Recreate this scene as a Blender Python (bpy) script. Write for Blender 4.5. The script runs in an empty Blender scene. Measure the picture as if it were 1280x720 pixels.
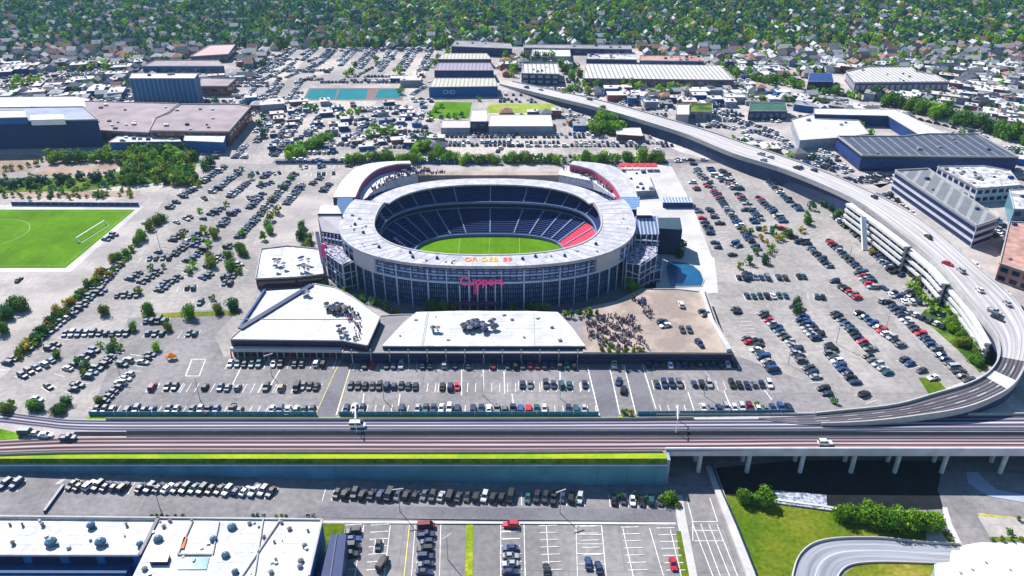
import bpy, math, random
import numpy as np
random.seed(11)
rng = np.random.default_rng(7)
sc = bpy.context.scene
COL = sc.collection
# ------------------------------------------------------------------ camera model
F, PITCH, CAMZ = 1000.0, math.radians(29.25), 165.0
cp, sp = math.cos(PITCH), math.sin(PITCH)
def G(px, py, z=0.0):
    """world point on the level z that stands at this place of the photograph"""
    u, v = (px - 640) / F, (py - 360) / F
    d = (u, cp - v * sp, -sp - v * cp)
    t = (z - CAMZ) / d[2]
    return (d[0] * t, d[1] * t, z)
def proj(x, y, z):
    dz = z - CAMZ
    d = y * cp - dz * sp
    if d < 1: return (-9999, -9999, 0)
    return (640 + F * x / d, 360 + F * (-y * sp - dz * cp) / d, F / d)
def zs(x):
    return float(np.interp(x, [-400, -150, -10, 46, 150, 400], [-4.4, -4.4, -8.8, -10, -10.5, -10.5]))
def GS(px, py, dz=0.0):
    z = -6
    for _ in range(8):
        p = G(px, py, z + dz); z = zs(p[0])
    return (p[0], p[1], z + dz)
def inpoly(x, y, poly):
    c = False; n = len(poly); j = n - 1
    for i in range(n):
        xi, yi = poly[i][0], poly[i][1]; xj, yj = poly[j][0], poly[j][1]
        if (yi > y) != (yj > y) and x < (xj - xi) * (y - yi) / (yj - yi) + xi: c = not c
        j = i
    return c
# ------------------------------------------------------------------ materials
MATS = {}
def mat(name, col, rough=.8, var=.15, scale=.3, metal=0, bump=0, bscale=8, fine=.0, spec=.15, streak=0, rnd=0, coat=0):
    """principled with two octaves of world-space mottling; var = strength of the mottling"""
    if name in MATS: return MATS[name]
    m = bpy.data.materials.new(name); m.use_nodes = True
    nt = m.node_tree; b = nt.nodes['Principled BSDF']
    b.inputs['Roughness'].default_value = rough; b.inputs['Metallic'].default_value = metal
    b.inputs['Specular IOR Level'].default_value = spec
    if coat: b.inputs['Coat Weight'].default_value = coat
    geo = nt.nodes.new('ShaderNodeNewGeometry')
    def noise(s, det=4):
        n = nt.nodes.new('ShaderNodeTexNoise'); n.inputs['Scale'].default_value = s; n.inputs['Detail'].default_value = det
        nt.links.new(geo.outputs['Position'], n.inputs['Vector']); return n
    last = None
    def mult(fac_out, lo, hi, prev):
        mr = nt.nodes.new('ShaderNodeMapRange'); nt.links.new(fac_out, mr.inputs[0])
        mr.inputs[1].default_value = .3; mr.inputs[2].default_value = .7
        mr.inputs[3].default_value = lo; mr.inputs[4].default_value = hi
        if prev is None: return mr.outputs[0]
        mm = nt.nodes.new('ShaderNodeMath'); mm.operation = 'MULTIPLY'
        nt.links.new(prev, mm.inputs[0]); nt.links.new(mr.outputs[0], mm.inputs[1]); return mm.outputs[0]
    f = None
    if var:
        f = mult(noise(scale, 6).outputs[0], 1 - var, 1 + var, f)
        f = mult(noise(scale * .11, 3).outputs[0], 1 - var * .7, 1 + var * .7, f)
    if fine: f = mult(noise(2.2, 3).outputs[0], 1 - fine, 1 + fine, f)
    if streak:
        mp = nt.nodes.new('ShaderNodeMapping'); mp.inputs['Scale'].default_value = (1, .03, .03)
        tc = nt.nodes.new('ShaderNodeTexCoord'); nt.links.new(tc.outputs['Object'], mp.inputs[0])
        n = nt.nodes.new('ShaderNodeTexNoise'); n.inputs['Scale'].default_value = 1.5
        nt.links.new(mp.outputs[0], n.inputs['Vector']); f = mult(n.outputs[0], 1 - streak, 1 + streak, f)
    if rnd:
        oi = nt.nodes.new('ShaderNodeObjectInfo')
        mr = nt.nodes.new('ShaderNodeMapRange'); nt.links.new(oi.outputs['Random'], mr.inputs[0])
        mr.inputs[3].default_value = 1 - rnd; mr.inputs[4].default_value = 1 + rnd
        if f is None: f = mr.outputs[0]
        else:
            mm = nt.nodes.new('ShaderNodeMath'); mm.operation = 'MULTIPLY'
            nt.links.new(f, mm.inputs[0]); nt.links.new(mr.outputs[0], mm.inputs[1]); f = mm.outputs[0]
    if f is None: b.inputs['Base Color'].default_value = (*col, 1)
    else:
        vm = nt.nodes.new('ShaderNodeVectorMath'); vm.operation = 'SCALE'
        vm.inputs[0].default_value = col; nt.links.new(f, vm.inputs['Scale'])
        nt.links.new(vm.outputs[0], b.inputs['Base Color'])
    if bump:
        bn = nt.nodes.new('ShaderNodeBump'); bn.inputs['Strength'].default_value = bump; bn.inputs['Distance'].default_value = .3
        nt.links.new(noise(bscale, 3).outputs[0], bn.inputs['Height']); nt.links.new(bn.outputs[0], b.inputs['Normal'])
    MATS[name] = m
    return m
def two_tone(name, c1, c2, scale=.05, rough=.95, lo=.42, hi=.58, fine=.25, fscale=1.3, c3=None, bump=0, panels=None):
    if name in MATS: return MATS[name]
    m = bpy.data.materials.new(name); m.use_nodes = True
    nt = m.node_tree; b = nt.nodes['Principled BSDF']; b.inputs['Roughness'].default_value = rough
    b.inputs['Specular IOR Level'].default_value = .06
    geo = nt.nodes.new('ShaderNodeNewGeometry')
    n = nt.nodes.new('ShaderNodeTexNoise'); n.inputs['Scale'].default_value = scale; n.inputs['Detail'].default_value = 8; n.inputs['Roughness'].default_value = .65
    nt.links.new(geo.outputs['Position'], n.inputs['Vector'])
    r = nt.nodes.new('ShaderNodeValToRGB'); nt.links.new(n.outputs[0], r.inputs[0])
    r.color_ramp.elements[0].position = lo; r.color_ramp.elements[0].color = (*c1, 1)
    r.color_ramp.elements[1].position = hi; r.color_ramp.elements[1].color = (*c2, 1)
    if c3:
        e = r.color_ramp.elements.new(hi + .12); e.color = (*c3, 1)
    n2 = nt.nodes.new('ShaderNodeTexNoise'); n2.inputs['Scale'].default_value = fscale; n2.inputs['Detail'].default_value = 5
    nt.links.new(geo.outputs['Position'], n2.inputs['Vector'])
    mr = nt.nodes.new('ShaderNodeMapRange'); nt.links.new(n2.outputs[0], mr.inputs[0])
    mr.inputs[1].default_value = .3; mr.inputs[2].default_value = .7; mr.inputs[3].default_value = 1 - fine; mr.inputs[4].default_value = 1 + fine
    vm = nt.nodes.new('ShaderNodeVectorMath'); vm.operation = 'SCALE'
    nt.links.new(r.outputs[0], vm.inputs[0]); nt.links.new(mr.outputs[0], vm.inputs['Scale'])
    out = vm.outputs[0]
    if panels:      # joints and slightly different bays: (width, height, joint, tone spread, joint tone)
        br = nt.nodes.new('ShaderNodeTexBrick'); nt.links.new(geo.outputs['Position'], br.inputs[0]); br.inputs['Scale'].default_value = 1
        br.inputs['Brick Width'].default_value = panels[0]; br.inputs['Row Height'].default_value = panels[1]; br.inputs['Mortar Size'].default_value = panels[2]; br.inputs['Mortar Smooth'].default_value = .3
        hi = 1 + panels[3]; lo_ = 1 - panels[3]
        br.inputs['Color1'].default_value = (hi, hi, hi, 1); br.inputs['Color2'].default_value = (lo_, lo_, lo_, 1); br.inputs['Mortar'].default_value = (panels[4],) * 3 + (1,)
        n3 = nt.nodes.new('ShaderNodeTexNoise'); n3.inputs['Scale'].default_value = .32; n3.inputs['Detail'].default_value = 6; n3.inputs['Roughness'].default_value = .7; nt.links.new(geo.outputs['Position'], n3.inputs['Vector'])
        m3 = nt.nodes.new('ShaderNodeMapRange'); nt.links.new(n3.outputs[0], m3.inputs[0]); m3.inputs[1].default_value = .56; m3.inputs[2].default_value = .70; m3.inputs[3].default_value = 1; m3.inputs[4].default_value = .80
        v2 = nt.nodes.new('ShaderNodeVectorMath'); v2.operation = 'MULTIPLY'; nt.links.new(out, v2.inputs[0]); nt.links.new(br.outputs[0], v2.inputs[1])
        v3 = nt.nodes.new('ShaderNodeVectorMath'); v3.operation = 'SCALE'; nt.links.new(v2.outputs[0], v3.inputs[0]); nt.links.new(m3.outputs[0], v3.inputs['Scale']); out = v3.outputs[0]
    nt.links.new(out, b.inputs['Base Color'])
    MATS[name] = m; return m
def stripes(name, base, line, axis=0, period=3.0, duty=.3, rough=.6, coord='Object', var=.1, rot=0, metal=0):
    """corrugated / ribbed / seamed sheet: lines across one axis"""
    if name in MATS: return MATS[name]
    m = bpy.data.materials.new(name); m.use_nodes = True
    nt = m.node_tree; b = nt.nodes['Principled BSDF']; b.inputs['Roughness'].default_value = rough; b.inputs['Metallic'].default_value = metal; b.inputs['Specular IOR Level'].default_value = .15
    tc = nt.nodes.new('ShaderNodeTexCoord')
    mp = nt.nodes.new('ShaderNodeMapping'); mp.inputs['Rotation'].default_value = (0, 0, rot)
    nt.links.new(tc.outputs[coord], mp.inputs[0])
    sx = nt.nodes.new('ShaderNodeSeparateXYZ'); nt.links.new(mp.outputs[0], sx.inputs[0])
    d = nt.nodes.new('ShaderNodeMath'); d.operation = 'DIVIDE'; nt.links.new(sx.outputs[axis], d.inputs[0]); d.inputs[1].default_value = period
    fr = nt.nodes.new('ShaderNodeMath'); fr.operation = 'FRACT'; nt.links.new(d.outputs[0], fr.inputs[0])
    lt = nt.nodes.new('ShaderNodeMath'); lt.operation = 'LESS_THAN'; nt.links.new(fr.outputs[0], lt.inputs[0]); lt.inputs[1].default_value = duty
    mx = nt.nodes.new('ShaderNodeMix'); mx.data_type = 'RGBA'
    nt.links.new(lt.outputs[0], mx.inputs[0]); mx.inputs[6].default_value = (*base, 1); mx.inputs[7].default_value = (*line, 1)
    n = nt.nodes.new('ShaderNodeTexNoise'); n.inputs['Scale'].default_value = .25; n.inputs['Detail'].default_value = 6
    nt.links.new(tc.outputs['Object'], n.inputs['Vector'])
    mr = nt.nodes.new('ShaderNodeMapRange'); nt.links.new(n.outputs[0], mr.inputs[0])
    mr.inputs[1].default_value = .3; mr.inputs[2].default_value = .7; mr.inputs[3].default_value = 1 - var; mr.inputs[4].default_value = 1 + var
    vm = nt.nodes.new('ShaderNodeVectorMath'); vm.operation = 'SCALE'
    nt.links.new(mx.outputs[2], vm.inputs[0]); nt.links.new(mr.outputs[0], vm.inputs['Scale'])
    nt.links.new(vm.outputs[0], b.inputs['Base Color'])
    MATS[name] = m; return m
def grid_mat(name, base, cell, su=3.0, sv=3.5, mortar=.35, rough=.5):
    """panels of a facade over its UV in metres: cells of slightly different tone in a darker grid"""
    if name in MATS: return MATS[name]
    m = bpy.data.materials.new(name); m.use_nodes = True
    nt = m.node_tree; b = nt.nodes['Principled BSDF']; b.inputs['Roughness'].default_value = rough; b.inputs['Specular IOR Level'].default_value = .15
    uv = nt.nodes.new('ShaderNodeTexCoord')
    br = nt.nodes.new('ShaderNodeTexBrick'); nt.links.new(uv.outputs['UV'], br.inputs[0])
    br.offset = 0; br.inputs['Scale'].default_value = 1; br.inputs['Brick Width'].default_value = su; br.inputs['Row Height'].default_value = sv
    br.inputs['Mortar Size'].default_value = mortar; br.inputs['Mortar Smooth'].default_value = 0
    br.inputs['Color1'].default_value = (*cell, 1); br.inputs['Color2'].default_value = tuple(c * .35 for c in cell) + (1,)
    br.inputs['Mortar'].default_value = (*base, 1)
    nt.links.new(br.outputs[0], b.inputs['Base Color'])
    MATS[name] = m; return m
def lane_mat(name, base, track, line, lanes=3, rough=.85, dash=True, edge=.025):
    """asphalt seen over UV (u = metres along, v = 0..1 across): worn wheel tracks, seams and painted lines"""
    if name in MATS: return MATS[name]
    m = bpy.data.materials.new(name); m.use_nodes = True
    nt = m.node_tree; b = nt.nodes['Principled BSDF']; b.inputs['Roughness'].default_value = rough; b.inputs['Specular IOR Level'].default_value = .08; L = nt.links.new
    def math_(op, a, c=None):
        n = nt.nodes.new('ShaderNodeMath'); n.operation = op
        for i, v in enumerate((a, c)):
            if v is None: continue
            if isinstance(v, (int, float)): n.inputs[i].default_value = v
            else: L(v, n.inputs[i])
        return n.outputs[0]
    tc = nt.nodes.new('ShaderNodeTexCoord'); s = nt.nodes.new('ShaderNodeSeparateXYZ'); L(tc.outputs['UV'], s.inputs[0])
    u, v = s.outputs[0], s.outputs[1]
    lf = math_('FRACT', math_('MULTIPLY', v, lanes))
    tr = math_('ABSOLUTE', math_('SUBTRACT', math_('ABSOLUTE', math_('SUBTRACT', lf, .5)), .22))   # 0 on each wheel track
    trk = math_('LESS_THAN', tr, .13)
    nz = nt.nodes.new('ShaderNodeTexNoise'); nz.inputs['Scale'].default_value = 1; nz.inputs['Detail'].default_value = 5
    mp = nt.nodes.new('ShaderNodeMapping'); mp.inputs['Scale'].default_value = (.03, 22, 1); L(tc.outputs['UV'], mp.inputs[0]); L(mp.outputs[0], nz.inputs['Vector'])
    mx = nt.nodes.new('ShaderNodeMix'); mx.data_type = 'RGBA'; L(math_('MULTIPLY', trk, .92), mx.inputs[0])
    mx.inputs[6].default_value = (*base, 1); mx.inputs[7].default_value = (*track, 1)
    near = math_('ABSOLUTE', math_('SUBTRACT', lf, .5))
    isline = math_('GREATER_THAN', near, .5 - edge * lanes * .55)
    if dash:
        inner = math_('MULTIPLY', math_('GREATER_THAN', v, .08), math_('LESS_THAN', v, .92))
        gap = math_('MULTIPLY', inner, math_('GREATER_THAN', math_('FRACT', math_('DIVIDE', u, 9)), .45))
        isline = math_('MULTIPLY', isline, math_('SUBTRACT', 1, gap))
    m2 = nt.nodes.new('ShaderNodeMix'); m2.data_type = 'RGBA'; L(isline, m2.inputs[0]); L(mx.outputs[2], m2.inputs[6]); m2.inputs[7].default_value = (*line, 1)
    mr = nt.nodes.new('ShaderNodeMapRange'); L(nz.outputs[0], mr.inputs[0]); mr.inputs[1].default_value = .3; mr.inputs[2].default_value = .7; mr.inputs[3].default_value = .65; mr.inputs[4].default_value = 1.35
    vm = nt.nodes.new('ShaderNodeVectorMath'); vm.operation = 'SCALE'; L(m2.outputs[2], vm.inputs[0]); L(mr.outputs[0], vm.inputs['Scale'])
    L(vm.outputs[0], b.inputs['Base Color'])
    MATS[name] = m; return m
# ------------------------------------------------------------------ mesh builder
class MB:
    def __init__(s): s.v = []; s.f = []; s.m = []; s.uv = None
    def face(s, pts, mi=0, uv=None):
        i = len(s.v); s.v += [tuple(p) for p in pts]; s.f.append(tuple(range(i, i + len(pts)))); s.m.append(mi)
        if uv is not None:
            if s.uv is None: s.uv = {}
            s.uv[len(s.f) - 1] = uv
        return s
    def prism(s, poly, z0, z1, mi=0, mt=None, bottom=False, taper=None):
        """poly: xy points; side material mi, top mt; walls carry uv in metres"""
        poly = [(p[0], p[1]) for p in poly]
        a = sum(poly[i - 1][0] * poly[i][1] - poly[i][0] * poly[i - 1][1] for i in range(len(poly)))
        if a < 0: poly = poly[::-1]
        n = len(poly); u = 0
        top = poly if taper is None else taper
        for i in range(n):
            p, q = poly[i], poly[(i + 1) % n]; tp, tq = top[i], top[(i + 1) % n]
            l = math.dist(p, q)
            s.face([(p[0], p[1], z0), (q[0], q[1], z0), (tq[0], tq[1], z1), (tp[0], tp[1], z1)], mi, [(u, z0), (u + l, z0), (u + l, z1), (u, z1)]); u += l
        s.face([(p[0], p[1], z1) for p in top], mi if mt is None else mt, [(p[0], p[1]) for p in top])
        if bottom: s.face([(p[0], p[1], z0) for p in poly[::-1]], mi)
        return s
    def box(s, cx, cy, z0, sx, sy, h, rot=0, mi=0, mt=None, bottom=True):
        c, si = math.cos(rot), math.sin(rot)
        P = [(cx + x * c - y * si, cy + x * si + y * c) for x, y in ((-sx / 2, -sy / 2), (sx / 2, -sy / 2), (sx / 2, sy / 2), (-sx / 2, sy / 2))]
        return s.prism(P, z0, z0 + h, mi, mt, bottom)
    def cyl(s, cx, cy, z0, r, h, n=10, r2=None, mi=0, mt=None):
        r2 = r if r2 is None else r2
        P = [(cx + r * math.cos(2 * math.pi * k / n), cy + r * math.sin(2 * math.pi * k / n)) for k in range(n)]
        Q = [(cx + r2 * math.cos(2 * math.pi * k / n), cy + r2 * math.sin(2 * math.pi * k / n)) for k in range(n)]
        return s.prism(P, z0, z0 + h, mi, mt, True, Q)
    def bar(s, a, b, w, h=None, mi=0):
        """square bar between two 3D points"""
        h = w if h is None else h
        a, b = np.array(a, float), np.array(b, float); d = b - a; L = np.linalg.norm(d); d /= L
        up = np.array((0, 0, 1.)) if abs(d[2]) < .95 else np.array((0, 1., 0))
        x = np.cross(d, up); x /= np.linalg.norm(x); y = np.cross(x, d)
        c = [a + x * w / 2 * i + y * h / 2 * j for i, j in ((-1, -1), (1, -1), (1, 1), (-1, 1))]
        e = [p + d * L for p in c]
        for k in range(4): s.face([c[k], c[(k + 1) % 4], e[(k + 1) % 4], e[k]][::-1], mi)
        s.face(c, mi); s.face(e[::-1], mi); return s
    def strip(s, A, B, mi=0, closed=False, v0=0, v1=1):
        """quad strip between two 3D polylines, uv u = metres along, v across"""
        n = len(A); u = 0
        for i in range(n if closed else n - 1):
            j = (i + 1) % n; l = math.dist(A[i], A[j])
            s.face([A[i], B[i], B[j], A[j]], mi, [(u, v0), (u, v1), (u + l, v1), (u + l, v0)]); u += l
        return s
    def build(s, name, mats, parent=None, smooth=False):
        mats = mats if isinstance(mats, (list, tuple)) else [mats]
        me = bpy.data.meshes.new(name)
        off = parent.location if parent is not None else (0, 0, 0)
        v = np.array(s.v, float).reshape(-1, 3) - np.array(off) if parent is not None else np.array(s.v, float).reshape(-1, 3)
        me.from_pydata(v.tolist(), [], s.f)
        for m in mats: me.materials.append(m)
        if len(mats) > 1: me.polygons.foreach_set('material_index', s.m)
        if s.uv:
            ul = me.uv_layers.new(name='UVMap'); k = 0; data = ul.data
            for fi, f in enumerate(s.f):
                uvs = s.uv.get(fi)
                for q in range(len(f)):
                    if uvs: data[k].uv = uvs[q]
                    k += 1
        if smooth: me.polygons.foreach_set('use_smooth', [True] * len(s.f))
        me.update()
        o = bpy.data.objects.new(name, me); COL.objects.link(o)
        if parent is not None: o.parent = parent
        return o
def tag(o, label=None, cat=None, group=None, kind=None):
    if label: o['label'] = label
    if cat: o['category'] = cat
    if group: o['group'] = group
    if kind: o['kind'] = kind
    return o
def thing(name, label, cat, loc=(0, 0, 0), group=None, rz=0):
    o = bpy.data.objects.new(name, None); COL.objects.link(o); o.location = loc; o.rotation_euler = (0, 0, rz)
    o.empty_display_size = .5
    return tag(o, label, cat, group)
def struct(name, mb, mats): return tag(mb.build(name, mats), kind='structure')
def sheet(name, pts, m, kind='structure'):
    """flat sheet through px points at a world height"""
    return tag(MB().face(pts).build(name, m), kind=kind)
def GP(pts, z=0): return [G(x, y, z) for x, y in pts]
def ordinal(n):
    W = 'zeroth first second third fourth fifth sixth seventh eighth ninth tenth eleventh twelfth'.split()
    if n < len(W): return W[n]
    return f"{n}{'th' if 10 <= n % 100 <= 20 else {1: 'st', 2: 'nd', 3: 'rd'}.get(n % 10, 'th')}"
def densify(pts, step=8.0):
    """Catmull-Rom through 3D points"""
    P = [np.array(p, float) for p in pts]; P = [2 * P[0] - P[1]] + P + [2 * P[-1] - P[-2]]
    out = []
    for i in range(1, len(P) - 2):
        n = 6
        for k in range(n):
            t = k / n
            out.append(tuple(.5 * ((2 * P[i]) + (-P[i - 1] + P[i + 1]) * t + (2 * P[i - 1] - 5 * P[i] + 4 * P[i + 1] - P[i + 2]) * t * t + (-P[i - 1] + 3 * P[i] - 3 * P[i + 1] + P[i + 2]) * t ** 3)))
    out.append(tuple(P[-2])); return out
# palette
ASPH = two_tone('asphalt_lot', (.175, .165, .172), (.23, .215, .222), scale=.035, fine=.16, fscale=.55, rough=.9, panels=(31, 17, .12, .06, .72))
ASPH2 = two_tone('asphalt_worn', (.235, .22, .218), (.31, .285, .275), scale=.03, fine=.16, fscale=.45, panels=(23, 13, .12, .06, .78))
ASPHD = two_tone('asphalt_dark', (.125, .12, .14), (.165, .16, .18), scale=.05, fine=.15)
CONC = two_tone('concrete_pavement', (.28, .255, .255), (.38, .345, .335), scale=.05, fine=.12, panels=(9, 9, .1, .04, .8))
CONCL = two_tone('concrete_light', (.38, .365, .37), (.48, .46, .45), scale=.05, fine=.08)
PARAP = mat('concrete_parapet', (.36, .35, .355), .8, .12, .4)
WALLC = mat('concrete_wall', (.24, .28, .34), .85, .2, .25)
WHITE = two_tone('white_membrane_roof', (.42, .42, .44), (.58, .58, .59), scale=.16, fine=.10, rough=.7, panels=(15, 3.2, .09, .05, .7))
WHITEP = mat('white_paint', (.72, .72, .74), .5, .05, .3)
TAN = two_tone('tan_plaza_paving', (.24, .195, .175), (.36, .295, .255), scale=.06, fine=.1)
EARTH = two_tone('bare_brown_earth', (.24, .17, .14), (.34, .26, .22), scale=.05, fine=.2)
LINE = mat('road_paint_white', (.62, .62, .60), .6, .25, .8)
YEL = mat('road_paint_yellow', (.55, .48, .10), .6, .25, .8)
LAWN = two_tone('lawn_grass', (.055, .11, .005), (.125, .145, .012), scale=.03, fine=.3, fscale=.8, c3=(.24, .20, .04))
PITCH_G = two_tone('sports_turf', (.06, .145, .003), (.08, .19, .004), scale=.04, fine=.12, fscale=.3, panels=(5.5, 400, .01, .07, 1))
VERGE = two_tone('bright_verge_grass', (.18, .30, .005), (.30, .36, .008), scale=.06, fine=.12)
SHRUBG = two_tone('ground_cover_green', (.03, .07, .01), (.10, .16, .02), scale=.12, fine=.4)
NAVY = mat('navy_cladding', (.015, .045, .17), .6, .2, .2, spec=.15)
NAVYD = mat('dark_glazing', (.006, .018, .07), .35, .1, .2, spec=.3)
BLUEC = mat('blue_cladding', (.015, .11, .34), .6, .15, .2, spec=.15)
GREYR = mat('grey_roof', (.22, .21, .23), .8, .2, .12)
MAUVE = mat('mauve_gravel_roof', (.27, .22, .24), .9, .18, .10, fine=.1)
BROWNW = mat('red_brown_wall', (.22, .09, .08), .8, .2, .3)
BRICKP = mat('pinkish_brick_wall', (.36, .22, .18), .85, .2, .4)
GLASS = mat('window_glass', (.015, .025, .04), .08, 0, spec=.8)
TEAL = mat('teal_court_surface', (.0, .13, .16), .9, .12, .15)
POOLW = mat('blue_pool_water', (.008, .075, .17), .2, .2, .15, spec=.3)
REDP = mat('red_paint', (.5, .03, .05), .5, .15, .4)
TRUNK = mat('bark', (.09, .065, .045), .9, .2, 2)
STEEL = mat('galvanised_steel', (.35, .37, .4), .45, .1, .5, metal=.6)
# ------------------------------------------------------------------ terrain
YN, YS, YW = G(640, 518)[1], G(640, 573)[1], None
XB = G(833, 570)[0]                                    # where the bank ends and the road bridge begins
GROUND = two_tone('dusty_city_ground', (.245, .225, .23), (.41, .37, .345), scale=.02, fine=.22, fscale=.5)
g = MB()
for x0, x1, y0, y1 in ((-6000, 6000, YN, 9000), (-6000, XB, YS - .1, YN)):
    g.face([(x0, y0, 0), (x1, y0, 0), (x1, y1, 0), (x0, y1, 0)])
struct('ground', g, GROUND)
g = MB(); xs = [-6000, -400] + list(np.linspace(-150, 150, 31)) + [400, 6000]
for a, b in zip(xs[:-1], xs[1:]):
    yb = YN + .0 if a >= XB - .5 else YS - 1.5
    g.face([(a, -3000, zs(a)), (b, -3000, zs(b)), (b, YN + .5, zs(b)), (a, YN + .5, zs(a))])
struct('lower_ground', g, ASPH)
# bank with grass top and slope, then retaining wall
ybt = [G(640, y, 0)[1] for y in (566.5, 573)]
m = MB(); XL = -900
m.face([(XL, ybt[1], .03), (XB, ybt[1], .03), (XB, ybt[0], .03), (XL, ybt[0], .03)], 0)
ysl = G(640, 581, -2)[1]
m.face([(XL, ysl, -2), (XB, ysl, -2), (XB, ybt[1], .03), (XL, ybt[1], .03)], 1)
tag(m.build('verge_grass', [VERGE, two_tone('shaded_bank_grass', (.06, .15, .004), (.14, .24, .01), scale=.3, fine=.4)]), kind='stuff')  # slope grass coloured darker than the top to carry its shade
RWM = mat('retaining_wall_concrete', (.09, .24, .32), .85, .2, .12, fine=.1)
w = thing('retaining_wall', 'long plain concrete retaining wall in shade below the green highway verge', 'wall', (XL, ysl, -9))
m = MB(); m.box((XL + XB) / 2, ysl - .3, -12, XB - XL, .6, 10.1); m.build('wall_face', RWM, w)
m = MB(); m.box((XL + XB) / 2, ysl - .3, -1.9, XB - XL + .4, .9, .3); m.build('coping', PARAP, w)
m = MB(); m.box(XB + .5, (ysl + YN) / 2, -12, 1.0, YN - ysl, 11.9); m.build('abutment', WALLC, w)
# north face of the underpass
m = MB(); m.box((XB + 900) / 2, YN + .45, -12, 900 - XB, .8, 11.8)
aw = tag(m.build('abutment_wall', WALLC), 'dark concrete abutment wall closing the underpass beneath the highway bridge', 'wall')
for i in range(28):       # joints and buttresses of the retaining wall
    x = XB - 3 - i * 9.0
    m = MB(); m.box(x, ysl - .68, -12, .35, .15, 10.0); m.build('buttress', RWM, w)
# ------------------------------------------------------------------ highway
HN = [(-140, 497), (-60, 505), (0, 513), (50, 520), (110, 524.3), (300, 524.7), (640, 524.7), (900, 523), (1000, 522), (1150, 520), (1280, 518.5), (1500, 517)]
HNs = [(-140, 522), (-60, 524), (0, 529), (50, 534), (110, 538.8), (300, 539), (640, 539), (900, 539), (1000, 539), (1150, 538), (1280, 538), (1500, 538)]
HS = [(-140, 556), (-60, 553), (0, 550.5), (50, 548), (110, 546.3), (300, 546), (640, 546), (900, 546), (1000, 546), (1150, 546), (1280, 546), (1500, 546)]
HSs = [(-140, 574), (-60, 571), (0, 569), (50, 567.5), (110, 566.4), (300, 566), (640, 566), (900, 564), (1000, 562), (1150, 562), (1280, 562), (1500, 562)]
LANE_N = lane_mat('highway_lanes_north', (.23, .215, .27), (.03, .03, .055), (.5, .5, .55), 2, dash=False, edge=.035)
LANE_S = lane_mat('highway_lanes_south', (.29, .20, .20), (.03, .022, .04), (.46, .40, .42), 2, dash=False, edge=.035)
def road(name, A, B, m, z=.06, zf=None):
    a = densify([G(*p, z) for p in A]); b = densify([G(*p, z) for p in B])
    return struct(name, MB().strip(a, b), m), a, b
_, hn0, hn1 = road('highway_road', HN, HNs, LANE_N)
_, hs0, hs1 = road('highway_road', HS, HSs, LANE_S)
struct('median_pavement', MB().strip([(p[0], p[1] - .05, .04) for p in hn1], [(p[0], p[1] + .05, .04) for p in hs0]), CONC)
def barrier(name, label, line, m, h=.9, w=.5, base=0, cat='barrier', group=None, slope=.12):
    """jersey-shaped barrier along a 3D polyline"""
    mb = MB(); L = np.array(line); d = np.gradient(L[:, :2], axis=0); n = np.stack([-d[:, 1], d[:, 0]], 1); n /= np.linalg.norm(n, axis=1)[:, None]
    def row(off, z): return [(L[i, 0] + n[i, 0] * off, L[i, 1] + n[i, 1] * off, L[i, 2] + z) for i in range(len(L))]
    prof = [(-w / 2, base), (-w / 2 + slope, h), (w / 2 - slope, h), (w / 2, base)]
    R = [row(o, z) for o, z in prof]
    for a, b in zip(R[:-1], R[1:]): mb.strip(a, b)
    for e in (0, -1): mb.face([r[e] for r in R])
    return tag(mb.build(name, m), label, cat, group)
up = lambda ln, z: [(p[0], p[1], z) for p in ln]
barrier('crash_barrier', 'pale concrete barrier along the stadium edge of the highway', up([p for p in hn0 if p[0] > -135 and p[0] < 60], .06), PARAP, .8, .4)
barrier('crash_barrier', 'concrete barrier lining the northern carriageway beside the median gap', up([p for p in hn1 if p[0] > -125], .06), PARAP, .45, .3)
barrier('crash_barrier', 'concrete barrier lining the southern carriageway beside the median gap', up([p for p in hs0 if p[0] > -125], .06), PARAP, .35, .3)
barrier('crash_barrier', 'low concrete barrier between the highway and the bright green verge', up([p for p in hs1 if p[0] < XB], .06), PARAP, .7, .35)
# near-black sheet painted as the shade down a slot between the carriageways
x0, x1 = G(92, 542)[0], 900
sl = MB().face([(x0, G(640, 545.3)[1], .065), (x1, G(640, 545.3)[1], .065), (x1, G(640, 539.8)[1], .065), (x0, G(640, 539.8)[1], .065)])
struct('median_slot_shade_road', sl, mat('dark_median_slot', (.006, .007, .014), .9, .2, .5))
# bridge
br = thing('highway_bridge', 'long concrete highway bridge on paired piers over the dark underpass', 'bridge', (XB, 200, 0))
ys_ = G(640, 562, 0)[1]
m = MB(); m.box((XB + 900) / 2, (ys_ + YN) / 2, -1.3, 900 - XB, YN - ys_ - .1, 1.32); m.build('deck', PARAP, br)
m = MB(); m.box((XB + 900) / 2, ys_ - .2, -2.2, 900 - XB, .5, 3.1); m.build('parapet', mat('parapet_face', (.5, .5, .55), .8, .15, .2), br)
m = MB(); m.box((XB + 900) / 2, YN - .2, -1.2, 900 - XB, .4, 2.0); m.build('parapet', PARAP, br)
for k in range(5):
    yy = ys_ + 2 + k * (YN - ys_ - 4) / 4
    m = MB(); m.box((XB + 900) / 2, yy, -2.3, 900 - XB, .7, 1.0); m.build('girder', WALLC, br)
for px in (878, 940, 1008, 1073, 1129, 1189, 1264, 1340, 1420):
    x = G(px, 575, -3)[0]
    pr = MB().box(x, (ys_ + YN) / 2, -3.1, 1.6, YN - ys_ - 1.5, .8).build('pier_cap', WALLC, br)
    for yy in (ys_ + 1.2, ys_ + 6.5, YN - 6, YN - 2):
        MB().cyl(x, yy, -12, .75, 8.9, 10).build('pier', mat('pier_concrete', (.5, .52, .56), .8, .1, .5), br)
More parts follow.
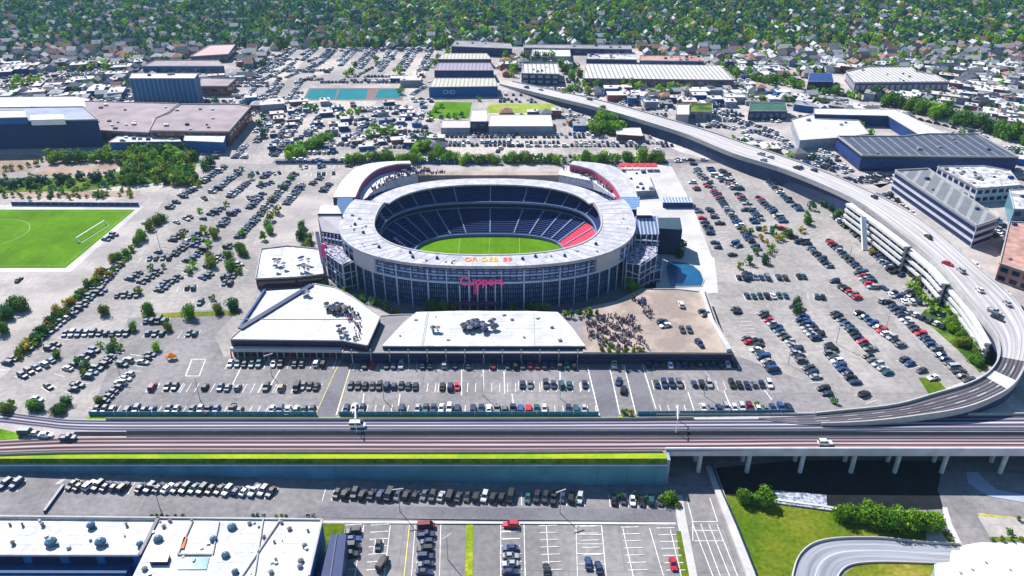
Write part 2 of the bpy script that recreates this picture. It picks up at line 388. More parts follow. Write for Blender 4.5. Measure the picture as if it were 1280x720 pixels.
# ------------------------------------------------------------------ viaduct ramp
RL = [(948, 522.4), (1000, 520.5), (1060, 515), (1120, 508), (1170, 494), (1213, 481), (1238, 466), (1250, 446), (1247, 424), (1232, 403), (1207, 372), (1172, 331), (1119, 287), (1065, 249), (984, 214), (917, 193), (850, 166), (760, 139), (700, 124), (650, 112), (625, 106)]
RR = [(948, 523.6), (1000, 530), (1080, 528), (1150, 520), (1202, 511), (1240, 497), (1266, 480), (1281, 452), (1286, 418), (1276, 390), (1256, 366), (1219, 334), (1152, 277), (1085, 240), (1010, 208), (935, 182), (872, 161), (785, 135.5), (722, 120), (668, 108.5), (640, 102.5)]
RZ = [.12, .2, .8, 1.8, 3.2, 4.8, 6, 7, 8, 9, 10, 11, 12, 11, 9.5, 8.5, 8, 7, 5, 2, .3]
ra = densify([G(x, y, z) for (x, y), z in zip(RL, RZ)]); rb = densify([G(x, y, z) for (x, y), z in zip(RR, RZ)])
vd = thing('viaduct', 'curving elevated concrete viaduct sweeping from the highway past the banded garage', 'bridge', (ra[60][0], ra[60][1], 0))
LANE_V = lane_mat('viaduct_lanes', (.42, .40, .41), (.33, .31, .32), (.52, .52, .52), 3, edge=.02)
LANE_R = lane_mat('ramp_lanes', (.12, .115, .13), (.045, .04, .055), (.5, .5, .52), 3, edge=.02)
k_ = 6 * 7
MB().strip([(p[0], p[1], p[2] + .12) for p in ra[:k_ + 1]], [(p[0], p[1], p[2] + .12) for p in rb[:k_ + 1]]).build('roadway', LANE_R, vd)
MB().strip([(p[0], p[1], p[2] + .12) for p in ra[k_:]], [(p[0], p[1], p[2] + .12) for p in rb[k_:]]).build('roadway', LANE_V, vd)
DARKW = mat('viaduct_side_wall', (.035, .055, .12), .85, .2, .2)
for side, ln, sg in (('a', ra, 1), ('b', rb, -1)):
    L = np.array(ln)[8:]; d = np.gradient(L[:, :2], axis=0); n = np.stack([-d[:, 1], d[:, 0]], 1); n /= np.linalg.norm(n, axis=1)[:, None]
    L[:, :2] += n * sg * .12
    o = L.copy(); o[:, :2] += n * sg * .45
    t0 = [(p[0], p[1], p[2] + .95) for p in L]; t1 = [(p[0], p[1], p[2] + .95) for p in o]
    low = lambda P, dz: [(p[0], p[1], max(p[2] + dz, -.05)) for p in P]
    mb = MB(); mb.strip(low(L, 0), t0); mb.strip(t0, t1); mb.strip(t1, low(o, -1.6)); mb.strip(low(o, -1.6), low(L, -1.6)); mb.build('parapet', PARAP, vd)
    gr = [(p[0], p[1], -.05) for p in L]
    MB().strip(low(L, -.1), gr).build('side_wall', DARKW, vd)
for x in (1232, 1245):
    pass
# light joint slab where the ramp meets the curve
j0, j1 = ra[6 * 5 + 4], ra[6 * 6 + 1]; j2, j3 = rb[6 * 5 + 4], rb[6 * 6 + 1]
MB().face([(p[0], p[1], p[2] + .2) for p in (j0, j2, j3, j1)]).build('expansion_joint', CONCL, vd)
# ------------------------------------------------------------------ ground sheets north of the highway
def flat(name, pts, m, lvl=1, kind='structure'): return sheet(name, GP(pts, .02 * lvl), m, kind)
flat('north_verge_grass', [(108, 520.3), (418, 520.3), (418, 523.5), (108, 523.5)], VERGE, 2, 'stuff')
flat('north_verge_grass', [(424, 520.3), (735, 520.3), (735, 523.5), (424, 523.5)], VERGE, 2, 'stuff')
flat('north_verge_grass', [(745, 520.3), (990, 517.5), (1000, 519), (745, 523)], VERGE, 2, 'stuff')
flat('parking_lot', [(-60, 520), (115, 523), (838, 521), (1000, 518), (1120, 507), (1245, 462), (1248, 420), (1100, 268), (1000, 225), (905, 196), (700, 205), (440, 205), (255, 205), (150, 330), (60, 420), (-200, 500)], ASPH2, 1)
flat('parking_lot', [(112, 520), (395, 520), (420, 462), (430, 448), (280, 446), (268, 420), (300, 386), (240, 388), (160, 398)], ASPH, 2)
flat('parking_lot', [(420, 520), (800, 520), (782, 454), (440, 454)], ASPH, 2)
flat('parking_lot', [(820, 520), (1000, 516), (1090, 507), (925, 446), (802, 453)], ASPH, 2)
flat('access_road', [(392, 521), (419.5, 521), (440, 450), (425, 450)], ASPHD, 3)
flat('access_road', [(749, 521), (773, 521), (761, 454), (734, 454)], ASPHD, 3)
flat('access_road', [(796, 521), (820, 521), (801, 454), (780, 454)], ASPHD, 3)
# left: big light diagonal avenue, pitch, dirt
flat('avenue_road', [(-200, 500), (-60, 520), (5, 470), (110, 372), (185, 278), (232, 214), (300, 150), (335, 90), (385, 40), (330, 40), (290, 90), (262, 150), (235, 205), (170, 262), (84, 338), (-200, 345)], CONC, 2)
flat('sports_field_path', [(-300, 340), (88, 340), (180, 258), (-200, 254)], CONCL, 3)
flat('sports_field_grass', [(-300, 335), (82, 335), (169, 262), (-200, 262)], PITCH_G, 4)
def ringline(name, c, r, w, m, z=.1, a0=0, a1=360):
    A, B = [], []
    for k in range(41):
        t = math.radians(a0 + (a1 - a0) * k / 40); A.append((c[0] + r * math.cos(t), c[1] + r * math.sin(t), z)); B.append((c[0] + (r + w) * math.cos(t), c[1] + (r + w) * math.sin(t), z))
    return struct(name, MB().strip(A, B), m)
FAINT = mat('worn_pitch_line', (.26, .36, .17), .8, .2, .5)
cc = G(-10, 292); ringline('field_line_markings', cc, 16, .22, FAINT)
def line_px(a, b, w=.25, z=.1, mb=None, south=False):
    g_ = (lambda p: GS(p[0], p[1], z)) if south else (lambda p: G(p[0], p[1], z))
    A, B = g_(a), g_(b); d = (B[0] - A[0], B[1] - A[1]); L = math.hypot(*d); nx, ny = -d[1] / L * w / 2, d[0] / L * w / 2
    mb.face([(A[0] - nx, A[1] - ny, A[2]), (B[0] - nx, B[1] - ny, B[2]), (B[0] + nx, B[1] + ny, B[2]), (A[0] + nx, A[1] + ny, A[2])])
mb = MB()
for a, b in (((-200, 266), (163, 264)), ((163, 264), (80, 332)), ((-200, 332), (80, 332)), ((-10, 264), (-60, 332))): line_px(a, b, .14, .1, mb)
struct('field_line_markings', mb, FAINT)
gf = thing('goal_frame', 'white goal frame standing on the green sports field', 'goal', G(115, 295))
A, B = G(97, 303), G(132, 281)
for p in (A, B): MB().bar((p[0], p[1], 0), (p[0], p[1], 2.4), .3).build('post', WHITEP, gf)
MB().bar((A[0], A[1], 2.4), (B[0], B[1], 2.4), .35).build('crossbar', WHITEP, gf)
for p in (A, B): MB().bar((p[0], p[1], 2.4), (p[0] + 2.2, p[1] - 1.0, .1), .2).build('stay', WHITEP, gf)
MB().bar((A[0] + 2.2, A[1] - 1, .15), (B[0] + 2.2, B[1] - 1, .15), .2).build('base_bar', WHITEP, gf)
flat('bare_earth_path', [(-200, 222), (0, 218), (40, 212), (62, 197), (40, 193), (-200, 193)], EARTH, 3)
flat('bare_earth_path', [(38, 219), (60, 207), (150, 200), (146, 212), (110, 222)], EARTH, 3)
flat('garden_lawn_grass', [(-200, 247), (60, 246), (165, 230), (170, 208), (120, 222), (-200, 224)], SHRUBG, 3, 'stuff')
flat('bare_earth_path', [(-100, 248), (170, 246), (175, 238), (30, 240)], EARTH, 4)
flat('garden_lawn_grass', [(150, 232), (240, 225), (250, 190), (150, 190)], SHRUBG, 3, 'stuff')
# plaza around the stadium
flat('plaza_pavement', [(790, 330), (893, 322), (898, 366), (800, 372)], CONCL, 4)
flat('plaza_pavement', [(780, 205), (838, 205), (868, 262), (893, 330), (780, 330)], CONCL, 3)
flat('plaza_pavement', [(372, 345), (340, 340), (312, 312), (345, 255), (395, 240), (430, 205), (470, 200), (470, 300), (430, 345)], CONC, 3)
flat('plaza_pavement', [(445, 200), (780, 200), (790, 235), (440, 240)], CONC, 2)
flat('stadium_forecourt_pavement', [(392, 352), (820, 352), (820, 372), (700, 396), (500, 396), (430, 372)], ASPHD, 4)
# light areas (bare roofs at ground level, works yards)
flat('gravel_yard_pavement', [(790, 160), (850, 190), (905, 205), (870, 175), (810, 150), (770, 143)], CONCL, 2)
flat('gravel_yard_pavement', [(855, 185), (1010, 195), (1060, 215), (1100, 235), (1120, 226), (1040, 180), (1000, 172), (990, 150), (800, 146)], CONC, 2)
flat('concrete_path', [(1120, 330), (1290, 520), (1400, 520), (1400, 300), (1240, 300), (1120, 228), (1075, 232)], CONC, 2)
# rail corridor
struct('railway_path', MB().strip(densify([G(*p, .08) for p in ((900, 97), (960, 112), (1050, 128), (1150, 150), (1220, 175), (1290, 205))]), densify([G(*p, .08) for p in ((910, 93), (975, 106), (1060, 122), (1170, 143), (1240, 165), (1310, 192))])), CONC)
SUBG = two_tone('suburb_undergrowth', (.012, .04, .035), (.05, .085, .06), scale=.03, fine=.35, fscale=.25)
tag(MB().face([(-6000, 745, .012), (6000, 745, .012), (6000, 8900, .012), (-6000, 8900, .012)]).build('undergrowth', SUBG), kind='stuff')
# teal courts
tcx = [(381, 124, 388, 111, 422, 111, 418, 124), (420, 124, 425, 111, 460, 111, 457, 124), (468, 123, 474, 111, 504, 111, 500, 123)]
for q in tcx:
    pass
flat('court_pavement', [(378, 125.5), (386, 110), (507, 110), (503, 125.5)], mat('terracotta_surround', (.17, .12, .12), .9, .2, .1), 3)
for q in tcx: flat('sports_court_floor', [(q[i], q[i + 1]) for i in (0, 2, 4, 6)], TEAL, 5)
# green courts centre
flat('green_court_grass', [(606, 141), (696, 141), (692, 130), (612, 130)], two_tone('yellow_green_court', (.17, .25, .03), (.30, .32, .06), scale=.1, fine=.2), 4, 'stuff')
flat('garden_lawn_grass', [(534, 148), (586, 148), (590, 128), (545, 127)], PITCH_G, 4, 'stuff')
flat('garden_lawn_grass', [(1168, 372), (1140, 345), (1150, 350), (1213, 402), (1247, 432), (1246, 452), (1225, 466), (1200, 440), (1150, 395)], SHRUBG, 4, 'stuff')
flat('traffic_island_grass', [(1148, 472), (1170, 472), (1186, 490), (1163, 496)], LAWN, 5, 'stuff')
flat('wedge_lawn_grass', [(-60, 530), (0, 536), (27, 542), (28, 548), (0, 550), (-60, 552)], two_tone('median_grass', (.05, .14, .004), (.12, .25, .01), scale=.1), 6, 'stuff')
flat('traffic_island_grass', [(176, 392), (300, 388), (300, 393), (178, 398)], LAWN, 5, 'stuff')
# avenue in the far city
for pts in ([(395, 60), (418, 60), (300, 205), (262, 205)], [(548, 60), (560, 60), (535, 125), (515, 125)], [(480, 115), (495, 115), (440, 200), (415, 200)]):
    flat('city_road', pts, ASPH2, 2)
flat('city_road', [(140, 95), (215, 70), (230, 74), (150, 104), (100, 130), (60, 130)], CONCL, 3)
flat('city_road', [(-200, 126), (420, 128), (420, 132), (-200, 131)], CONC, 4)
flat('cross_road', [(345, 199), (905, 199), (915, 204), (340, 204)], ASPHD, 4)
# ------------------------------------------------------------------ south of the highway
def flatS(name, pts, m, dz=.02, kind='structure'): return sheet(name, [GS(x, y, dz) for x, y in pts], m, kind)
flatS('pavement', [(-80, 594), (85, 597), (75, 605), (-80, 605)], CONCL, .03)
flatS('road_south', [(-100, 626), (842, 637), (845, 652), (-100, 642)], ASPHD, .03)
flatS('pavement', [(395, 650.5), (845, 653), (845, 655.5), (395, 654)], CONCL, .06)
flatS('garden_lawn_grass', [(402, 654), (431, 654), (427, 700), (402, 700)], LAWN, .08, 'stuff')
flatS('grass_strip', [(583, 655), (591.5, 655), (590, 800), (579, 800)], two_tone('yellowed_strip', (.16, .22, .01), (.32, .33, .03), scale=.2), .1, 'stuff')
flatS('grass_strip', [(845, 664), (851, 664), (862, 722), (866, 790), (853, 790), (852, 722)], LAWN, .1, 'stuff')
flatS('access_road', [(852, 585), (886, 585), (903, 640), (937, 740), (960, 830), (880, 830), (870, 720), (850, 650)], ASPH, .05)
flatS('pavement', [(842, 619), (853, 619), (858, 650), (872, 722), (880, 790), (866, 790), (861, 722), (847, 655)], CONCL, .09)
rw = thing('flood_wall', 'wide pale concrete wall running beside the lane road and the lawn', 'wall', GS(915, 670))
def wall_px(pts, w_, h, dz0=-.5):
    a = [GS(*p) for p in pts]; mb = MB()
    for p, q in zip(a[:-1], a[1:]):
        mb.strip([(p[0] - w_ / 2, p[1], p[2] + dz0), (p[0] - w_ / 2, p[1], p[2] + h), (p[0] + w_ / 2, p[1], p[2] + h), (p[0] + w_ / 2, p[1], p[2] + dz0)],
                 [(q[0] - w_ / 2, q[1], q[2] + dz0), (q[0] - w_ / 2, q[1], q[2] + h), (q[0] + w_ / 2, q[1], q[2] + h), (q[0] + w_ / 2, q[1], q[2] + dz0)])
    return mb
wall_px([(887, 585), (899, 618), (915, 660), (937, 718), (960, 790)], 2.6, 1.1).build('wall_body', CONCL, rw)
wall_px([(889.5, 585), (901.8, 618), (920, 660), (943, 718), (966, 790)], .4, 1.5).build('fence_rail', NAVYD, rw)
flatS('riverbank_lawn', [(904, 618), (967, 629), (1035, 637), (1175, 640), (1178, 682), (1100, 674), (1035, 675), (1005, 688), (985, 740), (975, 830), (950, 830), (940, 715)], LAWN, .06, 'structure')
flatS('underpass_ground', [(893, 585), (904, 618), (967, 631), (1040, 638), (1160, 637), (1180, 636), (1172, 612), (1176, 592), (1184, 576), (1000, 575)], mat('shade_dark_ground', (.008, .010, .013), .9, .4, .3), .05)  # near-black ground colour stands in for the bridge's longer cast shadow
RAMPM = lane_mat('loop_lanes', (.27, .28, .32), (.22, .23, .27), (.6, .6, .62), 2, dash=False, edge=.012)
lo = [(1200, 681), (1150, 678), (1095, 673), (1035, 675), (1005, 688), (991, 718), (985, 790)]
li = [(1200, 706), (1150, 704), (1098, 703), (1065, 706), (1050, 716), (1045, 735), (1042, 800)]
lo3 = densify([GS(*p, .12) for p in lo]); li3 = densify([GS(*p, .12) for p in li])
struct('loop_road', MB().strip(lo3, li3), RAMPM)
barrier('kerb_barrier', 'pale kerb wall around the outside of the loop road by the lawn', lo3, CONCL, .7, .5)
barrier('kerb_barrier', 'pale kerb wall around the inside of the loop road', li3, CONCL, .5, .5)
flatS('loop_lawn', [(1200, 707), (1150, 705), (1098, 704), (1068, 708), (1055, 718), (1048, 740), (1046, 800), (1200, 800)], LAWN, .08)
flatS('underpass_road', [(1178, 575), (1215, 575), (1225, 610), (1224, 650), (1236, 684), (1202, 684), (1180, 640), (1175, 620)], ASPH, .07)
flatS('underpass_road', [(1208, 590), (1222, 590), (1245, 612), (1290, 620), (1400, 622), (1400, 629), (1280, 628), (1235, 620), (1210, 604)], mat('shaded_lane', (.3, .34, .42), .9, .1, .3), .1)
flatS('pavement', [(1178, 634), (1184, 634), (1190, 655), (1203, 681), (1196, 681), (1180, 650)], CONCL, .12)
flatS('plaza_pavement', [(1222, 645), (1400, 655), (1400, 672), (1238, 672)], CONC, .08)
flatS('traffic_island_grass', [(1222, 641), (1275, 647), (1275, 650), (1224, 645)], two_tone('dry_grass', (.3, .25, .06), (.4, .35, .1), scale=.3), .1, 'stuff')
flatS('traffic_island_grass', [(1236, 671), (1300, 671), (1300, 676), (1240, 676)], SHRUBG, .1, 'stuff')
flatS('south_road', [(1225, 678), (1400, 680), (1400, 730), (1190, 730), (1190, 684)], RAMPM, .1)
flatS('pavement', [(1158, 661), (1180, 661), (1195, 681), (1158, 680)], CONC, .1)
flatS('traffic_island_grass', [(1176, 664), (1184, 664), (1195, 680), (1188, 681)], LAWN, .13, 'stuff')
# ------------------------------------------------------------------ stadium
SC = (-10.5, 324.3)
def se(a, b, t, n=2.5, c=SC):
    ct, st = math.cos(t), math.sin(t)
    return (c[0] + a * math.copysign(abs(ct) ** (2 / n), ct), c[1] + b * math.copysign(abs(st) ** (2 / n), st))
def ring(a, b, z, N=120, n=2.5, c=SC, t0=0, t1=2 * math.pi):
    return [(*se(a, b, t0 + (t1 - t0) * k / N, n, c), z) for k in range(N + (abs(t1 - t0) < 6.28))]
ST = thing('stadium', 'huge oval football stadium with a white ring roof, navy facade and green pitch', 'stadium', (SC[0], SC[1], 0))
FAC = grid_mat('stadium_facade_panels', (.015, .035, .10), (.16, .26, .52), .9, 2.2, .3)
FACU = grid_mat('stadium_upper_glazing', (.03, .06, .17), (.30, .40, .62), 2.6, 1.5, .35)
RIB = mat('facade_rib', (.40, .47, .62), .6, .15, .5)
SEAT = mat('navy_seats', (.006, .022, .11), .7, .2, .6, fine=.2)
SEATR = mat('red_seats', (.62, .05, .10), .7, .12, .6, fine=.15)
AISLE = mat('stair_concrete', (.16, .23, .38), .8, .1)
ROOFM = two_tone('stadium_roof_membrane', (.33, .33, .37), (.44, .43, .46), scale=.2, fine=.12, fscale=.9, panels=(7, 5, .06, .04, .85))
EA, EB = 63.2, 47.6
def tri(t): return t
m = MB(); m.strip(ring(EA - 1, EB - 1, -.1), ring(EA - 1, EB - 1, 12.2), closed=True)
f_ = m.f[:]; m.uv = {i: [(u[0], u[1] * 12) for u in m.uv[i]] for i in m.uv}; m.f = [t[::-1] for t in m.f]; m.uv = {i: m.uv[i][::-1] for i in m.uv}
m.build('facade_wall', FAC, ST)
m = MB(); m.strip(ring(EA - .4, EB - .4, 13.0), ring(EA + .1, EB + .1, 18.2), closed=True)
m.uv = {i: [(u[0], u[1] * 5.2) for u in m.uv[i]][::-1] for i in m.uv}; m.f = [t[::-1] for t in m.f]
m.build('upper_glazing', FACU, ST)
def tube_ring(a0, b0, a1, b1, z0, z1, N=120, t0=0, t1=2 * math.pi, n=2.5):
    cl = abs(t1 - t0) > 6.28
    mb = MB(); R = [ring(a1, b1, z0, N, n, t0=t0, t1=t1), ring(a1, b1, z1, N, n, t0=t0, t1=t1), ring(a0, b0, z1, N, n, t0=t0, t1=t1), ring(a0, b0, z0, N, n, t0=t0, t1=t1)]
    for i in range(4): mb.strip(R[(i + 1) % 4], R[i], closed=cl)
    if not cl:
        mb.face([r[0] for r in R]); mb.face([r[-1] for r in R][::-1])
    return mb
tube_ring(EA - 2, EB - 2, EA + .7, EB + .7, 12.2, 13.0).build('ledge_band', RIB, ST)
tube_ring(EA - 1.2, EB - 1.2, EA + .45, EB + .45, 15.6, 15.95).build('ledge_band', RIB, ST)
for k in range(56):
    t = 2 * math.pi * (k + .5) / 56
    if .25 < t < 2.9: continue
    x, y = se(EA - .7, EB - .7, t); q = se(EA + .5, EB + .5, t)
    m = MB(); m.bar((q[0], q[1], 0), (q[0], q[1], 18.2), .55 if k % 2 else .35, .7); m.build('facade_rib', RIB, ST)
# solid parapet shoulders at both front corners
for a0, a1 in ((3.75, 4.02), (5.40, 5.68)):
    tube_ring(EA - .3, EB - .3, EA + .9, EB + .9, 13.0, 19.4, 10, a0, a1).build('corner_panel', mat('pale_corner_panel', (.42, .40, .44), .8, .08), ST)
# roof: near part wide, far part narrow and 1.2 m lower, meeting in steps at both sides
IA, IB = 49.6, 38.7
tube_ring(IA, IB, EA + 1.2, EB + .6, 18.9, 20.2, 90, math.pi - .30, 2 * math.pi + .30).build('near_roof', ROOFM, ST)
tube_ring(IA - 1.5, IB + .2, EA - 6, EB - .8, 18.4, 19.2, 90, .33, math.pi - .33).build('far_roof', ROOFM, ST)
for i in range(44):     # roof seams
    t = math.pi - .28 + (math.pi + .56) * i / 43
    a, b = se(IA + .5, IB + .5, t), se(EA + .6, EB + .1, t)
    MB().bar((a[0], a[1], 20.23), (b[0], b[1], 20.23), .16, .1).build('roof_seam', mat('seam_grey', (.30, .31, .36), .7, .1), ST)
tube_ring(IA - .15, IB - .15, IA + .5, IB + .5, 18.6, 20.5, 90, math.pi - .30, 2 * math.pi + .30).build('roof_edge_beam', PARAP, ST)
for t, r in ((3.5, .4), (3.9, .5), (4.2, .3), (4.28, .62), (4.45, .5), (4.9, .5), (5.0, .35), (5.2, .6), (5.6, .4), (3.3, .6)):
    p = se(IA + (EA - IA) * r, IB + (EB - IB) * r, t)
    MB().cyl(p[0], p[1], 20.2, .7, 1.0, 10, .5).build('roof_vent', NAVY, ST)
# stands
def stand(name, a0, b0, z0, a1, b1, z1, rows, t0, t1, m_, N=120):
    mb = MB(); pts = []
    for r in range(rows):
        f0, f1 = r / rows, (r + 1) / rows; z = z0 + (z1 - z0) * f1; zp = z0 + (z1 - z0) * f0
        A = ring(a0 + (a1 - a0) * f0, b0 + (b1 - b0) * f0, zp, N, 2.7, t0=t0, t1=t1); B = ring(a0 + (a1 - a0) * f0, b0 + (b1 - b0) * f0, z, N, 2.7, t0=t0, t1=t1); C = ring(a0 + (a1 - a0) * f1, b0 + (b1 - b0) * f1, z, N, 2.7, t0=t0, t1=t1)
        cl = abs(t1 - t0) > 6.28
        mb.strip(A, B, closed=cl); mb.strip(B, C, closed=cl)
    return mb.build(name, m_, ST)
T0, T1 = -.62, .42
stand('lower_stand', 34.5, 21, 1.2, 49, 35, 8.5, 14, T1, 2 * math.pi + T0, SEAT)
stand('red_lower_stand', 34.5, 21, 1.2, 49, 35, 8.5, 14, T0, T1, SEATR, 30)
stand('upper_stand', 48.5, 33.6, 12.0, 56.5, 42.5, 18.3, 12, 0, 2 * math.pi, SEAT)
m = tube_ring(49, 35, 50, 36, 8.4, 12.1, n=2.7); m.build('concourse_wall', mat('dark_suites', (.012, .018, .05), .4, .2, .3), ST)
tube_ring(48.2, 33.3, 48.6, 33.7, 11.4, 12.5, n=2.7).build('upper_rail', AISLE, ST)
tube_ring(48.7, 34.7, 49.1, 35.1, 8.3, 8.9, n=2.7).build('concourse_rail', AISLE, ST)
tube_ring(34.0, 20.5, 34.5, 21, 0, 1.5, n=2.7).build('pitch_wall', AISLE, ST)
for k in range(28):
    t = 2 * math.pi * k / 28
    a, b = se(34.7, 21.2, t, 2.7), se(48.9, 34.9, t, 2.7)
    m = MB(); m.bar((a[0], a[1], 1.75), (b[0], b[1], 8.95), .6, .3); m.build('aisle_stair', AISLE, ST)
    a, b = se(48.8, 33.9, t, 2.7), se(56.3, 42.3, t, 2.7)
    if k % 2 == 0 or .3 < t < 2.8:
        m = MB(); m.bar((a[0], a[1], 12.7), (b[0], b[1], 18.7), .5, .3); m.build('aisle_stair', AISLE, ST)
m = MB(); m.face([(x, y, .08) for x, y, _ in ring(34.2, 20.7, 0, 80, 2.7)]); m.build('playing_field', PITCH_G, ST)
m = MB()
for k in (-1, 0, 1):
    x = SC[0] + k * 14; m.face([(x - .08, SC[1] - 19, .11), (x + .08, SC[1] - 19, .11), (x + .08, SC[1] + 19, .11), (x - .08, SC[1] + 19, .11)])
m.build('yard_lines', mat('worn_pitch_line', (.26, .36, .17), .8, .2, .5), ST)
# rear canopy wings
def wing(name, out, inn, z, label_m, fas_m, terrace=True):
    o = densify([G(*p, z) for p in out]); i = densify([G(*p, z) for p in inn])
    n = min(len(o), len(i)); o, i = o[:n], i[:n]
    mb = MB(); dn = lambda L, d: [(p[0], p[1], p[2] - d) for p in L]
    mb.strip(o, i); mb.strip(dn(i, .7), dn(o, .7)); mb.strip(dn(o, .7), o); mb.strip(i, dn(i, .7)); mb.face([o[0], i[0], dn(i, .7)[0], dn(o, .7)[0]]); mb.face([o[-1], i[-1], dn(i, .7)[-1], dn(o, .7)[-1]])
    mb.build(name, label_m, ST)
    MB().strip(dn(i, .7), dn(i, 5.5)).build('wing_fascia', fas_m, ST)
    MB().strip(dn(o, .7), [(p[0], p[1], 0) for p in o]).build('wing_rear_wall', WALLC, ST)
CREAM = mat('cream_canopy', (.55, .50, .47), .8, .08, .2)
wing('left_canopy_wing', [(416, 246), (429, 224), (449, 208), (476, 202.5), (512, 201)], [(444, 246), (454, 226), (471, 211.5), (494, 205), (514, 204)], 15, CREAM, mat('plum_fascia', (.22, .05, .16), .6, .1), True)
wing('right_canopy_wing', [(797, 246), (791, 228), (777, 214), (755, 205), (717, 201)], [(776, 246), (765, 230), (744, 214), (727, 208), (712, 205)], 15, ROOFM, mat('red_fascia', (.50, .07, .16), .6, .1), True)
TERR = two_tone('speckled_terrace', (.45, .46, .52), (.62, .62, .66), scale=.6, fine=.2)
def poly_build(name, pts, z, m_, parent, z0=None, mside=None):
    P = [G(x, y, z) for x, y in pts]
    mb = MB(); mb.prism(P, z - 1 if z0 is None else z0, z, 1 if mside else 0, 0)
    return mb.build(name, [m_, mside] if mside else [m_], parent)
poly_build('rear_terrace', [(448, 246), (458, 228), (474, 214), (494, 207), (514, 206), (522, 216), (490, 224), (462, 242), (455, 252)], 11, TERR, ST, 0)
poly_build('rear_terrace', [(773, 246), (762, 230), (744, 217), (727, 210), (712, 208), (700, 212), (698, 218), (740, 226), (768, 246)], 11, TERR, ST, 0)
poly_build('rear_deck', [(520, 214), (700, 214), (700, 219), (520, 219)], 9, TAN, ST, 0)
# left ramp tower
TW = grid_mat('ramp_tower_lattice', (.035, .03, .07), (.34, .34, .46), .8, 1.4, .42)
PINK = mat('pink_sign_red', (.75, .08, .25), .5, .05)
PINKE = mat('lit_pink_sign', (.65, .05, .24), .5, 0)
PINKE.node_tree.nodes['Principled BSDF'].inputs['Emission Color'].default_value = (.9, .07, .25, 1); PINKE.node_tree.nodes['Principled BSDF'].inputs['Emission Strength'].default_value = .12
def tower(roofpx, z, mats_, name, z0=0):
    P = [G(x, y, z) for x, y in roofpx]; mb = MB(); mb.prism(P, z0, z, 0, 1); return mb.build(name, mats_, ST)
tower([(397, 267), (427, 267), (422, 257), (401, 257)], 22, [TW, WHITE], 'left_tower')
P = [G(397, 267.5, 21.5), G(426, 267.5, 21.5), G(432, 294, 17), G(402, 289, 17)]
mb = MB(); mb.face(P); b4 = [(p[0], p[1], 0) for p in P]
for i in range(4):
    j = (i + 1) % 4; l = math.dist(P[i], P[j]); mb.face([b4[i], b4[j], P[j], P[i]], 1, [(0, 0), (l, 0), (l, P[j][2]), (0, P[i][2])])
mb.build('left_tower_front', [mat('pale_sloping_roof', (.45, .42, .46), .8, .1), TW], ST)
tower([(420, 268), (442, 266), (441, 247), (422, 247)], 19, [BLUEC, mat('blue_roof', (.03, .09, .2), .5, .1)], 'left_link_block')
for k in range(6):      # white slanted fins and lattice posts
    a = G(394 + k * .6, 288 + k * 3, 17 - k); 
p0, p1 = G(396, 290, 16), G(407, 345, .5)
MB().bar(p0, p1, 1.6, 1.2).build('tower_fin', mat('pinkish_fin', (.5, .42, .5), .7, .1), ST)
for i, (x, y) in enumerate([(405, 310)]):
    p = G(x, y, 12); MB().bar((p[0], p[1] - 1.2, 8.5), (p[0] + .5, p[1] - 1.2, 14.5), 2.4, .5).build('tower_sign', PINK, ST)
for k in range(7):
    a = G(404 + k * 4.6, 291 + k * .6, 17); MB().bar((a[0], a[1] - .6, 0), (a[0], a[1] - .6, 17), .35).build('tower_post', RIB, ST)
for k in range(5):
    a, b = G(403, 291, 17), G(433, 295, 17); z = 2.5 + k * 3.2
    MB().bar((a[0], a[1] - .9, z), (b[0], b[1] - .9, z + (.8 if k % 2 else -.8)), .5).build('tower_ramp_slab', RIB, ST)
def lattice(name, px, z, n, m_top):
    P = [G(x, y, z) for x, y in px]; mb = MB(); mb.prism(P, 0, z, 0, 1); mb.build(name, [TW, m_top], ST)
    a = sum(P[i - 1][0] * P[i][1] - P[i][0] * P[i - 1][1] for i in range(len(P)))
    if a < 0: P = P[::-1]
    for i in range(len(P)):
        p, q = P[i], P[(i + 1) % len(P)]; d = np.array([q[0] - p[0], q[1] - p[1]]); l = np.linalg.norm(d); nn = np.array([d[1], -d[0]]) / l
        if nn[1] > .3: continue
        k = max(2, int(l / 3))
        for j in range(k + 1):
            c = np.array(p[:2]) + d * j / k + nn * .3; MB().bar((c[0], c[1], 0), (c[0], c[1], z), .32).build('tower_post', RIB, ST)
        for j in range(n):
            zz = z * (j + .7) / n; A = np.array(p[:2]) + nn * .35; B = np.array(q[:2]) + nn * .35; e = .9 if j % 2 else -.9
            MB().bar((A[0], A[1], zz), (B[0], B[1], zz + e), .35).build('tower_ramp_slab', RIB, ST)
DECKT = two_tone('tower_top_deck', (.06, .05, .10), (.42, .42, .50), scale=.7, fine=.4, fscale=2)
lattice('left_ramp_frame', [(404, 290), (428, 292), (440, 305), (446, 324), (428, 330), (408, 314)], 13, 4, DECKT)
lattice('left_ramp_annex', [(414, 322), (430, 328), (440, 340), (420, 340)], 7, 2, DECKT)
lattice('right_ramp_frame', [(790, 294), (822, 293), (820, 318), (800, 330), (784, 326), (788, 305)], 13, 4, DECKT)
lattice('right_ramp_annex', [(806, 330), (828, 322), (826, 336), (800, 342)], 6, 2, DECKT)
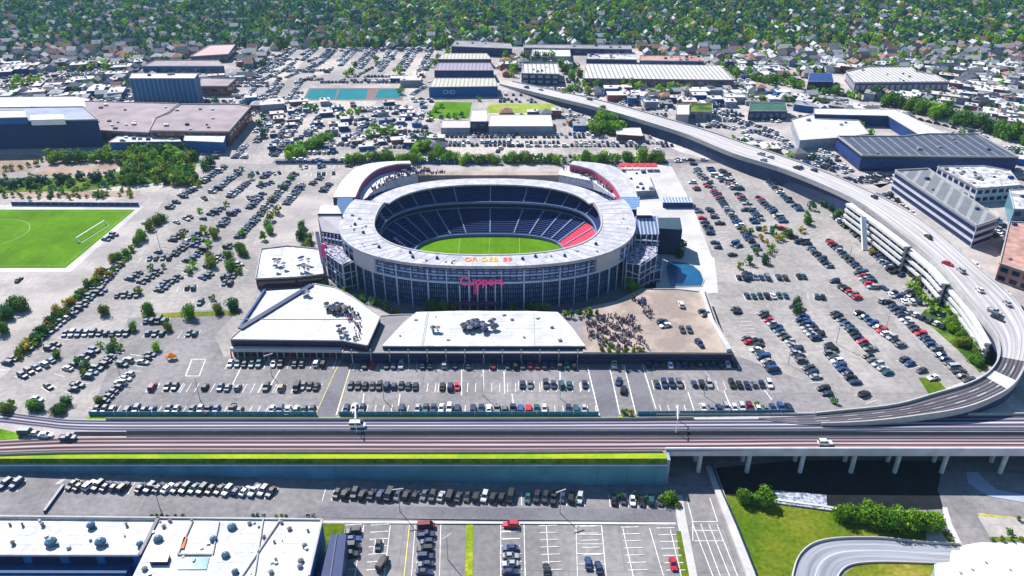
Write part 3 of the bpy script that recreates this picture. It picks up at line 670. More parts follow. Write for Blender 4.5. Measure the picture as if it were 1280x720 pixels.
# right ramp tower
tower([(796, 269), (815, 269), (813, 259), (796, 259)], 22, [TW, WHITE], 'right_tower')
P = [G(794, 270, 21), G(822, 270, 21), G(824, 293, 17), G(792, 293, 17)]
mb = MB(); mb.face(P); b4 = [(p[0], p[1], 0) for p in P]
for i in range(4):
    j = (i + 1) % 4; l = math.dist(P[i], P[j]); mb.face([b4[i], b4[j], P[j], P[i]], 1, [(0, 0), (l, 0), (l, P[j][2]), (0, P[i][2])])
mb.build('right_tower_front', [stripes('striped_glass_roof', (.10, .16, .30), (.45, .48, .55), 0, 1.6, .35), TW], ST)
tower([(776, 262), (798, 262), (800, 246), (774, 246)], 18, [BLUEC, stripes('ribbed_blue_roof', (.06, .14, .28), (.2, .3, .45), 1, 2, .4)], 'right_link_block')
tower([(819, 285), (853, 287), (850, 272), (822, 272)], 13, [NAVYD, mat('dark_green_roof', (.03, .06, .09), .6, .2)], 'right_service_block')
p = G(816, 300, 12); MB().bar((p[0], p[1] - 1.5, 7), (p[0] + 1, p[1] - 1.5, 16.5), 1.8, .5).build('tower_sign', PINK, ST)
p = G(812, 322, 9); MB().bar((p[0] + 1, p[1] - 3, 0), (p[0], p[1] - 1, 9.5), .5).build('tower_post', WHITEP, ST)
for k in range(5):
    a = G(794 + k * 7, 294, 17); MB().bar((a[0], a[1] - .6, 0), (a[0], a[1] - .6, 17), .35).build('tower_post', RIB, ST)
for k in range(5):
    a, b = G(793, 294, 17), G(824, 294, 17); z = 2.5 + k * 3.2
    MB().bar((a[0], a[1] - .9, z), (b[0], b[1] - .9, z + (.8 if k % 2 else -.8)), .5).build('tower_ramp_slab', RIB, ST)
for k in range(26):      # small plant, hatches and stains on the ring roof
    t = math.pi + random.random() * math.pi; r = random.uniform(.25, .85); q = se(IA + (EA - IA) * r, IB + (EB - IB) * r, t); s_ = random.uniform(.4, 1.3)
    MB().box(q[0], q[1], 20.2, s_, s_ * random.uniform(.5, 1), random.uniform(.25, .6), t).build('roof_hatch', random.choice([GREYR, STEEL, PARAP]), ST)
# signs: roof lettering and entrance sign (letterforms only half legible, as in the photograph)
def text(name, s, loc, size, m_, parent, rot=(0, 0, 0), ext=.1, cat=None):
    cu = bpy.data.curves.new(name, 'FONT'); cu.body = s; cu.size = size; cu.extrude = ext; cu.align_x = 'CENTER'; cu.offset = .03
    o = bpy.data.objects.new(name, cu); COL.objects.link(o)
    dg = bpy.context.evaluated_depsgraph_get(); me = bpy.data.meshes.new_from_object(o.evaluated_get(dg)); bpy.data.objects.remove(o)
    o = bpy.data.objects.new(name, me); COL.objects.link(o); me.materials.clear(); me.materials.append(m_)
    o.rotation_euler = rot
    if parent is not None: o.parent = parent; o.location = [a - b for a, b in zip(loc, parent.location)]
    else: o.location = loc
    return o
ORG = mat('orange_lettering', (.8, .2, .06), .5, 0); YLW = mat('amber_lettering', (.85, .42, .02), .5, 0); RDL = mat('red_lettering', (.75, .10, .10), .5, 0)
for s, px, mm in (('OR', 588.5, ORG), ('DEB', 612, YLW), ('89', 634.5, RDL)):
    p = G(px, 326.5, 20.3); t = text('roof_lettering', s, p, 4.6, mm, ST, ext=.12); t.scale = (.82, 1, 1)
for s, px, z, sz in (('Cuopert', 612, 12.4, 4.9),):
    p = se(EA + 1.6, EB + 1.6, 4.70); text('entrance_sign', s, (p[0] + .4, p[1] - .3, 12.4), sz, PINKE, ST, (math.radians(78), 0, 0), .25)
p = se(EA + 1.5, EB + 1.5, 4.69)
MB().box(p[0] - .5, p[1], 8, 2.2, .4, 4.2).build('sign_pendant', mat('dim_pink', (.6, .06, .22), .5, .2), ST)
for dx in (-7, -3.4, 0, 3.4, 7): MB().bar((p[0] + dx, p[1] - .6, 0), (p[0] + dx, p[1] - .6, 12.5), .45).build('entrance_column', RIB, ST)
MB().box(p[0], p[1] - 1.2, 4.6, 17, 3, .5).build('entrance_canopy', mat('plum_canopy', (.16, .04, .12), .6, .1), ST)
# ------------------------------------------------------------------ generic buildings
def building(name, label, cat, roofpx, H, wallm, roofm, z0=0, parapet=.7, windows=None, group=None, units=0, south=False, bands=None, seed=0, ribs=0):
    """roofpx: roof outline in the photograph at height H; windows=(rows, cols, material) on the walls that face south"""
    R = random.Random(seed or int(roofpx[0][0] * 7 + roofpx[0][1]))
    P = [((GS(x, y, H) if south else G(x, y, z0 + H))) for x, y in roofpx]
    zb = min(zs(p[0]) for p in P) if south else z0
    zt = (zb + H) if not south else min(p[2] for p in P)
    a = sum(P[i - 1][0] * P[i][1] - P[i][0] * P[i - 1][1] for i in range(len(P)))
    if a < 0: P = P[::-1]
    c = (sum(p[0] for p in P) / len(P), sum(p[1] for p in P) / len(P))
    T = thing(name, label, cat, (c[0], c[1], zb), group)
    mb = MB(); mb.prism(P, zb - .3, zt, 0); mb.build('wall', wallm, T)
    mb = MB(); mb.face([(c[0] + (p[0] - c[0]) * .995, c[1] + (p[1] - c[1]) * .995, zt + .05) for p in P], 0, [(p[0], p[1]) for p in P]); rf = mb.build('roof', roofm, T)
    n = len(P)
    if parapet:
        for i in range(n):
            p, q = P[i], P[(i + 1) % n]; d = np.array([q[0] - p[0], q[1] - p[1]]); l = np.linalg.norm(d)
            if l < 1: continue
            nn = np.array([d[1], -d[0]]) / l * .14
            MB().bar((p[0] + nn[0], p[1] + nn[1], zt + parapet / 2 - .1), (q[0] + nn[0], q[1] + nn[1], zt + parapet / 2 - .1), .35, parapet).build('parapet', PARAP, T)
    if windows:
        rows, sp, wm = windows
        cnt = 0
        for i in range(n):
            p, q = P[i], P[(i + 1) % n]; d = np.array([q[0] - p[0], q[1] - p[1]]); l = np.linalg.norm(d)
            nn = np.array([d[1], -d[0]]) / l
            if nn[1] > .35 or l < 4: continue
            k = max(1, int(l / sp)); k = min(k, 16)
            for r in range(rows):
                zc = zb + (zt - zb) * (r + .5) / rows; hh = (zt - zb) / rows * .5
                if bands:
                    A = np.array(p[:2]) + d / l * .6 + nn * .06; B = np.array(q[:2]) - d / l * .6 + nn * .06
                    MB().bar((A[0], A[1], zc), (B[0], B[1], zc), .3, hh).build('window_band', wm, T); continue
                for j in range(k):
                    f = (j + .5) / k; c0 = np.array(p[:2]) + d * f + nn * .04; w = l / k * .32
                    A, B = c0 - d / l * w, c0 + d / l * w
                    MB().bar((A[0], A[1], zc), (B[0], B[1], zc), .2, hh).build('window', wm, T); cnt += 1
    if ribs:
        for i in range(n):
            p, q = P[i], P[(i + 1) % n]; d = np.array([q[0] - p[0], q[1] - p[1]]); l = np.linalg.norm(d); nn = np.array([d[1], -d[0]]) / l
            if nn[1] > .35 or l < 3: continue
            k = max(2, int(l / ribs))
            for j in range(k + 1):
                c0 = np.array(p[:2]) + d * j / k + nn * .25
                MB().bar((c0[0], c0[1], zb), (c0[0], c0[1], zt), .5).build('wall_rib', mat('pale_blue_rib', (.16, .26, .40), .6, .1), T)
    poly = [(p[0], p[1]) for p in P]; xs = [p[0] for p in P]; ys = [p[1] for p in P]
    tries = 0
    while units and tries < 300:
        tries += 1; x, y = R.uniform(min(xs), max(xs)), R.uniform(min(ys), max(ys))
        if all(inpoly(x + dx, y + dy, poly) for dx, dy in ((-1.5, -1.5), (1.5, 1.5), (1.5, -1.5), (-1.5, 1.5))):
            units -= 1; s = R.uniform(.8, 1.9)
            m_ = MB(); m_.box(x, y, zt, s * 1.4, s, s * .7, R.choice((0, .1))); m_.cyl(x, y, zt + s * .7, s * .3, .25, 8); m_.build('rooftop_unit', R.choice([GREYR, STEEL, NAVY]), T)
    return T
# podium in front of the stadium
pb = building('podium_building', 'long dark podium building running in front of the stadium with white posts', 'podium', [(428, 441), (916, 442), (896, 405), (882, 366), (845, 362), (803, 362), (770, 378), (740, 384), (702, 394), (500, 394), (470, 396), (440, 420)], 4.5, mat('podium_dark_front', (.03, .035, .07), .5, .2, .3), GREYR, parapet=.5)
for px in [440 + i * 23.5 for i in range(13)]:
    p = G(px, 441.5, 4.5); MB().bar((p[0], p[1] - .35, 0), (p[0], p[1] - .35, 6.3), .3).build('post', PARAP, pb)
a, b = G(430, 441.5, 4.5), G(915, 442.5, 4.5); MB().bar((a[0], a[1] - .3, 2.4), (b[0], b[1] - .3, 2.4), .3, .35).build('handrail', NAVY, pb)
def slab(name, label, cat, px, z0, z1, m_, mside, group=None):
    P = [G(x, y, z1) for x, y in px]; c = (sum(p[0] for p in P) / len(P), sum(p[1] for p in P) / len(P), z0)
    T = thing(name, label, cat, c, group); mb = MB(); mb.prism(P, z0, z1 - .5, 0, bottom=True); mb.build('base', mside, T)
    mb = MB(); C = (c[0], c[1]); mb.prism([(C[0] + (p[0] - C[0]) * 1.004, C[1] + (p[1] - C[1]) * 1.004) for p in P], z1 - .5, z1, 0, bottom=True); mb.build('roof', m_, T)
    return T
cr = slab('flat_roof_pavilion', 'white trapezoid roof pavilion centred in front of the stadium entrance', 'pavilion', [(478, 432), (731, 432), (717, 412), (697, 390), (650, 388.5), (575, 388.5), (521, 390), (505, 403)], 4.6, 6.2, WHITE, NAVYD)
for x in (527, 529, 668):
    a, b = G(x, 431, 6.3), G(x + 7 if x < 600 else x - 1, 390, 6.3); MB().bar(a, b, .25, .12).build('roof_seam', PARAP, cr)
for i in range(9):
    y = 393 + i * 4.4; f = (y - 389) / 43; a, b = G(517 - 37 * f, y, 6.22), G(698 + 31 * f, y, 6.22); MB().bar(a, b, .14, .05).build('roof_seam', mat('seam_pale', (.5, .5, .52), .8, .1), cr)
for x, y in ((500, 420), (520, 400), (560, 425), (640, 400), (655, 422), (690, 410), (700, 426), (630, 394), (545, 396), (672, 398)):
    p = G(x, y, 6.2); MB().box(p[0], p[1], 6.2, random.uniform(.6, 1.6), random.uniform(.5, 1), random.uniform(.3, .8), random.random()).build('roof_hatch', random.choice([GREYR, STEEL, PARAP]), cr)
tz = slab('tan_terrace', 'tan paved roof terrace on the podium beside the stadium service plaza', 'terrace', [(729, 440), (909, 440.5), (889, 403), (876, 366), (845, 363.5), (806, 362), (768, 378), (728, 386)], 4.6, 5.1, TAN, NAVYD)
a = [G(x, y, 5.1) for x, y in ((876, 364), (889, 403), (911, 440))]
barrier('terrace_parapet_wall', 'thick white parapet wall along the outer edge of the tan terrace', a, CONCL, 1.3, 1.8, cat='wall')
# left convention hall with white roof
LH = building('exhibition_hall', 'low exhibition hall with a big white roof beside the podium and diagonal dark skylight', 'hall', [(288, 424.5), (428, 426), (459, 432), (475, 396), (438, 370), (418, 360), (393, 355.5), (382, 360), (303, 411)], 7.2, mat('plum_dark_wall', (.05, .04, .08), .5, .2), WHITE, parapet=.5, windows=(1, 7, GLASS), bands=True)
a, b = G(289, 433, 4.6), G(428, 434.5, 4.6); MB().bar((a[0], a[1] - .8, 4.0), (b[0], b[1] - .8, 4.0), 1.6, 1.4).build('canopy_fascia', mat('pink_grey_fascia', (.45, .40, .45), .7, .1), LH)
for i in range(18):
    f = i / 17; MB().bar((a[0] + (b[0] - a[0]) * f, a[1] - 1.4, 0), (a[0] + (b[0] - a[0]) * f, a[1] - 1.4, 3.3), .35).build('colonnade_post', PARAP if i % 3 else REDP, LH)
a, b = G(300, 411, 7.6), G(390, 356, 7.6); MB().bar(a, b, 2.2, .7).build('skylight', NAVYD, LH)
a, b = G(300, 399, 7.4), G(440, 399, 7.4); MB().bar(a, b, .3, .2).build('roof_seam', PARAP, LH)
slab('court_roof', 'small white triangular roof tucked between the exhibition hall skylight and the parking lot', 'roof', [(301, 408), (332, 364), (376, 361)], 0, 6.6, WHITE, NAVY)
pa = [G(x, y, 7) for x, y in ((300, 410), (331, 363))]
barrier('glazed_wall', 'slanted navy glazed wall edging the small triangular roof', [(p[0], p[1], 0) for p in pa], NAVY, 7.6, .8, cat='wall', slope=.02)
building('west_hall', 'low white-roofed hall with red fascia behind the exhibition hall', 'hall', [(320, 349), (370, 347), (404, 343), (398, 312), (360, 308), (327, 312)], 4.6, mat('dark_red_wall', (.10, .03, .04), .6, .2), two_tone('patchy_white_roof', (.38, .38, .40), (.6, .6, .6), scale=.2), windows=(1, 5, GLASS), bands=True)
# parking garage beneath the viaduct
GW = mat('garage_white_slab', (.5, .5, .52), .7, .1, .4)
def garage(label, px, z, floors, out=5.0, drop=0):
    P = [G(x, y, z) for x, y in px]; T = thing('parking_garage', label, 'garage', (P[0][0], P[0][1], 0), 'banded parking garages under the viaduct')
    o = []; L = np.array(P)[:, :2]; d = np.gradient(L, axis=0); n = np.stack([-d[:, 1], d[:, 0]], 1); n /= np.linalg.norm(n, axis=1)[:, None]
    if n[:, 0].mean() > 0: n = -n
    O = [(L[i, 0] + n[i, 0] * out, L[i, 1] + n[i, 1] * out) for i in range(len(L))]; I = [(L[i, 0] + n[i, 0] * .8, L[i, 1] + n[i, 1] * .8) for i in range(len(L))]
    C_ = [(L[i, 0] + n[i, 0] * (out - 1.2), L[i, 1] + n[i, 1] * (out - 1.2)) for i in range(len(L))]
    ang = I + C_[::-1]
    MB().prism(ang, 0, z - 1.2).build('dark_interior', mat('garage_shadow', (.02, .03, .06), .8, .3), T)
    for k in range(floors + 1):
        zz = (z - 1.4) * k / floors
        if k == 0: continue
        MB().prism(I + O[::-1], zz - .25, zz + .85, bottom=True).build('floor_slab', GW, T)
    for i in range(0, len(O)):
        MB().bar((C_[i][0], C_[i][1], 0), (C_[i][0], C_[i][1], z - 1), .7).build('column', PARAP, T)
    return T, O
def interp(pts, n):
    out = []
    for i in range(len(pts) - 1):
        for k in range(n): out.append((pts[i][0] + (pts[i + 1][0] - pts[i][0]) * k / n, pts[i][1] + (pts[i + 1][1] - pts[i][1]) * k / n))
    return out + [pts[-1]]
g1, O1 = garage('far white banded garage under the viaduct with a white slanting fin', interp([(1067, 252), (1104, 278), (1141, 306)], 4), 12.5, 4, 4)
p = G(1084, 268, 12.5); q = G(1081, 313, 0); MB().bar((p[0] - 3, p[1] - 3, 12.5), (q[0], q[1], 0), 2.2, 1.4).build('stair_fin', WHITEP, g1)
garage('middle white banded garage under the viaduct behind the parked cars', interp([(1143, 309), (1172, 333), (1190, 353)], 4), 10.5, 3, 4)
garage('nearest white banded garage under the viaduct beside the green slope', interp([(1192, 357), (1210, 377), (1228, 402), (1243, 428)], 3), 8.5, 3, 3)
# right-hand factories
DRR = stripes('dark_seamed_roof', (.06, .07, .10), (.15, .165, .21), 0, 5.5, .22, .6, var=.15)
B = building('warehouse', 'vast dark ribbed-roof warehouse with a deep navy front beside the white L-shaped roof', 'warehouse', [(1078, 195), (1273, 197), (1222, 168), (1160, 168), (1130, 171), (1047, 171)], 9, NAVYD, DRR, parapet=.9, windows=(1, 12, NAVY), bands=True, units=6)
building('white_roof_hall', 'wide hall under a blank white roof beyond the dark ribbed warehouse', 'hall', [(1000, 176), (1044, 173), (1086, 168), (1072, 151), (1018, 149), (1016, 143), (990, 150)], 6, WALLC, WHITE, units=3)
building('white_roof_wing', 'white L-shaped roof wing along the railway corridor', 'hall', [(1018, 143), (1110, 145), (1150, 169), (1184, 168), (1118, 137), (1018, 136)], 7, NAVY, WHITE, parapet=.5)
building('office_block', 'long grey seamed-roof office block with white window bands behind the viaduct', 'office', [(1221, 283), (1247, 274), (1160, 212), (1119, 214)], 11, mat('white_band_wall', (.50, .52, .60), .7, .1), stripes('grey_seamed_roof', (.15, .155, .17), (.24, .25, .27), 0, 6, .3, .6, rot=.6), parapet=1.0, windows=(3, 10, NAVYD), bands=True, units=3)
building('courtyard_block', 'low office ringed by white frames behind the long office block', 'office', [(1222, 236), (1275, 232), (1262, 214), (1230, 208), (1172, 209)], 8, mat('light_frame_wall', (.5, .52, .58), .7, .1), two_tone('mixed_roof', (.22, .22, .24), (.55, .55, .56), scale=.25), windows=(2, 4, NAVYD), units=14)
building('courtyard_block', 'white office with teal glass end at the edge of town behind the office row', 'office', [(1268, 262), (1340, 262), (1340, 236), (1262, 238)], 9, mat('teal_glass_wall', (.08, .20, .28), .3, .1), two_tone('mixed_roof', (.22, .22, .24), (.55, .55, .56), scale=.25), windows=(2, 4, NAVYD), units=14)
building('brick_block', 'pinkish brick building with cluttered roof at the end of the office block', 'building', [(1250, 330), (1340, 360), (1340, 282), (1262, 278)], 8, BRICKP, mat('salmon_roof', (.34, .20, .17), .9, .3, .3), windows=(2, 4, NAVYD), units=12)
# left factories
building('navy_arena', 'huge plain navy-fronted arena block with white roof boxes, left of the brown-roofed mall', 'arena', [(-150, 156), (122, 150), (104, 134), (-150, 137)], 17, mat('deep_navy_wall', (.010, .035, .13), .6, .12, .12, spec=.15), mat('pale_blue_roof', (.20, .23, .31), .7, .2, .1), parapet=.8)
building('roof_box', 'white box plant room standing forward on the navy arena', 'plant room', [(38, 150), (81, 149), (79, 143), (38, 144)], 3, WHITEP, WHITE, parapet=0, z0=17)
building('roof_box', 'wide white and blue plant room at the outer end of the navy arena', 'plant room', [(-60, 149), (33, 147), (30, 138), (-60, 139)], 3.5, BLUEC, WHITE, parapet=.5, z0=17)
building('white_podium_hall', 'flat white podium hall stretching behind the navy arena', 'hall', [(-150, 141), (105, 137), (112, 124), (95, 121), (-150, 123)], 7, WALLC, WHITE, parapet=.4, units=3)
building('brown_roof_mall', 'broad mall with mauve gravel roof and red-brown parapet behind the tree clump', 'mall', [(187, 164), (286, 165), (313, 134), (298, 131), (226, 131), (211, 142), (195, 148)], 9, BROWNW, MAUVE, parapet=.9, windows=(2, 8, GLASS), units=9)
building('brown_roof_mall', 'lower mauve-roofed mall wing between the navy arena and the broad mall', 'mall', [(118, 163), (186, 166), (193, 148), (209, 141), (223, 130), (106, 127)], 7.5, mat('dark_mauve_wall', (.14, .10, .14), .8, .2), MAUVE, parapet=.7, windows=(1, 8, GLASS), units=12)  # wall in a darker mauve than the roof
building('loading_hall', 'low white-roofed loading hall with blue front before the mall wing', 'hall', [(136, 178), (226, 177), (222, 170), (150, 169)], 5, BLUEC, two_tone('patchy_white_roof', (.38, .38, .40), (.6, .6, .6), scale=.2), parapet=.4, units=10)
building('annex_hall', 'small pale-roofed blue-fronted annex at the corner of the brown mall', 'hall', [(230, 176), (279, 178), (282, 168), (232, 168)], 7, BLUEC, WHITE, parapet=.4)
building('ribbed_tower', 'tall box building clad in blue vertical ribs behind the brown-roofed mall', 'tower', [(162, 98), (243, 98), (247, 92), (165, 92)], 18, mat('rib_tower_blue', (.025, .12, .27), .6, .15, .1, spec=.15), mat('lavender_roof', (.45, .43, .48), .8, .08), parapet=.4, ribs=3.2, units=3)
building('brown_roof_store', 'brown brick store with pale mauve roof beside the blue ribbed tower', 'store', [(250, 108), (284, 108), (294, 99), (252, 98)], 7, BROWNW, MAUVE, windows=(1, 5, GLASS))
building('blue_store', 'long store with lavender roof and blue front behind the ribbed tower', 'store', [(178, 83), (280, 83), (272, 76), (195, 76)], 7, BLUEC, MAUVE, windows=(1, 5, GLASS))
building('flat_store', 'pink-roofed brown store at the junction beyond the blue store', 'store', [(238, 71), (285, 68), (294, 56), (262, 57)], 6, mat('dusky_wall', (.10, .08, .14), .8, .2), mat('pinkish_roof', (.42, .30, .30), .9, .1), windows=(1, 5, GLASS))
# centre warehouses
SAW = stripes('sawtooth_roof_cream', (.42, .40, .34), (.24, .25, .22), 0, 3.0, .35, .8)
SAWM = stripes('sawtooth_roof_mauve', (.27, .23, .30), (.16, .15, .22), 0, 3.0, .35, .8)
SAWG = stripes('sawtooth_roof_grey', (.46, .44, .42), (.20, .20, .22), 0, 3.4, .3, .8)
building('blue_warehouse', 'warehouse with bright blue front and cream ribbed roof behind the lawn', 'warehouse', [(536, 109), (622, 108), (618, 98), (542, 98)], 7.5, mat('saturated_blue_wall', (.01, .09, .30), .5, .1), SAW, parapet=.4)
p = G(561, 114, 5); text('wall_sign', 'CND', (p[0], G(536, 109, 7.5)[1] - .4, 2.6), 4.2, mat('pale_blue_lettering', (.35, .5, .7), .5, 0), None, (math.radians(90), 0, 0), .1)
tag(bpy.data.objects['wall_sign'], 'pale blue round lettering sign on the bright blue warehouse front', 'sign')
building('mauve_warehouse', 'middle warehouse of the stack, mauve ribbed roof above a navy front', 'warehouse', [(543, 88), (617, 88), (612, 79), (548, 79)], 8, NAVYD, SAWM, parapet=.4, windows=(1, 9, NAVY), bands=True)
building('cream_warehouse', 'rear warehouse of the stack with pale cream ribbed roof', 'warehouse', [(547, 74), (614, 74), (608, 67), (555, 67)], 6, mat('dusk_wall', (.08, .08, .15), .6, .1), SAW, parapet=.4)
building('navy_depot', 'long navy depot at the foot of the wooded suburb, thin pale roof edge', 'depot', [(564, 58), (640, 61), (638, 55), (600, 52), (570, 51)], 7, NAVYD, GREYR, parapet=.6, windows=(2, 6, NAVY), units=4)
building('white_roof_store', 'white rectangular roofed store below the wooded suburb behind the school', 'store', [(664, 71), (713, 71), (712, 62), (666, 62)], 4, WALLC, WHITE)
building('long_depot', 'thin long grey depot at the edge of the suburb', 'depot', [(655, 60), (790, 62), (788, 57), (655, 56)], 5, NAVY, GREYR, windows=(1, 8, GLASS), units=5)
building('school_block', 'school-like block with white ribbed roof amid green trees beyond the viaduct end', 'school', [(652, 92), (699, 93), (697, 80), (654, 80)], 8, NAVYD, SAWG, windows=(2, 5, mat('pale_window', (.25, .3, .4), .3, 0)), units=4)
building('ribbed_depot', 'very long depot with white dotted ribbed roof beyond the viaduct', 'depot', [(729, 98), (918, 100), (900, 82), (733, 80)], 6, mat('dim_plum_wall', (.12, .10, .15), .8, .2), SAWG, parapet=.4, windows=(1, 6, GLASS))
building('navy_rowhouse', 'low navy-walled block with pale roof clutter right behind the long ribbed depot', 'building', [(733, 74), (796, 75), (795, 68), (735, 68)], 6, NAVY, two_tone('mixed_roof', (.22, .22, .24), (.55, .55, .56), scale=.25), windows=(2, 5, GLASS), units=12)
building('navy_rowhouse', 'blue-walled row with pink cluttered roof behind the far end of the ribbed depot', 'building', [(800, 76), (880, 77), (876, 70), (800, 70)], 5, BLUEC, mat('salmon_roof', (.34, .20, .17), .9, .3, .3), windows=(1, 5, GLASS), units=9)
building('white_hall', 'blank white-roofed hall right behind the stadium beside the yellow-green court', 'hall', [(611, 158), (691, 158), (688, 144), (613, 144)], 5, WALLC, mat('off_white_roof', (.45, .44, .46), .8, .06), parapet=.4)
building('cube_block', 'small white cube building with navy base at the end of the blank white hall', 'building', [(588, 152), (608, 152), (608, 138), (590, 138)], 7, NAVY, WHITE, parapet=.4, windows=(1, 4, GLASS))
building('tan_hall', 'low tan-roofed hall next to the white cube building', 'hall', [(551, 160), (587, 160), (586, 151), (553, 151)], 4, WALLC, mat('tan_roof', (.45, .40, .38), .9, .08), parapet=.4)
building('red_roof_shed', 'long low shed with brown side by the big tree beside the viaduct', 'shed', [(771, 168), (803, 170), (800, 160), (770, 160)], 4, mat('maroon_wall', (.12, .06, .08), .8, .2), WHITE, parapet=.3)
building('green_roof_block', 'small office with planted green roof and pale end wall behind the viaduct', 'office', [(862, 140), (890, 140), (890, 130), (863, 130)], 6, WALLC, SHRUBG, windows=(1, 4, GLASS))
building('green_roof_block', 'blue-fronted office with dark green roof panel beyond the viaduct lot', 'office', [(936, 139), (984, 139), (982, 129), (938, 129)], 6, NAVY, mat('dark_green_panel', (.03, .10, .07), .8, .3), windows=(1, 4, GLASS))
building('pale_block', 'pale square building beside the planted green roof office', 'office', [(845, 144), (861, 144), (861, 131), (846, 131)], 7, mat('pinkish_wall', (.45, .38, .38), .8, .1), mat('pinkish_roof_pale', (.5, .44, .44), .9, .1))
building('rail_depot', 'grey depot with notched parapet among houses across the railway', 'depot', [(1069, 104), (1186, 103), (1168, 94), (1145, 90), (1138, 84), (1084, 84), (1058, 90)], 7, mat('plum_notched_wall', (.10, .10, .19), .7, .2), SAWG, parapet=1.0, windows=(1, 4, PARAP), units=6)
building('navy_cube', 'small navy block left of the notched grey depot', 'building', [(1010, 102), (1042, 102), (1040, 92), (1012, 92)], 7, NAVYD, NAVY, parapet=.4)
building('white_annex', 'narrow white annex beside the red awning behind the stadium', 'annex', [(786, 240), (818, 238), (808, 213), (783, 214)], 3.5, WALLC, WHITE, parapet=.4, units=8)
building('service_shed', 'pale blue ribbed canopy strip beside the stadium service yard', 'canopy', [(829, 253), (866, 253), (864, 247), (829, 247)], 3, NAVY, stripes('blue_white_canopy', (.12, .2, .34), (.5, .5, .55), 0, 1.6, .4), parapet=.2)
aw = thing('awning', 'red scalloped awning row behind the canopy wing of the stadium', 'awning', G(798, 207))
for i in range(6):
    a, b = G(775 + i * 8, 208, 3), G(782 + i * 8, 208, 3)
    MB().prism([(a[0], a[1]), (b[0], b[1]), (b[0], b[1] + 5), (a[0], a[1] + 5)], 2.6, 3.1, bottom=True).build('awning_panel', REDP, aw); MB().bar((a[0], a[1], 0), (a[0], a[1], 2.7), .2).build('post', PARAP, aw)
# pool
pp = [G(x, y, .15) for x, y in ((838, 359), (877, 358), (880, 350), (876, 340), (868, 333), (858, 329), (846, 327), (835, 326), (832, 334), (835, 348))]
struct('fountain_pool_water', MB().prism(pp, -.3, .14), POOLW)
barrier('pool_rim', 'pale stone rim around the blue D-shaped pool', [(p[0], p[1], 0) for p in pp + pp[:1]], CONCL, .4, .5, cat='rim')
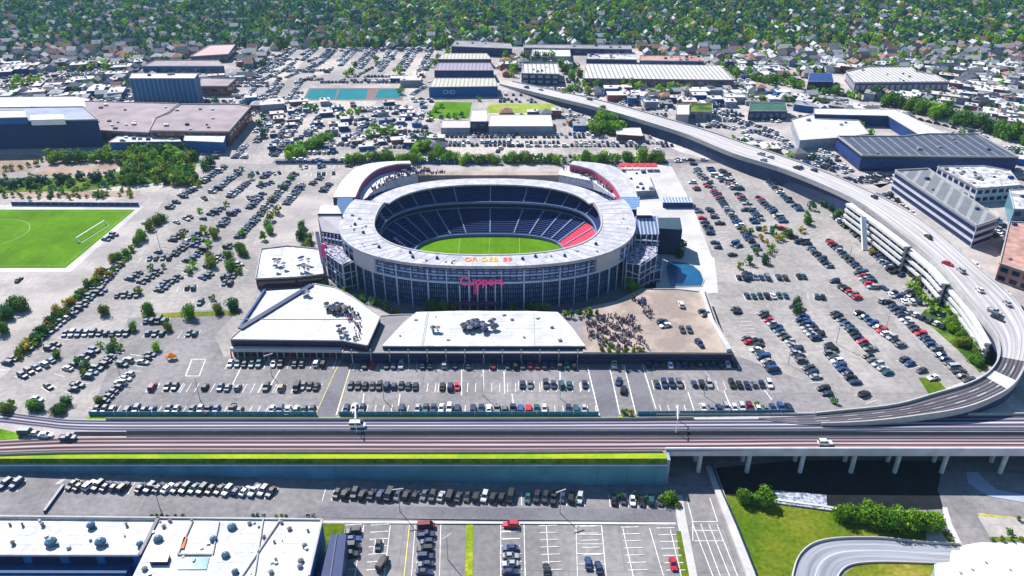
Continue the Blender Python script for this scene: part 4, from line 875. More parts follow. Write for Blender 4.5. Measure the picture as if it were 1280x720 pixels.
# bottom-left white-roofed building, bottom-right hall
def south_bldg():
    Z = 3.6     # roof level: ground about -4 here
    T = thing('flat_roof_factory', 'white flat-roofed building with blue front panels beside the lower parking lot', 'building', (G(100, 700, Z)[0], G(100, 700, Z)[1], -5))
    def blk(name, px, z1, z0, ms, mr):
        P = [G(x, y, z1) for x, y in px]; MB().prism(P, z0, z1, 0, 1).build(name, [ms, mr], T); return P
    WB = mat('blue_glass_wall', (.012, .14, .38), .6, .15, .3)
    blk('west_wing', [(-120, 644.5), (197, 647.5), (174, 693), (-120, 692)], Z, -6, WB, WHITE)
    blk('front_wing', [(-120, 705), (163, 706), (110, 800), (-120, 800)], Z - 3.2, -6, WB, mat('dark_blue_roof', (.012, .06, .16), .6, .2))
    blk('east_wing', [(201, 648), (402.5, 649.5), (385, 722), (372, 800), (120, 800), (165, 722)], Z + .4, -6, WB, WHITE)
    for k in range(6):
        a, b = G(-100 + k * 46, 693, Z), G(-66 + k * 46, 693, Z)
        for zz in (1.6,):
            MB().bar((a[0], a[1] - .1, zz), (b[0], b[1] - .1, zz), .3, 2.0).build('window', NAVYD, T)
    for (a, b, w, m_) in (((-120, 693.5), (174, 694), .5, PARAP), ((174, 694), (198, 647), .9, GREYR), ((402.5, 649.5), (386, 720), .6, PARAP), ((-120, 644.5), (402, 649.5), .5, PARAP), ((302, 721), (350, 650), .35, PARAP), ((329, 650), (318, 721), .3, PARAP), ((240, 653), (222, 693), .45, PARAP), ((222, 693), (264, 693), .5, PARAP), ((274, 652), (266, 693), .25, PARAP)):
        A, B_ = G(*a, Z + .6), G(*b, Z + .6); MB().bar(A, B_, w, .6).build('roof_kerb', m_, T)
    P = [G(x, y, Z + .5) for x, y in ((222, 712), (258, 712), (262, 697), (226, 697))]; MB().prism(P, Z + .41, Z + .62).build('skylight', mat('teal_skylight', (.01, .14, .16), .2, .1), T)
    P = [G(x, y, Z + .5) for x, y in ((188, 706), (210, 706), (213, 696), (190, 696))]; MB().prism(P, Z + .41, Z + 1.6).build('plant_box', NAVYD, T)
    MB().prism([G(x, y, Z + .6) for x, y in ((226, 686), (230, 686), (234, 672), (230, 672))], Z + .5, Z + .9).build('roof_hatch', mat('orange_paint', (.6, .15, .05), .6, .1), T)
    VB = mat('blue_ventilator', (.07, .14, .22), .45, .3, 1.5)
    for x, y, s in ((64, 679, 1.9), (126, 679, 1.8), (114, 658, 1.4), (175, 681, 1.1), (198, 675, 1.5), (290, 660, 1.5), (267, 675, 1.2), (282, 695, 1.3), (16, 679, .7), (53, 656, .7), (28, 656, .5), (205, 659, .7), (213, 652, .6), (158, 656, .5), (181, 712, .9), (240, 652, .5), (312, 655, .7), (330, 672, .7), (362, 662, .8), (381, 683, .9), (376, 702, 1.0), (375, 709, .9), (343, 678, .5), (345, 700, .5), (294, 716, 1.1), (339, 716, .8), (385, 664, .5), (352, 654, .6)):
        s *= .85; p = G(x, y, Z + .4); m_ = MB(); m_.cyl(p[0], p[1], Z, s * .7, .9, 10); m_.cyl(p[0], p[1], Z + .9, s, s * .35, 12, s * .85); m_.cyl(p[0], p[1], Z + .9 + s * .35, s * .85, s * .4, 12, s * .25); m_.box(p[0] + s * .9, p[1] - s * .2, Z, s * .7, s * .5, s * .6, .4)
        m_.build('roof_ventilator', VB if s > .85 else GREYR, T)
    for k in range(26):
        x = random.uniform(5, 392); y = random.uniform(650, 690 if x < 170 else 718); p = G(x, y, Z + .4)
        MB().box(p[0], p[1], Z, random.uniform(.3, .9), random.uniform(.3, 1.2), random.uniform(.5, 1.0), random.uniform(0, 1)).build('roof_duct', random.choice([GREYR, STEEL, PARAP]), T)
    # lower blue wing in the angle, its blue darkened to paint in shade
    P = [G(x, y, -.5) for x, y in ((391, 722), (425, 722), (430, 690), (402, 672), (404, 655), (396, 655))]
    MB().prism([G(x, y, 1.0) for x, y in ((388, 740), (425, 740), (433, 668), (414, 668))], -6, 1.0).build('blue_wing', mat('blue_wing_shade', (.006, .025, .11), .5, .15), T)
    a, b = G(410, 740, 1.1), G(421, 668, 1.1); MB().bar(a, b, .3, .3).build('ridge', NAVYD, T)
south_bldg()
def hall_se():
    T = thing('round_corner_hall', 'hall with a bright white curved roof beside the loop road', 'hall', (G(1240, 720, -2)[0], G(1240, 720, -2)[1], -9))
    out = [(1190, 688.5), (1215, 689), (1240, 692.5), (1262, 699), (1283, 710), (1310, 730), (1330, 800), (1172, 800), (1170, 712), (1169, 705), (1188, 703)]
    P = [G(x, y, -2) for x, y in out]; MB().prism(P, -9.2, -2.5, 0).build('wall', WALLC, T)
    c = (sum(p[0] for p in P) / len(P), sum(p[1] for p in P) / len(P))
    MB().prism([(c[0] + (p[0] - c[0]) * 1.01, c[1] + (p[1] - c[1]) * 1.01) for p in P], -2.5, -2, 0, bottom=True).build('roof', mat('bright_white_roof', (.8, .8, .8), .5, .03, .1), T)
    for x, y in ((1215, 712), (1232, 703), (1262, 712), (1200, 716)):
        p = G(x, y, -2); MB().cyl(p[0], p[1], -2, .35, .5, 8).build('roof_vent', PARAP, T)
hall_se()
# striped loading deck by the underpass
ld = thing('crushed_stone_deck', 'long pale crushed stone deck strip beside the two trees under the bridge', 'deck', GS(1000, 620))
P = [GS(x, y, .5) for x, y in ((965, 612), (1033, 619), (1034, 632), (1045, 635), (1040, 638), (965, 628), (972, 620))]
MB().prism(P, P[0][2] - .8, P[0][2]).build('deck_slab', two_tone('blue_grey_rubble', (.10, .13, .2), (.4, .42, .46), scale=.9, fine=.5, fscale=3), ld)
a = [GS(x, y, .5) for x, y in ((970, 625), (1030, 633), (1046, 636))]
for p, q in zip(a[:-1], a[1:]): MB().bar(p, q, .8, .5).build('kerb', CONCL, ld)
# ------------------------------------------------------------------ cars
def loft(secs):
    """secs: (x, halfw, z0, z1) -> body shell"""
    mb = MB(); R = []
    for x, w, z0, z1 in secs:
        zm = z0 + (z1 - z0) * .6
        R.append([(x, -w * .92, z0), (x, -w, zm), (x, -w * .9, z1), (x, w * .9, z1), (x, w, zm), (x, w * .92, z0)])
    for a, b in zip(R[:-1], R[1:]):
        for i in range(6):
            j = (i + 1) % 6; mb.face([a[i], a[j], b[j], b[i]])
    mb.face(R[0][::-1]); mb.face(R[-1]); return mb
def house(mb, x0, x1, t0, t1, zb, zt, wb, wt, mi=0, roof=True, pad=0):
    b = [(x0, -wb, zb), (x1, -wb, zb), (x1, wb, zb), (x0, wb, zb)]; t = [(t0, -wt, zt), (t1, -wt, zt), (t1, wt, zt), (t0, wt, zt)]
    for i in range(4): mb.face([b[i], b[(i + 1) % 4], t[(i + 1) % 4], t[i]], mi)
    if roof: mb.face(t, mi)
KINDS_ = {}
def kind(name, secs, gh, L, wr=.34, wx=(1.4, -1.4)):
    body = loft(secs); x0, x1, t0, t1, zb, zt, wb, wt = gh
    body.prism([(t0 + .02, -wt), (t1 - .02, -wt), (t1 - .02, wt), (t0 + .02, wt)], zt - .04, zt + .05)
    if name == 'pickup':
        for s in (-1, 1): body.box(-1.55, s * .84, .9, 2.1, .12, .35)
        body.box(-2.6, 0, .9, .1, 1.7, .35)
    for s in (-1, 1):   # mirrors and pillars
        body.box(x1 - .5, s * (wb + .16), zb + .05, .18, .22, .14)
        body.bar((x1 - .02, s * wb, zb), (t1, s * wt, zt), .08); body.bar((x0 + .02, s * wb, zb), (t0, s * wt, zt), .1)
        mx = (t0 + t1) / 2; body.bar((mx, s * (wb + .01), zb), (mx, s * (wt + .01), zt), .08)
    glass = MB(); house(glass, x0, x1, t0, t1, zb, zt - .02, wb, wt)
    KINDS_[name] = dict(body=body, glass=glass, L=L, wr=wr, wx=wx, secs=secs, gh=gh)
kind('sedan', [(-2.3, .72, .38, .80), (-2.15, .86, .25, .96), (-1.3, .91, .2, 1.0), (0, .92, .2, .97), (1.0, .91, .2, .93), (2.0, .86, .25, .80), (2.28, .70, .38, .62)], (-1.75, 1.05, -1.15, .25, .95, 1.44, .80, .60), 4.6)
kind('suv', [(-2.3, .80, .45, 1.05), (-2.2, .92, .3, 1.12), (-1, .96, .28, 1.12), (.8, .96, .28, 1.08), (2.0, .92, .3, .98), (2.3, .80, .42, .82)], (-2.15, 1.0, -1.95, .35, 1.1, 1.76, .86, .70), 4.6, .38)
kind('hatchback', [(-1.95, .76, .4, .9), (-1.85, .85, .28, .98), (-.8, .88, .22, .98), (.6, .88, .22, .94), (1.7, .83, .25, .82), (1.95, .70, .36, .66)], (-1.85, .95, -1.45, .2, .96, 1.5, .78, .62), 3.9, .32, (1.2, -1.2))
kind('pickup', [(-2.7, .88, .5, .95), (-2.6, .95, .38, 1.0), (-.6, .97, .35, 1.05), (.8, .97, .35, 1.12), (2.3, .93, .38, 1.05), (2.6, .82, .5, .88)], (-.45, 1.25, -.35, .6, 1.1, 1.8, .86, .72), 5.3, .42, (1.7, -1.7))
kind('van', [(-2.6, .90, .4, 1.2), (-2.5, .96, .3, 1.3), (0, .98, .28, 1.3), (1.4, .97, .28, 1.25), (2.3, .92, .32, 1.05), (2.6, .80, .42, .85)], (-2.5, 1.9, -2.4, 1.1, 1.28, 2.15, .92, .82), 5.2, .38, (1.6, -1.6))
def paint(name, c, r=.42): return mat('car_paint_' + name, c, r, 0, coat=.22, rnd=.25, spec=.3)
PAINTS = {'black': paint('black', (.012, .013, .018)), 'navy': paint('navy', (.015, .03, .085)), 'charcoal': paint('charcoal', (.045, .05, .06)), 'dark blue': paint('dark_blue', (.02, .06, .18)),
          'dark teal': paint('dark_teal', (.01, .07, .09)), 'silver': paint('silver', (.33, .34, .37)), 'white': paint('white', (.70, .70, .72)), 'red': paint('red', (.55, .012, .03)), 'grey': paint('grey', (.14, .145, .16)), 'maroon': paint('maroon', (.16, .01, .025)), 'tan': paint('tan', (.3, .22, .15))}
CW = ['black'] * 22 + ['navy'] * 22 + ['charcoal'] * 16 + ['dark blue'] * 9 + ['dark teal'] * 7 + ['silver'] * 7 + ['white'] * 6 + ['red'] * 3 + ['grey'] * 6 + ['maroon'] * 2 + ['tan'] * 1
KW = ['sedan'] * 11 + ['suv'] * 8 + ['hatchback'] * 4 + ['pickup'] * 1 + ['van'] * 1
TYRE = mat('tyre_rubber', (.02, .02, .022), .85, 0); RIMM = mat('wheel_rim', (.3, .3, .32), .4, 0, metal=.7)
LAMP = mat('headlight_lens', (.6, .62, .65), .15, 0); TLAMP = mat('tail_light_lens', (.35, .01, .01), .3, 0)
def mesh_of(mb, name, mats): 
    o = mb.build(name, mats); me = o.data; bpy.data.objects.remove(o); return me
def wheel_mesh():
    mb = MB()
    for k in range(12):
        a0, a1 = 2 * math.pi * k / 12, 2 * math.pi * (k + 1) / 12
        p = lambda a, r, y: (r * math.cos(a), y, r * math.sin(a))
        mb.face([p(a0, 1, -.32), p(a1, 1, -.32), p(a1, 1, .32), p(a0, 1, .32)]); 
        for y in (-.32, .32):
            mb.face([p(a0, 1, y), p(a1, 1, y), p(a1, .62, y), p(a0, .62, y)]); mb.face([p(a0, .62, y * .8), p(a1, .62, y * .8), (0, y * .8, 0)], 1)
    return mesh_of(mb, 'wheel', [TYRE, RIMM])
WHEEL = wheel_mesh()
CM = {}
def lampm(s):
    mb = MB(); mb.box(0, 0, 0, .12, .3, .14); return mesh_of(mb, s, [LAMP if s == 'headlight' else TLAMP])
HEADM, TAILM = lampm('headlight'), lampm('tail_light')
for k, d in KINDS_.items():
    for c, pm in PAINTS.items(): CM[k, c] = None
def body_mesh(k, c):
    if CM[k, c] is None: CM[k, c] = mesh_of(KINDS_[k]['body'], 'car_body', [PAINTS[c]])
    return CM[k, c]
GM = {k: mesh_of(d['glass'], 'car_windows', [GLASS]) for k, d in KINDS_.items()}
CARS = []   # dict(x,y,z,rot,kind,color,zone,idx,n,south)
ROWNO = 0
def cars(px0, py0, px1, py1, fill=.85, zone='', end='', south=False, z=0.03, head='perp', pitch=2.6, colors=None, kinds=None, jit=.25, skew=0, cat=None, only=None):
    global ROWNO; ROWNO += 1
    A, B = (GS(px0, py0), GS(px1, py1)) if south else (G(px0, py0, z), G(px1, py1, z))
    d = (B[0] - A[0], B[1] - A[1]); L = math.hypot(*d); n = max(1, round(L / pitch)); ang = math.atan2(d[1], d[0])
    if L < .5: n = 1
    row = []
    run = 0
    for i in range(n):
        if run > 0: run -= 1; continue
        if random.random() > fill:
            run = random.choice((0, 0, 0, 1)); continue
        t = (i + .5) / n; x, y = A[0] + d[0] * t, A[1] + d[1] * t
        k = random.choice(kinds or KW); c = random.choice(colors or CW)
        r = (ang + math.pi / 2 if head == 'perp' else ang if head == 'along' else head) + skew + random.gauss(0, .025) + (math.pi if random.random() < .5 else 0)
        zz = (zs(x) + .06) if south else z
        o = random.uniform(-jit, jit)
        row.append(dict(x=x + math.cos(r) * o, y=y + math.sin(r) * o, z=zz, rot=r, kind=k, color=c, row=ROWNO, zone=zone, end=end))
    for i, c in enumerate(row): c['idx'] = i + 1; c['n'] = len(row)
    CARS.extend(row)
def bays(px0, py0, px1, py1, south=False, z=.10, depth=5.2, pitch=2.75, m=None, both=True, w=.22):
    """painted stall lines for one row"""
    A, B = (GS(px0, py0), GS(px1, py1)) if south else (G(px0, py0, z), G(px1, py1, z))
    d = (B[0] - A[0], B[1] - A[1]); L = math.hypot(*d); n = max(1, round(L / pitch)); ux, uy = d[0] / L, d[1] / L; nx, ny = -uy, ux
    for i in range(n + 1):
        x, y = A[0] + ux * L * i / n, A[1] + uy * L * i / n; zz = (zs(x) + .08) if south else z
        BAYS.face([(x - ux * w / 2 - nx * depth / 2, y - uy * w / 2 - ny * depth / 2, zz), (x + ux * w / 2 - nx * depth / 2, y + uy * w / 2 - ny * depth / 2, zz),
                   (x + ux * w / 2 + nx * depth / 2, y + uy * w / 2 + ny * depth / 2, zz), (x - ux * w / 2 + nx * depth / 2, y - uy * w / 2 + ny * depth / 2, zz)])
BAYS = MB()
def row(*a, **k):
    cars(*a, **k); bays(*a[:4], south=k.get('south', False))
# lower lot south of the highway
S = dict(south=True)
row(2, 606, 27, 607, .95, 'at the low end of the retaining wall', 'the picture edge', skew=-.35, **S)
row(85, 608, 345, 616.5, .98, 'packed along the retaining wall', 'its low end', skew=-.35, colors=['black'] * 8 + ['navy', 'charcoal', 'dark teal', 'white', 'silver', 'navy'], **S)
row(405, 618.5, 730, 625, .97, 'below the retaining wall middle', 'the factory side', skew=-.2, colors=['black'] * 8 + ['navy', 'charcoal', 'dark teal', 'white', 'silver', 'navy'], **S)
row(762, 626, 842, 628, .9, 'at the bridge end of the retaining wall', 'the open gap', skew=-.1, **S)
V = dict(south=True, pitch=2.6)
row(442, 662, 438, 700, .75, 'beside the small grass square', 'the wall', colors=['black', 'navy', 'dark blue', 'charcoal'], **V)
row(534, 659, 534, 660.5, 1, 'heading the lane beside the yellow strip', 'the road', colors=['maroon'], kinds=['van'], **V)
row(534, 666, 530, 722, .85, 'in the column before the yellow strip', 'the road', colors=['navy', 'dark blue', 'black', 'navy'], **V)
row(639, 656, 639, 660, 1, 'heading the column beyond the yellow strip', 'the road', colors=['red'], kinds=['suv'], **V)
row(638, 664, 638, 722, .9, 'in the column beyond the yellow strip', 'the road', colors=['navy', 'dark blue', 'black', 'silver'], **V)
row(468, 684, 478, 684, .9, 'alone in the bay lines past the grass square', 'the wall', colors=['black'], kinds=['hatchback'], head=math.pi / 2, **V)
cars(474, 706, 482, 708, 1, 'parked near the picture edge past the grass square', 'the wall', colors=['black'], **V)
for x, y, c in ((735, 706, 'dark blue'), (748, 711, 'navy'), (683, 714, 'black'), (692, 712, 'grey'), (841, 706, 'red')):
    cars(x - 4, y, x + 4, y, 1, {735: 'on the road side of the hatched bays', 748: 'just below the hatched bays', 683: 'near the column of bays', 692: 'beside the black car near the column of bays', 841: 'beside the long green kerb strip'}[x], 'the road', colors=[c], kinds=['sedan'], **V)
for x, y0, y1 in ((441, 656, 722), (475, 656, 722), (534, 658, 722), (638, 656, 722), (685, 657, 722), (735, 658, 722), (787, 659, 722), (832, 660, 722)):
    bays(x, y0, x + (x - 583) * .06, y1, south=True)
# front lot rows
row(284, 456, 418, 456, .8, 'under the exhibition hall colonnade', 'the avenue', colors=['black', 'dark teal', 'navy', 'charcoal', 'white'])
row(443, 458, 560, 458, .65, 'against the podium beside the dark lane', 'the dark lane')
row(548, 458.5, 590, 458.5, .8, 'against the podium below the pavilion seam', 'the hall')
row(612, 458, 722, 458, .92, 'against the podium below the pavilion', 'the hall', colors=['dark teal', 'navy', 'black', 'charcoal', 'maroon', 'dark teal'])
row(764, 457, 778, 457, 1, 'in the small island between the two dark lanes', 'the podium')
row(806, 457, 922, 456, .95, 'against the podium below the tan terrace', 'the lanes')
row(186, 484, 376, 486, .6, 'midway below the exhibition hall', 'the avenue')
row(186, 485, 228, 485.5, .95, 'in the first knot of the middle row', 'the tree row'); row(278, 485, 302, 485.5, .95, 'in the second knot of the middle row', 'the tree row')
row(325, 485, 352, 486, .9, 'in the third knot of the middle row', 'the tree row'); row(375, 484, 400, 485, 1, 'beside the yellow lane line', 'the tree row')
row(434, 484, 524, 484, .97, 'in the tight middle row past the dark lane', 'the dark lane', colors=['black', 'navy', 'black', 'charcoal']); row(548, 485, 568, 485, .9, 'short middle pair past the tight row', 'the lane'); cars(568, 485, 575, 485, 1, 'red one closing the middle pair', 'x', colors=['red'], kinds=['hatchback'])
bays(434, 484.5, 735, 484.5)
row(648, 482, 736, 483, .85, 'in the middle row before the dotted lane', 'the pavilion'); cars(770, 478, 776, 479, 1, 'upper car in the island between the lanes', 'x'); cars(775, 488, 783, 489, 1, 'lower car in the island between the lanes', 'x', colors=['black'])
row(816, 481, 966, 482, .72, 'in the middle row below the tan terrace', 'the lanes')
row(116, 513, 395, 514, .7, 'along the teal fence nearest the avenue', 'the avenue', colors=['white', 'silver', 'dark blue', 'dark teal', 'navy', 'grey', 'dark blue'])
row(428, 512, 745, 513, .72, 'along the teal fence below the pavilion', 'the dark lane', colors=['dark blue', 'navy', 'white', 'silver', 'red', 'dark teal', 'grey', 'navy'])
row(826, 512, 990, 511, .72, 'along the teal fence below the tan terrace', 'the dark lane', colors=['dark blue', 'navy', 'white', 'silver', 'maroon', 'grey'])
# left lot
D = ['navy', 'black', 'dark blue', 'charcoal', 'dark teal', 'silver', 'navy']
for r in [(120, 511, 191, 442, .9, 'in the long slanting row nearest the highway'), (89, 491, 147, 440, .85, 'in the slanting row behind the long one'), (74, 469, 122, 437, .75, 'in the short slanting row with a tree'),
          (56, 487, 66, 482, .9, 'beside the bushes at the highway bend'), (24, 473, 68, 450, .8, 'in the slanting row by the avenue trees'), (0, 462, 45, 430, .75, 'along the avenue side of the tree row'),
          (44, 503, 50, 498, 1, 'tucked between bushes at the highway bend')]:
    row(*r[:5], r[5], 'the highway end', colors=D)
for r in [(34, 436, 100, 385, .95), (100, 385, 150, 330, .9), (78, 418, 163, 418, .97), (181, 418, 208, 418, .95), (225, 418, 248, 418, .9), (144, 370, 176, 370, .95), (175, 325, 216, 323, .9), (215, 321, 249, 292, .97),
          (174, 356, 201, 339, .95), (215, 353, 238, 338, .95), (237, 326, 256, 312, .95), (250, 350, 266, 342, .9), (276, 347, 296, 346, .9), (277, 355, 292, 355, .9), (218, 280, 246, 269, .9), (252, 276, 279, 260, .97), (281, 275, 298, 263, .95),
          (297, 299, 336, 256, .97), (338, 254, 360, 228, .9), (264, 242, 298, 217, .95), (286, 248, 310, 228, .95), (308, 249, 324, 246, .9), (322, 235, 342, 228, .9), (357, 257, 380, 228, .85), (225, 246, 244, 236, .8), (252, 250, 266, 246, .8), (313, 218, 325, 216, .9), (340, 218, 352, 216, .9), (383, 219, 420, 217, .6), (403, 241, 412, 230, .8),
          (258, 304, 266, 300, .9), (282, 312, 290, 306, .9), (162, 305, 180, 292, .7), (180, 282, 200, 272, .7), (130, 302, 150, 290, .8), (300, 338, 306, 336, .9), (240, 379, 262, 379, .5), (222, 362, 246, 360, .6), (280, 355, 300, 330, .6), (362, 224, 372, 215, .8), (20, 351, 36, 351, .7), (430, 214, 440, 206, .6), (380, 210, 424, 208, .5), (196, 318, 232, 288, .85), (222, 336, 240, 322, .9), (160, 352, 176, 340, .85), (196, 366, 214, 352, .9), (258, 336, 276, 320, .85), (240, 310, 252, 300, .9), (268, 290, 296, 266, .8), (246, 234, 262, 222, .85), (262, 222, 282, 208, .85), (310, 262, 330, 242, .85), (328, 224, 340, 214, .85), (290, 222, 300, 212, .85), (180, 402, 210, 402, .8), (60, 440, 80, 424, .8), (150, 460, 170, 444, .5), (110, 378, 130, 362, .85), (210, 262, 232, 246, .75), (345, 246, 360, 240, .7), (388, 232, 402, 222, .8)]:
    row(*r, 'in the tree-dotted lot', 'the highway end', colors=D)
# right lot
RT = ['navy', 'black', 'charcoal', 'dark blue', 'black', 'navy', 'silver', 'grey', 'dark teal', 'white', 'navy', 'charcoal', 'black', 'red', 'grey', 'silver', 'dark blue', 'black']
for i, r in enumerate([(889, 235, 947, 314, .92), (909, 227, 951, 277, .92), (902, 213, 925, 238, .8), (947, 247, 980, 279, .95), (961, 227, 988, 254, .9), (1003, 301, 1038, 336, .9), (1035, 301, 1092, 354, .97), (1041, 351, 1074, 375, .95), (1072, 341, 1092, 362, .95),
          (1109, 378, 1172, 440, .92), (1072, 391, 1129, 435, .97), (1041, 391, 1090, 440, .92), (991, 383, 1041, 440, .93), (951, 391, 998, 440, .93), (918, 385, 950, 435, .9), (920, 348, 962, 348, .9), (969, 348, 985, 348, .9), (995, 347, 1008, 347, .9), (930, 371, 986, 371, .85), (1010, 370, 1032, 373, .9),
          (931, 422, 969, 466, .92), (958, 400, 1022, 475, .93), (1022, 478, 1036, 497, .8), (998, 400, 1071, 482, .95), (1076, 492, 1090, 502, .8), (1046, 400, 1082, 433, .9), (1082, 444, 1113, 470, .95), (1085, 398, 1128, 434, .92), (1127, 449, 1169, 476, .95), (1127, 400, 1213, 480, .95),
          (1041, 270, 1085, 306, .93), (1088, 314, 1120, 343, .93), (1128, 360, 1145, 372, .8), (865, 228, 905, 290, .55), (870, 215, 890, 232, .5), (925, 255, 960, 300, .3), (975, 285, 1000, 305, .5), (885, 400, 912, 440, .15), (893, 292, 940, 318, .35), (1160, 385, 1185, 400, .6)]):
    zone = 'in the big lot before the viaduct'
    if r[1] > 395: zone = {20: 'in the first slanting row past the terrace', 21: 'in the second slanting row', 22: 'below the second slanting row', 23: 'in the long third slanting row', 24: 'below the third slanting row', 25: 'in the upper fourth slanting row', 26: 'in the lower fourth slanting row', 27: 'in the upper fifth slanting row', 28: 'in the row ending at the grass island', 29: 'in the last slanting row before the viaduct'}.get(i, zone)
    row(*r, zone, 'the stadium', colors=RT)
for r in [(866, 205, 905, 262, .6), (872, 262, 898, 312, .6), (880, 205, 912, 235, .5), (930, 205, 965, 228, .7), (950, 204, 990, 226, .6), (897, 240, 935, 300, .3), (985, 250, 1010, 272, .6), (1003, 285, 1030, 298, .5), (915, 318, 935, 345, .4)]:
    row(*r, 'in the big lot before the viaduct', 'the stadium', colors=RT)
# on podium, plazas and roads
for x0, y0, x1, y1, z in ((846, 382, 856, 382, 5.15), (825, 402, 834, 410, 5.15), (848, 413, 866, 413, 5.15), (800, 376, 806, 377, 5.15), (868, 432, 880, 430, 5.15), (877, 389, 885, 396, 5.15)):
    cars(x0, y0, x1, y1, 1, 'standing on the tan terrace', 'the stadium', z=z, colors=['navy', 'dark blue', 'charcoal', 'white'])
EASTW = 0
for x, y, k, c, zone, z in ((447, 533.5, 'van', 'white', 'driving on the northern carriageway near the median gap', .1), (1031, 555.5, 'suv', 'white', 'driving across the highway bridge', .1), (1184, 331, 'sedan', 'red', 'driving alone on the elevated viaduct', 11), (1243, 391, 'pickup', 'silver', 'on the viaduct curve near the ramp', 9.4), (1246, 398, 'sedan', 'charcoal', 'trailing on the viaduct curve', 9.2),
                              (34, 543, 'van', 'dark teal', 'stopped at the tip of the median grass wedge', .1), (46, 544, 'sedan', 'silver', 'second in the queue by the median grass wedge', .1), (58, 545.5, 'sedan', 'white', 'last in the queue by the median grass wedge', .1), (86, 549, 'pickup', 'navy', 'where the median slot begins on the highway', .1)):
    p = G(x, y, z); r = 0 if y > 500 else -.85
    CARS.append(dict(x=p[0], y=p[1], z=z + .05, rot=r, kind=k, color=c, row=10000 + x, zone=zone, end='', idx=1, n=1))
N_EXPL = len(CARS)
# dense lots further off: rows in screen-bounded regions
def lot(poly, dirpx, gap, fill, colors, pitch=2.8):
    """fill a ground polygon (px) with parallel rows running along dirpx"""
    P = [G(*p) for p in poly]; a, b = G(*dirpx[0]), G(*dirpx[1]); th = math.atan2(b[1] - a[1], b[0] - a[0]); u = (math.cos(th), math.sin(th)); v = (-u[1], u[0])
    us = [p[0] * u[0] + p[1] * u[1] for p in P]; vs = [p[0] * v[0] + p[1] * v[1] for p in P]; q = min(vs) + 2; k = 0
    while q < max(vs):
        s = min(us)
        while s < max(us):
            x, y = s * u[0] + q * v[0], s * u[1] + q * v[1]
            if random.random() < fill and inpoly(x, y, P) and (math.sin(s * .05 + q) > -.85):
                CARS.append(dict(x=x, y=y, z=.03, rot=th + math.pi / 2 + random.gauss(0, .03), kind=random.choice(KW), color=random.choice(colors), row=20000, zone='', end='', idx=0, n=0))
            s += pitch
        q += gap if k % 2 else 5.4
        k += 1
LT = ['white'] * 6 + ['silver'] * 4 + ['navy'] * 5 + ['black'] * 3 + ['dark blue'] * 3 + ['charcoal'] * 2
DG1 = ((262, 205), (300, 150))
for poly, dr, gp, fl in (
    ([(312, 90), (345, 62), (545, 60), (535, 88), (420, 92)], ((360, 92), (395, 62)), 13, 0.95),
    ([(300, 128), (318, 98), (378, 98), (370, 128)], ((300, 128), (330, 95)), 13, 0.80),
    ([(262, 200), (300, 140), (370, 134), (420, 134), (356, 196)], ((300, 196), (345, 140)), 12, 0.95),
    ([(430, 178), (455, 135), (535, 133), (530, 175)], ((430, 178), (455, 135)), 13, 0.80),
    ([(400, 104), (520, 104), (525, 94), (405, 94)], ((400, 104), (520, 104)), 12, 0.80),
    ([(545, 182), (860, 184), (820, 168), (560, 164)], ((545, 182), (860, 183)), 11, 0.80),
    ([(700, 158), (740, 160), (740, 132), (700, 132)], ((700, 150), (740, 150)), 12, 0.80),
    ([(868, 166), (1000, 192), (1045, 222), (1078, 232), (1110, 226), (1040, 178), (995, 152), (860, 146)], ((900, 170), (1050, 225)), 13, 0.70),
    ([(1105, 262), (1180, 300), (1260, 360), (1300, 400), (1300, 360), (1130, 232)], ((1130, 262), (1280, 368)), 22, 0.75),
    ([(790, 142), (860, 160), (1000, 150), (860, 120), (790, 122)], ((790, 130), (900, 136)), 12, 0.65),
    ([(0, 118), (150, 118), (180, 96), (100, 92), (0, 100)], ((0, 110), (150, 108)), 13, 0.70),
    ([(920, 120), (1040, 140), (1060, 128), (940, 108)], ((920, 110), (1040, 136)), 12, 0.70),
    ([(1190, 225), (1260, 225), (1262, 215), (1190, 215)], ((1190, 220), (1260, 220)), 12, 0.80),
    ([(620, 128), (730, 130), (740, 112), (640, 110)], ((620, 120), (730, 122)), 12, 0.70)):
    lot(poly, dr, gp, fl, LT)
for i in range(620):      # kerbside strings of cars through the far streets
    px, py = random.choice(((random.uniform(300, 900), random.uniform(58, 198)), (random.uniform(0, 330), random.uniform(60, 132)), (random.uniform(880, 1280), random.uniform(70, 235)), (random.uniform(1100, 1280), random.uniform(235, 380))))
    x, y, _ = G(px, py); th = random.choice((0, 0, 1.25, 1.25)) if px < 880 else random.choice((0, -.9)); hd = th + random.choice((0, math.pi / 2))
    if any(inpoly(px, py, q) for q in ([(374, 132), (382, 105), (514, 105), (508, 132)], [(600, 146), (700, 146), (696, 124), (604, 124)], [(530, 150), (592, 150), (592, 124), (540, 124)])): continue
    for k in range(random.randint(3, 11)):
        stp = 5.6 if hd == th else 2.8
        CARS.append(dict(x=x + math.cos(th) * stp * k, y=y + math.sin(th) * stp * k, z=.1, rot=hd, kind=random.choice(KW), color=random.choice(LT), row=20002, zone='', end='', idx=0, n=0))
n_cross = 0
for i in range(70):       # traffic on the cross street and far roads
    x, y = random.uniform(360, 900), random.choice((200.8, 202.8)); p = G(x, y)
    CARS.append(dict(x=p[0], y=p[1], z=.1, rot=0, kind=random.choice(KW), color=random.choice(LT), row=20001, zone='', end='', idx=0, n=0))
FP = []
